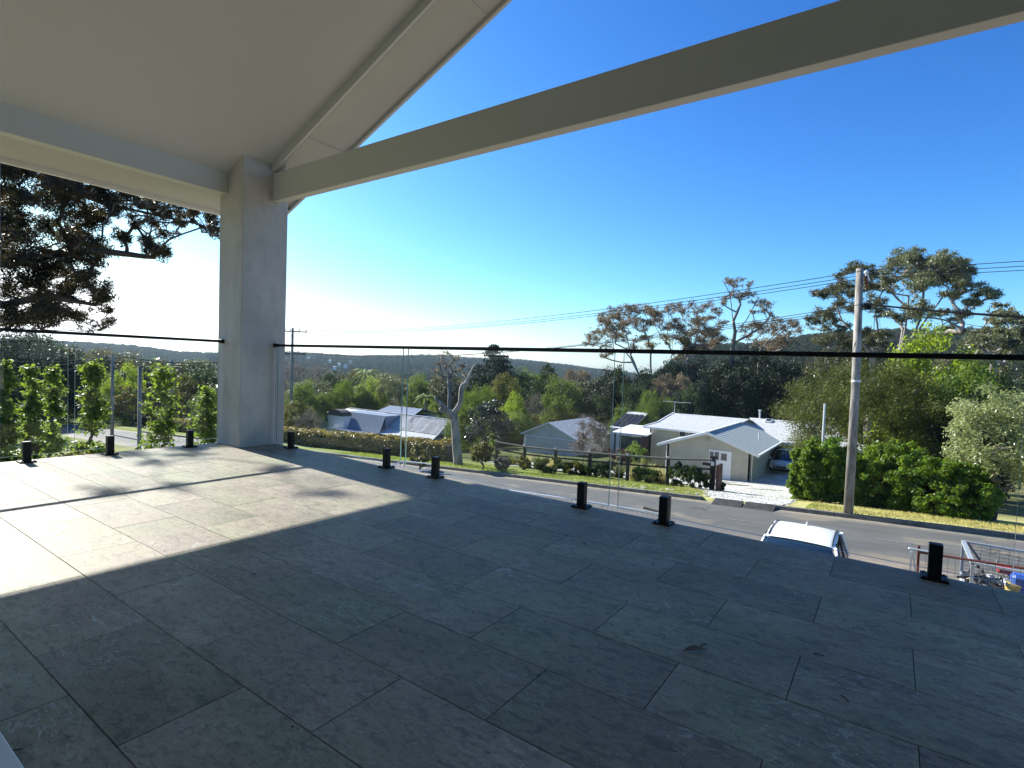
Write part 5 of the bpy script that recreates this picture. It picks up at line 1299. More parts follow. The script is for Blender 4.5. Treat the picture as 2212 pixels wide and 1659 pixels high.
for k in range(5): b.bar((xa_-.18, Y-.07, za-.70+k*.06), (xa_+.18, Y-.07, za-.70+k*.06), .02, .012)
rel(b, O).build('gable_vent', M['cream'], gh)
# vent on the right slope
vp = on_z(*z7(1332, 455), (ze+za)/2+.1)
b = MB(); b.tube([(vp[0], vp[1], vp[2]-.2), (vp[0], vp[1], vp[2]+.45)], .05, 8); rel(b, O).build('vent_pipe', M['wtrim'], gh)
# left block behind the garage
YE, YRG = Y+6.0, Y+12.5
bl = on_y(*z7(195, 338), YE); br_ = on_y(*z7(720, 392), YE); zeb = bl[2]; rl = on_y(*z7(490, 206), YRG); rr2 = on_y(*z7(1205, 272), YRG); zrb = rl[2]
wl = on_y(*z7(256, 365), YE+.5)[0]
b = MB(); b.box(wl, xeL+2.2, YE+.5, YE+.65, zb-1.2, zeb-.02); b.box(wl, wl+.15, YE+.5, YRG+5, zb-1.2, zeb-.02); rel(b, O).build('wall', M['cream'], gh)
b = MB()
mid = [bl[0]+1.0, YE+2.2, zeb+(zrb-zeb)*.24]
pA, pB = (bl[0], YE, zeb), (xa_-.3, YE, zeb); mA, mB_ = (bl[0]+.5, YE+2.4, zeb+(zrb-zeb)*.26), (xa_-.3, YE+2.4, zeb+(zrb-zeb)*.26)
rA, rB = (rl[0], YRG, zrb), (rr2[0]+.3, YRG, zrb)
quadsolid(b, [pA, pB, mB_, mA], .06); quadsolid(b, [mA, mB_, rB, rA], .06); quadsolid(b, [rA, rB, (rB[0], YRG+6, zeb), (bl[0], YRG+6, zeb)], .06)
ro = rel(b, O).build('roof', M['rooftile'], gh)
b = MB(); courses(b, pA, pB, mB_, mA, 6, 0); courses(b, mA, mB_, rB, rA, 10, 0); rel(b, O).build('tile_courses', M['rooftile'], ro, kind='stuff')
b = MB(); b.bar((pA[0]-.05, YE-.05, zeb-.08), (pB[0], YE-.05, zeb-.08), .12, .18); b.bar((pA[0]-.02, YE, zeb-.02), (mA[0]-.02, mA[1], mA[2]-.0), .10, .16); b.bar((mA[0]-.02, mA[1], mA[2]), (rA[0], rA[1], rA[2]), .10, .16)
b.bar((xa_+.0, Y-.3, za+.05), (xa_, YB+.4, za+.05), .22, .09); rel(b, O).build('gutter_and_ridge', M['wtrim'], gh)
for (u0, u1) in ((545, 612), (640, 700)):
    a0, a1 = on_y(*z7(u0, 396), YE+.48), on_y(*z7(u1, 396), YE+.48)
    b = MB(); b.box(a0[0], a1[0], YE+.44, YE+.49, zeb-1.0, zeb-.12); wn2 = rel(b, O).build('window', M['wtrim'], gh)
    b = MB(); b.box(a0[0]+.06, a1[0]-.06, YE+.425, YE+.435, zeb-.94, zeb-.18); rel(b, O).build('pane', M['darkglass'], wn2)
# right rear roof with skylight and flue
q0 = on_y(*z7(1542, 492), YB-3.2); q1 = on_y(*z7(2050, 515), YB-3.2); r0_ = on_y(*z7(1240, 252), YB+1.5); r1_ = on_y(*z7(1900, 292), YB+1.5)
zq = q0[2]; zr_ = r0_[2]
q0, q1 = (xeR-1.2, YB-3.2, zq), (q1[0]+3, YB-3.2, zq); r0b, r1b = (r0_[0], YB+1.5, zr_), (r1_[0]+1, YB+1.5, zr_)
b = MB(); quadsolid(b, [q0, q1, r1b, r0b], .06); quadsolid(b, [r0b, r1b, (q1[0], YB+7, zq), (q0[0], YB+7, zq)], .06); ro = rel(b, O).build('roof', M['rooftile'], gh)
b = MB(); courses(b, q0, q1, r1b, r0b, 14, 0); rel(b, O).build('tile_courses', M['rooftile'], ro, kind='stuff')
def on_plane(px, py, A, B_, D):
    A, B_, D = map(Vector, (A, B_, D)); n = (B_-A).cross(D-A); d = Vector(ray(px, py)); c = Vector(CAM); return c+d*((A-c).dot(n)/d.dot(n))
sk = [on_plane(*z7(*c), q0, q1, r0b) for c in ((1388, 302), (1455, 308), (1470, 282), (1405, 275))]
b = MB(); up_ = Vector((0, 0, .16)); quadsolid(b, [v+up_ for v in sk], .18); sk_ = rel(b, O).build('skylight', M['wtrim'], gh)
cm_ = sum(sk, Vector())/4; b = MB(); quadsolid(b, [cm_+(v-cm_)*.78+up_*1.12 for v in sk], .01); rel(b, O).build('pane', M['darkglass'], sk_)
fl = on_plane(*z7(1340, 256), q0, q1, r0b)
b = MB(); b.tube([(fl[0], fl[1], fl[2]-.2), (fl[0], fl[1], fl[2]+.7)], .09, 10); b.tube([(fl[0], fl[1], fl[2]+.7), (fl[0], fl[1], fl[2]+.82)], .15, 10); rel(b, O).build('flue', M['zinc'], gh)
b = MB()     # carport: back wall, posts, fascia
b.box(wR, q1[0]-1, YB+.2, YB+.35, zb-1, zq+.1); rel(b, O).build('wall', M['cream'], gh)
b = MB(); b.bar((xeR-.1, YB-3.3, zq-.08), (q1[0], YB-3.3, zq-.08), .12, .2); 
for px_ in (wR+.4, wR+5.6): b.box(px_, px_+.1, YB-3.1, YB-3.0, zb-.8, zq-.1)
rel(b, O).build('carport_frame', M['wtrim'], gh)
# television aerial
tp = on_y(*z7(487, 95), YRG); tb = on_y(*z7(466, 210), YRG)
b = MB(); x_ = tb[0]+.35; b.tube([(x_, YRG, tb[2]-.5), (x_, YRG, tp[2])], .03, 6); b.tube([(x_-1.3, YRG, tp[2]-.02), (x_+1.7, YRG, tp[2]-.02)], .022, 6)
for k in range(9): xx_ = x_-1.2+k*.33; b.tube([(xx_, YRG-.28, tp[2]-.02), (xx_, YRG+.28, tp[2]-.02)], .012, 5)
tag(rel(b, (x_, YRG, tb[2])).build('tv_aerial', M['zinc']), 'thin television aerial standing over the left end of the tiled roof', 'aerial').location = (x_, YRG, tb[2])
# -- white double garage with carport
Y2 = Y+7.0
g1, g2, g3 = on_y(*z4(928, 1068), Y2), on_y(*z4(1212, 958), Y2), on_y(*z4(1500, 1110), Y2)
zb2 = on_y(*z4(945, 1210), Y2)[2]-1.1; O2 = (g1[0], Y2, zb2)
wg = thing('garage', 'pale double garage with low gable and two doors below the rail fence', 'garage', O2)
b = MB(); b.add([(g1[0], Y2, zb2), (g3[0], Y2, zb2), (g3[0], Y2, g1[2]), (g2[0], Y2, g2[2]), (g1[0], Y2, g1[2])], [(0, 1, 2, 3, 4)]); b.box(g1[0], g1[0]+.1, Y2+.01, Y2+9, zb2, g1[2]); b.box(g3[0]-.1, g3[0], Y2+.01, Y2+9, zb2, g1[2])
rel(b, O2).build('wall', M['greywall'], wg)
b = MB(); rt_ = Y2+9.5
quadsolid(b, [(g3[0]+.3, Y2-.25, g1[2]-.1), (g3[0]+.3, rt_, g1[2]-.1), (g2[0], rt_, g2[2]+.05), (g2[0], Y2-.25, g2[2]+.05)], .05); quadsolid(b, [(g2[0], Y2-.25, g2[2]+.05), (g2[0], rt_, g2[2]+.05), (g1[0]-.3, rt_, g1[2]-.1), (g1[0]-.3, Y2-.25, g1[2]-.1)], .05)
ro = rel(b, O2).build('roof', M['zinc'], wg)
b = MB(); ribs(b, (g3[0]+.3, Y2-.2, g1[2]-.1), (g3[0]+.3, rt_, g1[2]-.1), (g2[0], rt_, g2[2]+.05), (g2[0], Y2-.2, g2[2]+.05), 14); rel(b, O2).build('roof_ribs', M['zinc'], ro, kind='stuff')
b = MB(); b.bar((g1[0]-.3, Y2-.27, g1[2]-.14), (g2[0], Y2-.27, g2[2]+.0), .04, .14); b.bar((g2[0], Y2-.272, g2[2]+.0), (g3[0]+.3, Y2-.272, g1[2]-.14), .04, .14); rel(b, O2).build('barge_boards', M['wtrim'], wg)
zt = on_y(*z4(975, 1100), Y2)[2]; wdt = (g3[0]-g1[0])
for k in range(2):
    xa = g1[0]+.25+k*(wdt/2-.05); xb = xa+wdt/2-.35; dd = None
    b = MB(); b.box(xa-.06, xb+.06, Y2-.03, Y2-.01, zb2, zt+.07); fr_ = rel(b, O2).build('garage_door', M['wtrim'], wg)
    for j in range(6):
        b = MB(); hj = (zt-zb2)/6; b.cbox(xa, xb, Y2-.07, Y2-.031, zb2+j*hj+.01, zb2+(j+1)*hj-.01, .008); rel(b, O2).build('door_panel', M['greywall'], fr_)
lp = on_y(*z4(1188, 998), Y2)
b = MB(); b.box(lp[0]-.07, lp[0]+.07, Y2-.16, Y2-.01, lp[2]-.1, lp[2]+.08); rel(b, O2).build('wall_light', M['wtrim'], wg)
# solar roof and flat carport roof to its right
YC = Y+5
c0, c1, c2, c3 = on_y(*z4(1905, 1058), YC), on_y(*z4(2290, 1092), YC), on_y(*z4(2240, 1005), YC+4.5), on_y(*z4(1900, 1000), YC+4.5)
cp = thing('carport', 'flat pale carport roof between the two houses', 'carport', c0)
zc1 = c0[2]; b = MB(); quadsolid(b, [(c0[0], YC, zc1), (c1[0], YC, zc1), (c1[0]-.2, YC+5, zc1+.35), (c0[0]-.2, YC+5, zc1+.35)], .12); rel(b, c0).build('roof', M['wtrim'], cp)
b = MB()
for xx_ in (c0[0]+.2, c1[0]-.3): b.box(xx_, xx_+.12, YC+.1, YC+.22, zc1-2.8, zc1-.13)
rel(b, c0).build('posts', M['dkwood'], cp)
s0, s1, s2, s3 = on_y(*z4(1905, 1010), YC+6), on_y(*z4(2110, 990), YC+6), on_y(*z4(2020, 915), YC+9), on_y(*z4(1800, 930), YC+9)
sr_ = thing('solar_roof', 'dark low roof with solar panels behind the pale carport', 'roof', s0)
b = MB(); quadsolid(b, [(s0[0]-.3, YC+6, s0[2]), (s1[0], YC+6, s0[2]), (s1[0], YC+11, s0[2]+1.5), (s0[0]-.3, YC+11, s0[2]+1.5)], .1); b.box(s0[0]-.3, s1[0], YC+6.3, YC+10.5, s0[2]-3, s0[2]-.15); rel(b, s0).build('roof', M['zinc'], sr_)
for k in range(4):
    b = MB(); xk = s0[0]-.2+k*((s1[0]-s0[0]+.2)/4); wk = (s1[0]-s0[0]+.2)/4-.08
    quadsolid(b, [(xk, YC+6.3, s0[2]+.21), (xk+wk, YC+6.3, s0[2]+.21), (xk+wk, YC+10, s0[2]+1.32), (xk, YC+10, s0[2]+1.32)], .04); rel(b, s0).build('solar_panel', plain('panel_face', (.02, .022, .03), .5, spec=.2) if k == 0 else bpy.data.materials['panel_face'], sr_)
gw0, gw1 = on_y(*z4(1990, 1140), YC-1), on_y(*z4(2200, 1108), YC-1)
b = MB(); g0 = gnd(1336, 992); b.box(gw0[0], gw1[0]+1.0, YC-1.1, YC-1, gw1[2]-2.6, gw1[2]-.1)
for k in range(9): xk = gw0[0]+k*(gw1[0]+1-gw0[0])/9; b.box(xk+.02, xk+.06, YC-1.14, YC-1.101, gw1[2]-2.6, gw1[2]-.1)
tag(b.build('paling_wall', M['dkgreen']), 'dark paling wall left of the cream house', 'wall')
rd0, rd1 = on_y(*z7(182, 450), YC-1), on_y(*z7(243, 440), YC-1)
b = MB(); b.cbox(rd0[0], rd1[0], YC-1.25, YC-1.16, rd1[2]-2.3, rd1[2], .01); tag(b.build('gate', M['redwood']), 'red brown gate between the dark wall and the cream house', 'gate')
# -- cottage with rusty iron roof
YR, YV = 47.0, 43.4
cL, cR_ = on_y(*z3(800, 832), YR), on_y(*z3(1962, 968), YR); eR3 = on_y(*z3(1730, 1213), YV)
O3 = (cL[0], YV, gz(cL[0], YV))
co = thing('cottage', 'old weatherboard cottage with rust streaked iron roof behind the long hedge', 'cottage', O3)
zr3 = cR_[2]; ze3 = eR3[2]; xm = on_y(*z3(1215, 900), YR-.5)[0]; zmid = on_y(*z3(1840, 1150), YV+1.1)[2]
b = MB(); ymid = YV+1.3; kx = .35
pR = [(xm, YR, zr3), (cR_[0], YR, zr3), (cR_[0]+kx*.6, ymid, zmid+.0), (xm, ymid, zmid)]
quadsolid(b, [pR[3], pR[2], pR[1], pR[0]], .05); ro = rel(b, O3).build('roof', M['rust'], co)
n_sh = 12
for i in range(n_sh):      # overlapping iron sheets, each a little differently weathered
    t0, t1 = i/n_sh, (i+1)/n_sh+.004; b = MB(); P0, P1, P2, P3 = map(Vector, (pR[3], pR[2], pR[1], pR[0])); up3 = Vector((0, -.4, .9))*(.025+.012*(i % 2))
    quadsolid(b, [P0.lerp(P1, t0)+up3, P0.lerp(P1, t1)+up3, P3.lerp(P2, t1)+up3, P3.lerp(P2, t0)+up3], .01)
    for k in range(8):
        t = t0+(t1-t0)*(k+.5)/8; b.bar(P0.lerp(P1, t)+up3*1.3, P3.lerp(P2, t)+up3*1.3, .035, .03, (0, -.4, .9))
    o_ = rel(b, O3).build('iron_sheet', (M['rust'], M['zinc'], M['rust'])[i % 3] if i % 5 else M['rust'], ro)
b = MB(); quadsolid(b, [(xm, YV, ze3), (cR_[0]+kx, YV, ze3), (cR_[0]+kx*.6, ymid-.02, zmid-.03), (xm, ymid-.02, zmid-.03)], .04); ribs(b, (xm, YV, ze3), (cR_[0]+kx, YV, ze3), (cR_[0]+kx*.6, ymid-.02, zmid-.03), (xm, ymid-.02, zmid-.03), 40, .03, .02)
rel(b, O3).build('verandah_roof', M['zinc'], co)
b = MB(); quadsolid(b, [(cL[0], YR, zr3+.02), (cR_[0], YR, zr3+.02), (cR_[0], YR+4, zr3-2.2), (cL[0], YR+4, zr3-2.2)], .05); b.bar((cL[0], YR, zr3+.05), (cR_[0]+.1, YR, zr3+.05), .25, .06)
quadsolid(b, [(cL[0]-2.6, ymid+.6, zmid+.9), (xm, ymid+.6, zmid+.9), (xm, YR, zr3), (cL[0], YR, zr3)], .05); b.bar((cR_[0]+kx+.06, YV, ze3-.05), (cR_[0]+kx*.6+.06, ymid, zmid), .08, .2); b.bar((cR_[0]+kx*.6+.06, ymid, zmid), (cR_[0]+.06, YR, zr3), .08, .2); rel(b, O3).build('rear_roof', M['zinc'], co)
b = MB(); b.box(cL[0]-2, cR_[0]-.4, YV+1.2, YR+3.5, O3[2]-.5, ze3+.0); b.box(cR_[0]-.5, cR_[0]-.4, YV+.6, YR+3.5, O3[2]-.5, ze3-.1)
b.add([(cR_[0]-.45, ymid, zmid-.1), (cR_[0]-.45, YR+3.6, zmid-.1), (cR_[0]-.45, YR, zr3-.1)], [(0, 1, 2)]); rel(b, O3).build('wall', M['wboard'], co)
# steep slope on the left half, its shade put into the blue-grey colour
t0, t1 = on_y(*z3(740, 905), YV+.9), on_y(*z3(1215, 880), YV+.9); b0, b1 = on_y(*z3(735, 1108), YV), on_y(*z3(1195, 1075), YV)
ztp, zbt = (t0[2]+t1[2])/2, (b0[2]+b1[2])/2
b = MB(); quadsolid(b, [(t0[0], YV, zbt), (t1[0], YV, zbt), (t1[0], YV+.9, ztp), (t0[0], YV+.9, ztp)], .06); b.box(t0[0], t1[0], YV+.95, YR-.2, zbt, ztp-.03); ribs(b, (t0[0], YV, zbt), (t1[0], YV, zbt), (t1[0], YV+.9, ztp), (t0[0], YV+.9, ztp), 30, .03, .02)
rel(b, O3).build('steep_roof', M['slate'], co)
v0, v1 = on_y(*z3(765, 1135), YV-1.4), on_y(*z3(1190, 1140), YV-1.2)
b = MB(); zv = v1[2]-.05; quadsolid(b, [(t0[0], YV-1.8, zv), (t1[0], YV-1.8, zv), (t1[0], YV-.03, zbt-.04), (t0[0], YV-.03, zbt-.04)], .04); ribs(b, (t0[0], YV-1.8, zv), (t1[0], YV-1.8, zv), (t1[0], YV-.03, zbt-.04), (t0[0], YV-.03, zbt-.04), 34, .03, .02); rel(b, O3).build('verandah_roof', M['zinc'], co)
b = MB(); b.box(t0[0], t1[0], YV-.2, YV+.1, O3[2]-.5, zbt-.06); rel(b, O3).build('wall', M['wboard'], co)
l0, l1, l2 = on_y(*z3(378, 1062), YV-.4), on_y(*z3(508, 918), YV-.4), on_y(*z3(655, 1105), YV-.4)
b = MB(); hh = (l0[2]+l2[2])/2; b.add([(l0[0]+.2, YV-.3, O3[2]-.6), (l2[0]-.2, YV-.3, O3[2]-.6), (l2[0]-.2, YV-.3, hh), (l1[0], YV-.3, l1[2]-.15), (l0[0]+.2, YV-.3, hh)], [(0, 1, 2, 3, 4)])
for k in range(16):
    z_ = hh-1.6+k*.2; f_ = max(0, 1-max(0, z_-hh)/(l1[2]-.15-hh)); 
    if f_ > .08: b.add([(l1[0]-(l1[0]-l0[0]-.2)*f_, YV-.335, z_), (l1[0]+(l2[0]-.2-l1[0])*f_, YV-.335, z_), (l1[0]+(l2[0]-.2-l1[0])*f_, YV-.30, z_+.19), (l1[0]-(l1[0]-l0[0]-.2)*f_, YV-.30, z_+.19)], [(0, 1, 2, 3)])
rel(b, O3).build('gable_boards', M['wboard'], co)
b = MB(); b.bar((l0[0]-.1, YV-.45, hh-.05), (l1[0], YV-.45, l1[2]), .08, .28); b.bar((l1[0], YV-.452, l1[2]), (l2[0]+.1, YV-.452, hh-.05), .08, .28); quadsolid(b, [(l2[0], YV-.4, hh), (l2[0], YR-1, hh), (l1[0], YR-1, l1[2]), (l1[0], YV-.4, l1[2])], .06); quadsolid(b, [(l1[0], YV-.4, l1[2]), (l1[0], YR-1, l1[2]), (l0[0], YR-1, hh), (l0[0], YV-.4, hh)], .06)
rel(b, O3).build('gable_trim', M['dkgreen'], co)
k0, k1, k2 = on_y(*z3(556, 920), YV-.6), on_y(*z3(732, 928), YV-.6), on_y(*z3(640, 845), YV-.6)
b = MB(); b.box(k0[0], k1[0], YV-.6, YV+.5, O3[2]-.5, k1[2]); ch = rel(b, O3).build('chimney', M['wtrim'], co)
b = MB(); rc = (k1[0]-k0[0])/2; hc = k2[2]-k1[2]; n = 10; vs = []
for yy in (YV-.7, YV+.6):
    for j in range(n+1): a_ = pi*j/n; vs.append(((k0[0]+k1[0])/2-cos(a_)*rc*1.05, yy, k1[2]+sin(a_)*hc))
b.add(vs, [(j, j+1, n+2+j, n+1+j) for j in range(n)]+[tuple(range(n, -1, -1)), tuple(range(n+1, 2*n+2))]); rel(b, O3).build('cowl', plain('sooty_cowl', (.06, .058, .055), .9, var=.4, scale=4), ch)
# low roof seen behind the cottage ridge, and pale roofs lost in the trees
YK = 54.0; r1k = [on_y(*z3(*c), YK) for c in ((1260, 868), (1585, 843), (1640, 905))]
bh = thing('house', 'low grey roofed house behind the right end of the cottage ridge', 'house', (r1k[0][0], YK, r1k[2][2]-2.6)); oo = (r1k[0][0], YK, r1k[2][2]-2.6)
b = MB(); zk0, zk1 = r1k[2][2]-.2, r1k[1][2]; quadsolid(b, [(r1k[0][0]-1, YK-2, zk0), (r1k[2][0], YK-2, zk0), (r1k[1][0], YK+1, zk1), (r1k[0][0]-1, YK+1, zk1)], .06); quadsolid(b, [(r1k[0][0]-1, YK+1, zk1), (r1k[1][0], YK+1, zk1), (r1k[2][0], YK+4, zk0), (r1k[0][0]-1, YK+4, zk0)], .06); ribs(b, (r1k[0][0]-1, YK-2, zk0), (r1k[2][0], YK-2, zk0), (r1k[1][0], YK+1, zk1), (r1k[0][0]-1, YK+1, zk1), 16); rel(b, oo).build('roof', M['slate'], bh)
b = MB(); b.box(r1k[0][0], r1k[2][0]-.4, YK-1.5, YK+3.4, zk0-3, zk0-.08); rel(b, oo).build('wall', M['wboard'], bh)
def small_house(label, px, py, dist, w, h, mat, rz=.2):
    P = at_d(px, py, dist); root = thing('house', label, 'house', (P[0], P[1], P[2]-h), rz)
    b = MB(); b.box(-w/2, w/2, 0, w*.6, -3, h*.62); b.build('wall', M['wtrim'], root)
    b = MB(); quadsolid(b, [(-w*.55, -.4, h*.6), (w*.55, -.4, h*.6), (w*.5, w*.3, h), (-w*.5, w*.3, h)], .1); quadsolid(b, [(-w*.5, w*.3, h), (w*.5, w*.3, h), (w*.55, w*.65, h*.6), (-w*.55, w*.65, h*.6)], .1); b.build('roof', mat, root)
    for k in (-1, 1):
        b = MB(); b.box(k*w*.25-.5, k*w*.25+.5, -.05, -.01, h*.15, h*.45); b.build('window', M['darkglass'], root)
small_house('white roof among the trees left of the pillar', 425, 822, 98, 8, 3.2, M['wtrim'])
for i, (px, py, d_) in enumerate([(712, 773, 900), (732, 780, 820), (722, 787, 760), (757, 775, 980), (668, 765, 1000), (748, 783, 700)]):
    small_house(['far white house on the distant slope, leftmost of the valley cluster', 'far white house in the middle of the valley cluster', 'lowest far pale house of the valley cluster', 'far white house at the right end of the valley cluster', 'far pale house high on the left ridge slope', 'far pale house low in the valley cluster, right'][i], px, py+4, d_, 4.0, 2.0, M['wallpaint'], .3*i)

# ------------------------------------------------------------------ rail fence, gate post, letter box
rf = thing('rail_fence', 'dark timber post and rail fence along the opposite verge', 'fence', (-5.5, 27.0, gz(-5.5, 27)))
YF = 27.0
tops = [(1074, 952), (1134, 962), (1201, 969), (1275, 975), (1357, 981.5), (1444, 987.5), (1541, 990)]
FP = [on_y(a, c, YF) for a, c in tops]; OF = Vector((-5.5, 27.0, gz(-5.5, 27)))
for i, p in enumerate(FP):
    b = MB(); w_ = .075 if i < 6 else .11; z0 = gz(p[0], YF)-.3; hz_ = p[2]+(.02 if i < 6 else .12)
    b.cbox(p[0]-w_, p[0]+w_, YF-w_, YF+w_, z0, hz_, .01); pb = rel(b, OF).build('post', M['dkwood'], rf)
    if 0 < i < 6:
        b = MB(); b.cbox(p[0]-.06, p[0]+.06, YF-w_-.045, YF-w_-.005, p[2]-.10, p[2]+.045, .006); rel(b, OF).build('rail_strap', M['wtrim'], pb)
for i in range(6):
    a, c = FP[i], FP[i+1]
    b = MB(); b.tube([(a[0]+.02, YF-.115, a[2]-.06), (c[0]-.02, YF-.115, c[2]-.06)], .055, 8); rel(b, OF).build('top_rail', M['oldtimber'], rf)
    b = MB(); b.tube([(a[0]+.02, YF-.115, a[2]-.52), (c[0]-.02, YF-.115, c[2]-.52)], .045, 8); rel(b, OF).build('lower_rail', M['dkwood'], rf)
nb = on_y(*z7(878, 706), YF-.13); n0, n1 = on_y(*z7(780, 690), YF-.13), on_y(*z7(905, 735), YF-.13)
b = MB(); b.cbox(n0[0], n1[0], YF-.20, YF-.175, n1[2], n0[2], .005); nbd = rel(b, OF).build('name_board', M['dkwood'], rf)
b = MB(); b.box(nb[0]-.08, nb[0]+.08, YF-.212, YF-.203, nb[2]-.10, nb[2]+.10); pl_ = rel(b, OF).build('number_plate', M['wtrim'], nbd)
gp = on_y(*z7(945, 700), YF-.1); b = MB()
b.cbox(gp[0]-.02, gp[0]+.10, YF-.62, YF+.12, gz(gp[0], YF)-.2, gp[2]-.05, .01)
tag(b.build('garden_gate', M['redwood']), 'red brown gate panel swung open at the end of the rail fence', 'gate')
gb = gnd(*z7(1690, 1060)); b = MB()
for k in range(3): b.cbox(gb[0]-.1+k*.26, gb[0]+.08+k*.26, gb[1]-.1, gb[1]+.1, gb[2]-.3, gb[2]+1.15, .01)
b.box(gb[0]-.08, gb[0]+.6, gb[1]+.1, gb[1]+.14, gb[2]+.1, gb[2]+.95)
tag(b.build('gate_post', M['dkwood']), 'short dark timber gate post panel beside the bright shrub row', 'gate post')
b = MB(); sp = gnd(*z7(1745, 1045)); b.tube([(sp[0], sp[1], sp[2]-.2), (sp[0], sp[1], sp[2]+.95)], .03, 6); tag(b.build('stake', M['wtrim']), 'thin white stake in front of the bright shrubs', 'stake')
b = MB(); sp = gnd(929, 995); b.box(sp[0]-.05, sp[0]+.05, sp[1]-.05, sp[1]+.05, sp[2]-.2, sp[2]+.95); tag(b.build('stake', M['oldtimber']), 'short grey timber stake left of the dead tree', 'stake')

# ------------------------------------------------------------------ power poles and lines
M['polewood'] = bark('pole_wood', (.14, .12, .10), (.36, .33, .29), 6.0)
def cpt(px, py, x, y=None):
    return on_x(px, py, x)
Pb = gnd(1832, 1112); dA = math.hypot(Pb[0]-CAM[0], Pb[1]-CAM[1]); At = at_d(1857.5, 580, dA); topA = np.array([Pb[0], Pb[1], At[2]])
pA_ = thing('power_pole', 'near weathered timber power pole standing on the opposite verge', 'power pole', Pb)
b = MB(); hA = topA[2]-Pb[2]; b.tube([(0, 0, -.3), (0, 0, hA*.5), (At[0]-Pb[0], At[1]-Pb[1], hA)], [.160, .140, .118], 14); b.build('pole', M['polewood'], pA_, True)
b = MB(); b.cbox(.10, .20, -.95, .95, hA-.55, hA-.42, .008); b.build('crossarm', plain('crossarm_wood', (.10, .045, .03), .85, var=.3), pA_)
ins = []
for yk in (-.85, .05, .85):
    b = MB(); b.tube([(.15, yk, hA-.42), (.15, yk, hA-.28)], .02, 6); b.tube([(.15, yk, hA-.34), (.15, yk, hA-.30), (.15, yk, hA-.25), (.15, yk, hA-.22)], [.03, .06, .06, .03], 10); b.build('insulator', M['wtrim'], pA_); ins.append(np.array([Pb[0]+.15, Pb[1]+yk, Pb[2]+hA-.22]))
zlo = at_d(1850, 663, dA)[2]-Pb[2]
b = MB(); b.cbox(.12, .20, -.5, .5, zlo-.05, zlo+.05, .008); b.box(.14, .34, -.12, .12, zlo-.10, zlo+.12); b.build('service_bracket', M['black'], pA_)
b = MB(); zb_ = at_d(1846, 823, dA)[2]-Pb[2]; b.tube([(0, 0, zb_-.04), (0, 0, zb_+.04)], .155, 14); b.build('pole_band', M['wtrim'], pA_)
for k in range(4):
    b = MB(); zz = 2.6+k*.35; b.tube([(0, -.15, zz), (0, -.24, zz)], .012, 6); b.build('step_bolt', M['black'], pA_)
# pole by the pillar, far down the street
dB = 58.0; Bb = at_d(627, 965, dB); zB = gz(Bb[0], Bb[1]); Bt = at_d(627.5, 708, dB)
pB_ = thing('power_pole', 'crossarm power pole just right of the pillar, far down the street', 'power pole', (Bb[0], Bb[1], zB))
hB = Bt[2]-zB; b = MB(); b.tube([(0, 0, -.3), (0, 0, hB)], [.17, .12], 10); b.build('pole', M['polewood'], pB_, True)
vd = np.array([Bb[0]-CAM[0], Bb[1]-CAM[1]]); vd /= np.linalg.norm(vd); sd_ = np.array([vd[1], -vd[0]])
insB = []
for (zz, L0, L1) in ((hB-.35, -.75, 1.35), (hB-1.65-.9, -.75, 1.3)):
    b = MB(); b.bar((sd_[0]*L0, sd_[1]*L0, zz), (sd_[0]*L1, sd_[1]*L1, zz), .10, .12); b.bar((0, 0, zz-.6), (sd_[0]*.6, sd_[1]*.6, zz-.05), .03, .03); b.bar((0, 0, zz-.6), (-sd_[0]*.5, -sd_[1]*.5, zz-.05), .03, .03); ca_ = b.build('crossarm', M['dkwood'], pB_)
    for t in (L0*.93, L0*.3, L1*.45, L1*.93):
        b = MB(); b.tube([(sd_[0]*t, sd_[1]*t, zz+.05), (sd_[0]*t, sd_[1]*t, zz+.14), (sd_[0]*t, sd_[1]*t, zz+.26)], [.03, .07, .04], 8); b.build('insulator', M['wtrim'], ca_)
        insB.append(np.array([Bb[0]+sd_[0]*t, Bb[1]+sd_[1]*t, zB+zz+.26]))
def simple_pole(label, px, top, dist, r, arm=None):
    P = at_d(px, top, dist); z = gz(P[0], P[1]); root = thing('power_pole', label, 'pole', (P[0], P[1], z)); b = MB(); b.tube([(0, 0, -.3), (0, 0, P[2]-z)], [r*1.15, r], 10); b.build('pole', M['polewood'], root, True)
    if arm:
        b = MB(); b.bar((-arm*sd_[0], -arm*sd_[1], P[2]-z-.3), (arm*sd_[0], arm*sd_[1], P[2]-z-.3), .09, .1); b.build('crossarm', M['dkwood'], root)
        for k in (-.9, -.4, .4, .9):
            b = MB(); b.tube([(arm*k*sd_[0], arm*k*sd_[1], P[2]-z-.25), (arm*k*sd_[0], arm*k*sd_[1], P[2]-z-.08)], [.03, .05], 6); b.build('insulator', M['wtrim'], root)
    return P
pC = simple_pole('slim far pole rising from the trees left of the pillar', 243.5, 766, 64, .13, .7)
pD = simple_pole('shorter grey timber pole among the young pear trees', 302.5, 790, 19.5, .05)
pE = simple_pole('grey pole top just above the tallest pear tree', 371, 776, 75, .17)
b = MB(); s_ = on_y(*z7(1985, 115), 29.5); b.tube([(s_[0], 29.5, gz(s_[0], 29.5)-.2), (s_[0], 29.5, s_[2])], .055, 8); tag(b.build('steel_post', M['zinc']), 'slender grey steel post between gravel driveway and wattle dome', 'post')
M['wire'] = plain('wire', (.04, .045, .05), .8, spec=.1); M['cable'] = plain('black_cable', (.005, .005, .006), .9, spec=.05)
def wire(name, label, a, b_, sag, r, mat, cat='power line', group=None):
    a = np.array(a, float); b_ = np.array(b_, float); n = 24; bb = MB(); bb.tube([a+(b_-a)*i/n-np.array([0, 0, 4*sag*(i/n)*(1-i/n)]) for i in range(n+1)], r, 5)
    return tag(bb.build(name, mat), label, cat, group)
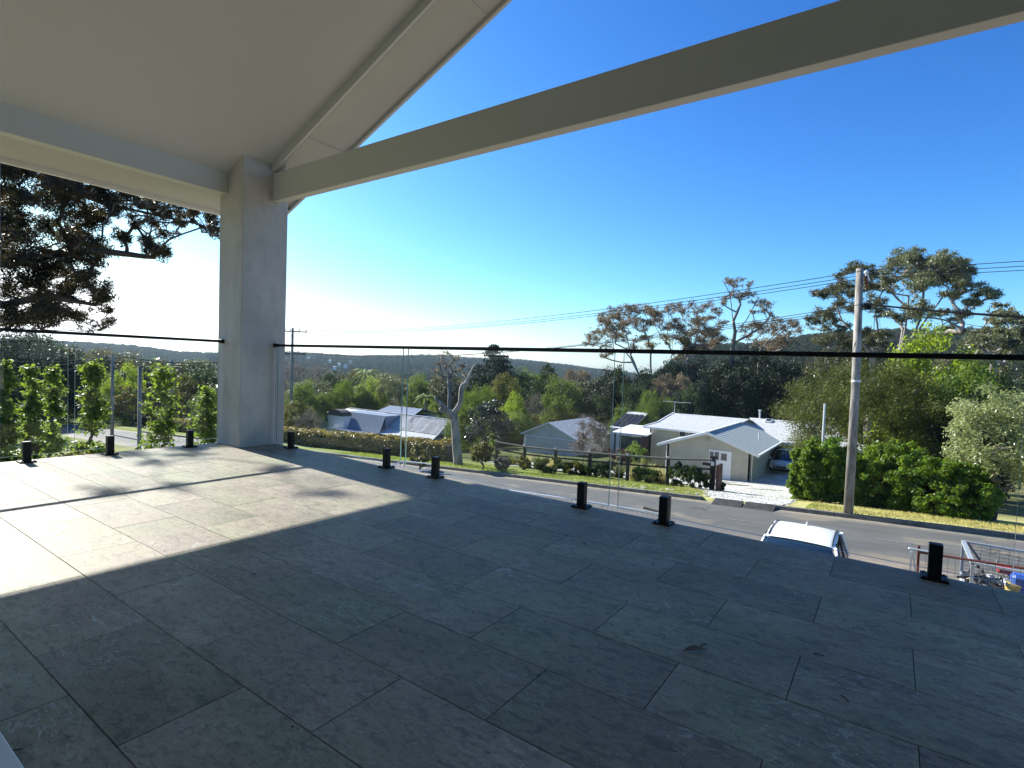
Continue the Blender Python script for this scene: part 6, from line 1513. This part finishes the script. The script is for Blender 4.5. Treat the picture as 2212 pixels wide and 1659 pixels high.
lA = ['top overhead line from the near pole to the pole by the pillar', 'middle overhead line from the near pole to the pole by the pillar', 'lowest of the three upper lines from the near pole toward the pillar']
for k in range(3):
    wire('power_line', lA[k], ins[2-k], insB[(3, 2, 0)[k]], .9, .013, M['wire'])
    e = on_z(2212, (566, 577.5, 583)[k], ins[2-k][2]+.15) if False else None
    far_p = ins[2-k]+np.array([24, 0.4*(1-k), 1.1])
    wire('power_line', ['topmost line leaving the near pole to the right', 'middle line leaving the near pole to the right', 'lowest line leaving the near pole to the right'][k], ins[2-k], far_p, .35, .012, M['wire'])
lowA = np.array([Pb[0]+.15, Pb[1]-.4, Pb[2]+zlo])
for k in range(3):
    wire('power_line', ['upper of the three lower lines between the two poles', 'middle of the three lower lines between the two poles', 'lowest line between the two poles, crossing the pine'][k], lowA+np.array([0, .4*k, .06*(1-k)]), insB[4+(3, 2, 0)[k]], 1.1, .012, M['wire'])
wire('service_cable', 'thick black service cable from the near pole toward the right edge', lowA+np.array([.1, 0, .05]), at_d(2330, 691, 15.0), .05, .03, M['cable'], 'cable')
wire('power_line', 'thin wire below the black service cable at the right edge', at_d(2050, 692, 60), at_d(2330, 722, 60), .3, .02, M['wire'])
for k, (ya, yb_) in enumerate(((765, 757), (767, 766), (785, 772))):
    wire('power_line', ['upper wire from the slim far pole toward the pillar', 'middle wire from the slim far pole toward the pillar', 'lowest slack wire running to the pillar from the slim far pole'][k], at_d(243, (765, 767, 775)[k], 64), insB[4+k]-np.array([0, 0, .0]), 1.0, .022, M['wire'])
for k in range(3):
    wire('power_line', ['upper wire left of the slim far pole', 'middle wire left of the slim far pole', 'lower wire left of the slim far pole'][k], at_d(243, (765, 767, 775)[k], 64), at_d(-60, (772, 790, 812)[k], 52), .5, .02, M['wire'])
wire('power_line', 'high thin wire across the trees left of the pillar', at_d(-40, 782, 50), at_d(600, 752, 80), 2.2, .02, M['wire'])

# ------------------------------------------------------------------ white car parked below the deck, nose to the house
M['carwhite'] = plain('car_paint_white', (.86, .86, .85), .25, 0, .01, 2, spec=.7)
M['carglass'] = plain('car_glass', (.012, .022, .032), .04, 0, .02, 2, spec=.9)
M['rubber'] = plain('tyre_rubber', (.02, .02, .02), .85); M['alloy'] = plain('alloy_rim', (.45, .46, .47), .3, .8); M['blackplastic'] = plain('black_trim', (.018, .018, .02), .5)
M['redlens'] = plain('red_lens', (.35, .01, .01), .15); M['clearlens'] = plain('clear_lens', (.6, .62, .64), .1)
def loft(b, secs, closed=False, cap=True, mi=0):
    n = len(secs[0]); V = [p for s in secs for p in s]; Fc = []
    for i in range(len(secs)-1):
        for j in range(n if closed else n-1): Fc.append((i*n+j, i*n+(j+1) % n, (i+1)*n+(j+1) % n, (i+1)*n+j))
    if cap: Fc += [tuple(range(n-1, -1, -1)), tuple(range((len(secs)-1)*n, len(secs)*n))]
    return b.add(V, Fc, mi)
def make_car(name, label, loc, rz, H=1.66, L=4.4, Wd=1.82):
    """x forward; origin on the ground below the middle"""
    root = thing(name, label, 'car', loc, rz); w = Wd/2
    prof = [(-2.20, .50, .72), (-2.16, .40, .98), (-2.02, .36, 1.02), (-1.2, .30, 1.03), (0, .30, 1.02), (.95, .30, .99), (1.35, .32, .94), (1.9, .36, .82), (2.12, .42, .68), (2.2, .48, .60)]
    secs = []
    for x, z0, z1 in prof:
        t = min(1, (2.24-abs(x))/.55)**.5; ww = w*(.80+.20*t); pts = []
        for (fy, fz) in ((-.78, 0), (-.97, .12), (-1.0, .45), (-.99, .75), (-.93, .96), (-.80, 1.0), (0, 1.03), (.80, 1.0), (.93, .96), (.99, .75), (1.0, .45), (.97, .12), (.78, 0)): pts.append((x*L/4.4, ww*fy, z0+(z1-z0)*fz))
        secs.append(pts)
    b = MB(); loft(b, secs, closed=True); body = b.build('body', M['carwhite'], root, True)
    # cabin: pillars and glass as one lofted shape, roof skin on top
    gsec = [(-2.12, .95, 1.00, 0.80), (-1.95, 1.0, 1.36, .74), (-1.75, 1.0, H-.08, .66), (-1.4, 1.0, H-.015, .65), (-1.0, 1.0, H, .655), (-.62, 1.0, H-.02, .655), (-.38, 1.0, H-.075, .66), (.30, 1.0, 1.36, .73), (1.12, .98, 1.00, .80)]
    secs = []
    for x, zb0, zt, hw in gsec:
        lo = w*.90; pts = [(x, -lo, zb0), (x, -(lo+(hw-lo)*.5), zb0+(zt-zb0)*.5), (x, -hw, zt-.05), (x, -hw*.86, zt-.008), (x, 0, zt+.012), (x, hw*.86, zt-.008), (x, hw, zt-.05), (x, (lo+(hw-lo)*.5), zb0+(zt-zb0)*.5), (x, lo, zb0)]
        secs.append(pts)
    b = MB(); loft(b, secs, cap=True); b.build('window_glass', M['carglass'], root, True)
    b = MB(); rs_ = []
    for (x, _, zt, hw) in gsec[2:7]: rs_.append([(x, -hw-.012, zt-.085), (x, -hw-.006, zt-.03), (x, -hw*.86, zt+.006), (x, -hw*.45, zt+.020), (x, 0, zt+.025), (x, hw*.45, zt+.020), (x, hw*.86, zt+.006), (x, hw+.006, zt-.03), (x, hw+.012, zt-.085)])
    e0 = [(p[0]-.10, p[1]*.98, p[2]-.035) for p in rs_[0]]; e1 = [(p[0]+.06, p[1]*.99, p[2]-.02) for p in rs_[-1]]
    loft(b, [e0]+rs_+[e1], cap=False); roof = b.build('roof', M['carwhite'], root, True)
    for s in (-1, 1):
        b = MB(); b.tube([(x, s*(hw*.93), zt+.012) for (x, _, zt, hw) in gsec[2:7]], .014, 5); b.build('roof_gutter', M['blackplastic'], roof)
        for (xa, xb, ra) in ((1.08, -.36, .032), (-.45, -.55, .028), (-1.22, -1.26, .026), (-2.06, -1.76, .045)):
            def yz(x, t):
                i = max(0, min(len(gsec)-2, next((k for k in range(len(gsec)-1) if gsec[k+1][0] >= x), len(gsec)-2))); g0, g1 = gsec[i], gsec[i+1]; u = (x-g0[0])/(g1[0]-g0[0]); hw = g0[3]+(g1[3]-g0[3])*u; zt = g0[2]+(g1[2]-g0[2])*u
                lo = w*.90; return s*(lo+(hw-lo)*t+.006), 1.0+(zt-1.0)*t
            pts = []
            for t in (0, .35, .7, 1.0):
                x = xa+(xb-xa)*t; y, z = yz(x, t*.96); pts.append((x, y, z))
            b = MB(); b.tube(pts, ra, 6); b.build('door_pillar', M['carwhite'] if (xa > 1 or xa < -2) else M['blackplastic'], root)
        b = MB(); b.cbox(.72, .92, s*(w+.02)-.0 if s > 0 else -(w+.20), (w+.20) if s > 0 else -(w+.02), 1.0, 1.15, .03); b.build('wing_mirror', M['carwhite'], root)
        b = MB(); b.cbox(1.85, 2.17, s*.62-.16, s*.62+.16, .66, .80, .02); b.build('headlight', M['clearlens'], root)
        b = MB(); b.cbox(-2.20, -2.03, s*.74-.09, s*.74+.09, .80, 1.02, .02); b.build('tail_light', M['redlens'], root)
        for x in (-1.35, 1.38):
            b = MB(); b.tube([(x, s*(w-.20), .33), (x, s*(w-.165), .33), (x, s*(w-.02), .33), (x, s*(w+.0), .33)], [.30, .33, .33, .30], 20); wh = b.build('wheel', M['rubber'], root)
            b = MB(); b.tube([(x, s*(w+.001), .33), (x, s*(w+.012), .33)], [.21, .19], 14); b.build('rim', M['alloy'], wh)
        for x in (-.2, -1.05): 
            b = MB(); b.cbox(x-.18, x+.02, s*(w*.995)-.015, s*(w*.995)+.015, .84, .88, .006); b.build('door_handle', M['carwhite'], root)
    b = MB(); b.add([(-1.62, -.022, H-.03), (-1.38, -.022, H-.0), (-1.62, .022, H-.03), (-1.38, .022, H-.0), (-1.60, 0, H+.075)], [(0, 1, 4), (3, 2, 4), (2, 0, 4), (1, 3, 4)]); b.build('roof_antenna', M['carwhite'], root)
    b = MB(); b.cbox(2.12, 2.24, -.5, .5, .45, .62, .02); b.build('grille', M['blackplastic'], root)
    b = MB(); b.box(-2.235, -2.20, -.25, .25, .72, .84); b.build('number_plate', M['wtrim'], root)
    b = MB(); b.box(.30, .36, -.11, .11, H-.22, H-.15); b.build('rear_view_mirror', M['blackplastic'], root)
    return root
make_car('parked_car', 'white hatchback parked below the deck with its nose toward the house', (.04, 12.50, -4.24), -pi/2)
uc = at_d(*z7(1700, 835), 50.5); 
uy = Y+6.5; up0 = on_y(*z7(1570, 850), uy)
ute = make_car('utility_vehicle', 'white four wheel drive with bull bar and roof rack in the carport', (up0[0]-.30, uy+2.2, gz(up0[0], uy)+.12), -pi/2, 1.78)
b = MB()
for z_ in (.75, 1.05): b.tube([(2.34, -.75, z_), (2.40, 0, z_), (2.34, .75, z_)], .03, 6)
for y_ in (-.72, -.3, .3, .72): b.tube([(2.36, y_, .45), (2.36, y_, 1.06)], .025, 6)
b.build('bull_bar', M['alloy'], ute)
b = MB()
for y_ in (-.6, .6): b.tube([(-1.3, y_, 1.86), (.2, y_, 1.86)], .02, 6)
for x_ in (-1.2, -.8, -.4, 0, .2): b.tube([(x_, -.6, 1.87), (x_, .6, 1.87)], .015, 6)
b.build('roof_rack', M['blackplastic'], ute)
for s in (-1, 1):
    b = MB(); b.tube([(2.46, s*.33, .92), (2.42, s*.33, .92)], .09, 12); b.build('spot_light', M['clearlens'], ute)
b = MB(); b.tube([(1.2, .85, .95), (1.2, .85, 2.3)], .012, 5); b.build('whip_antenna', M['wtrim'], ute)

# ------------------------------------------------------------------ temporary fencing, cage trailer and barrier on the near side
M['rustpipe'] = plain('rusty_pipe', (.16, .045, .03), .7, .3, .3, 12); M['galv'] = plain('galvanised_steel', (.55, .58, .58), .4, .5, .12, 10); M['mesh'] = plain('fence_mesh', (.20, .20, .19), .5, .5)
def fence_panel(label, xa, xb, y, zt0, zt1, h, rail=None, pa=.125, extra=True):
    root = thing('mesh_fence_panel', label, 'fence panel', (xa, y, zt0-h), group='temporary mesh fence panels along the site')
    L = xb-xa; f = lambda x, z: (x, 0, z+(zt1-zt0)*x/L)
    b = MB(); b.tube([f(0, h), f(L, h)], .021, 8); b.build('top_rail', rail or M['galv'], root)
    b = MB(); b.tube([f(0, .15), f(L, .15)], .021, 8); b.build('bottom_rail', M['galv'], root)
    for x in (.0, L): b = MB(); b.tube([f(x, -.02), f(x, h+.12)], .021, 8); b.build('post', rail or M['galv'], root)
    b = MB(); n = int(L/pa)
    for i in range(1, n): b.bar(f(i*L/n, .15), f(i*L/n, h), .0045, .0045)
    for j in range(1, 9): z = .15+(h-.15)*j/9; b.bar(f(0, z), f(L, z), .0045, .0045)
    b.build('wire_mesh', M['mesh'], root, kind='stuff')
    for x in (.0, L): b = MB(); b.cbox(x-.09, x+.09, -.28, .28, -.03+(zt1-zt0)*x/L, .10+(zt1-zt0)*x/L, .02); b.build('foot_block', M['kerb'], root)
    return root
YT = 12.0
tl = on_y(1090, 1058, YT); tm_ = on_y(1238, 1079, YT); tr = on_y(1437, 1113, YT)
fence_panel('mesh fence panel left of the fourth spigot, seen just over the deck edge', tl[0], tm_[0]-.03, YT, tl[2], tm_[2], 2.0)
fence_panel('mesh fence panel between the fourth and fifth spigots', tm_[0]+.03, tr[0]-.05, YT+.05, tm_[2], tr[2], 2.0)
def zF(x, y): return (2200+x*.16275)/1.15732, (1280+y*.16275)/1.15732
fa, fm, fe = on_y(*zF(595, 600), YT), on_y(*zF(1030, 664), YT), on_y(*zF(2212, 832), YT)
fence_panel('rusty railed mesh fence panel around the rightmost spigot', fa[0], fe[0]+.9, YT, fa[2]-.02, fe[2]+.0, 2.05, M['rustpipe'], pa=.10)
b = MB(); p0, p1 = on_y(*zF(435, 540), YT-.06), on_y(*zF(815, 605), YT-.06); b.cbox(p0[0], p1[0]+.05, YT-.10, YT-.04, p1[2]-.03, p0[2]+.0, .01)
q = on_y(*zF(478, 600), YT-.06); b.bar((q[0], YT-.07, q[2]), (q[0]+.02, YT-.07, q[2]-2.0), .05, .03); b.bar((q[0]+.02, YT-.09, q[2]), (q[0]+.36, YT-.09, q[2]-1.9), .06, .03)
q = on_y(*zF(490, 460), YT-.02); b.bar((q[0], YT-.02, q[2]), (q[0], YT-.02, q[2]-.35), .03, .03)
tag(b.build('braced_frame', M['galv']), 'pale braced frame at the left end of the rusty fence panel', 'frame')
b = MB(); q = on_y(1448, 1071, YT+.2); q2 = on_y(1425, 1094, YT+.1); b.bar((q[0], YT+.2, q[2]), (q[0], YT+.2, q[2]-2.1), .045, .045); b.bar((q[0], YT+.2, q[2]-.12), (q2[0], YT+.1, q2[2]), .03, .03); b.tube([(q[0]-.6, YT+.12, q2[2]-.1), (q[0]-.05, YT+.12, q2[2]-.14)], .035, 8)
tag(b.build('fence_brace', M['oldtimber']), 'timber brace post beside the fifth spigot', 'post')
# low white pipe barrier
q0, q1, q2, q3, q4 = on_z(834, 1009, -4.05), on_z(872, 996, -4.05), on_z(945, 1004, -4.05), on_z(899, 1021, -4.05), on_z(948, 1026, -4.05)
b = MB()
for a, c in ((q0, q1), (q1, q2), (q2, q3)): b.tube([a, c], .03, 8)
for a in (q0, q1, q2, q3): b.tube([a, (a[0], a[1], gz(a[0], a[1]))], .028, 8)
tag(b.build('pipe_barrier', M['wtrim']), 'low white pipe barrier frame beside the road near the second spigot', 'barrier')
# cage trailer with rubbish
tx, ty0, ty1 = 2.92, 13.2, 14.85; zt = on_y(*zF(1420, 782), ty0)[2]; zg = gz(3.5, 14)
tr_ = thing('cage_trailer', 'galvanised cage trailer full of building rubbish at the lower right', 'trailer', (tx, ty0, zg)); OT = (tx, ty0, zg); TLn = 3.4
b = MB(); b.box(tx, tx+TLn, ty0, ty1, zg+.52, zg+.56)
for (a0, a1, c0_, c1_) in ((tx, tx+TLn, ty0-.02, ty0), (tx, tx+TLn, ty1, ty1+.02), (tx-.02, tx, ty0, ty1), (tx+TLn, tx+TLn+.02, ty0, ty1)): b.box(a0, a1, c0_, c1_, zg+.5, zg+.88)
rel(b, OT).build('tray', M['galv'], tr_)
b = MB()
for x in (tx, tx+TLn/2, tx+TLn):
    for y in (ty0, ty1): b.bar((x, y, zg+.5), (x, y, zt), .05, .05)
for y in (ty0, ty1): b.bar((tx-.02, y, zt), (tx+TLn, y, zt), .05, .04)
for x in (tx, tx+TLn): b.bar((x, ty0, zt), (x, ty1, zt), .07, .05)
rel(b, OT).build('cage_frame', M['galv'], tr_)
b = MB()
for y in (ty0, ty1):
    for i in range(1, 23): b.bar((tx+i*TLn/23, y, zg+.88), (tx+i*TLn/23, y, zt), .006, .006)
    for j in range(1, 9): z_ = zg+.88+(zt-zg-.88)*j/9; b.bar((tx, y, z_), (tx+TLn, y, z_), .006, .006)
rel(b, OT).build('cage_mesh', M['mesh'], tr_, kind='stuff')
for y in (ty0-.16, ty1+.16):
    b = MB(); b.tube([(tx+1.7, y-.09, zg+.33), (tx+1.7, y+.09, zg+.33)], .33, 18); rel(b, OT).build('wheel', M['rubber'], tr_)
b = MB(); b.bar((tx+TLn, (ty0+ty1)/2, zg+.45), (tx+TLn+1.2, (ty0+ty1)/2, zg+.45), .08, .08); rel(b, OT).build('drawbar', M['galv'], tr_)
rj = random.Random(31); mats = [plain('rubbish_white', (.6, .6, .6), .7), plain('rubbish_black', (.02, .02, .022), .6), plain('rubbish_red', (.35, .03, .04), .6), plain('rubbish_tan', (.38, .26, .13), .8), plain('rubbish_blue', (.03, .10, .42), .5), plain('rubbish_grey', (.2, .2, .2), .8)]
b = MB()
for i in range(230):
    x = tx+.12+rj.random()*(TLn-.3); y = ty0+.1+rj.random()*(ty1-ty0-.2); z = zg+.62+rj.random()*.62*(1-abs((y-(ty0+ty1)/2)/1.1)**2); k = rj.choice([0, 0, 1, 1, 1, 2, 3, 5, 5, 4] if i % 3 else [1, 5, 1])
    if rj.random() < .45:
        a = rj.uniform(0, 6.28); L_ = rj.uniform(.2, .8); b.tube([(x, y, z), (x+cos(a)*L_*.5, y+sin(a)*L_*.25, z+rj.uniform(.0, .25)), (x+cos(a)*L_, y+sin(a)*L_*.5, z+rj.uniform(-.1, .15))], rj.uniform(.01, .03), 5, mi=k)
    else:
        s1, s2, s3 = (rj.uniform(.04, .2) for _ in range(3)); d1 = Vector((rj.gauss(0, 1), rj.gauss(0, 1), rj.gauss(0, .5))).normalized(); b.bar(Vector((x, y, z))-d1*s1, Vector((x, y, z))+d1*s1, s2*1.6, s3*.5, (rj.gauss(0, 1), rj.gauss(0, 1), 1), mi=k)
tag(b.build('rubbish', mats), 'tangled builders rubbish heaped inside the cage trailer', 'rubbish', kind='stuff')
bk = on_y(*zF(2010, 1120), ty0+.25)
b = MB(); b.tube([(bk[0], bk[1], bk[2]-.22), (bk[0]+.05, bk[1], bk[2]+.04)], [.10, .12], 16); tag(b.build('bucket', plain('yellow_plastic', (.48, .36, .10), .45)), 'yellow plastic bucket in the cage trailer', 'bucket')
bk = on_y(*zF(2150, 1130), ty0+.28)
b = MB(); b.cbox(bk[0]-.13, bk[0]+.22, bk[1]-.1, bk[1]+.25, bk[2]-.2, bk[2]+.2, .05); tag(b.build('blue_bin_bag', mats[4]), 'bright blue bag beside the yellow bucket in the cage trailer', 'bag')
bk = on_y(*zF(1940, 895), ty0+.5)
b = MB(); b.cbox(bk[0]-.14, bk[0]+.12, bk[1]-.1, bk[1]+.1, bk[2]-.06, bk[2]+.05, .03); tag(b.build('red_bag', mats[2]), 'red packet lying on the rubbish in the cage trailer', 'packet')
b = MB(); a, c = on_y(*zF(1355, 480), ty1-.1), on_y(*zF(1560, 780), ty0+.5); b.bar(a, c, .03, .03); tag(b.build('steel_rod', M['blackplastic']), 'black rod leaning across the corner of the cage trailer', 'rod')
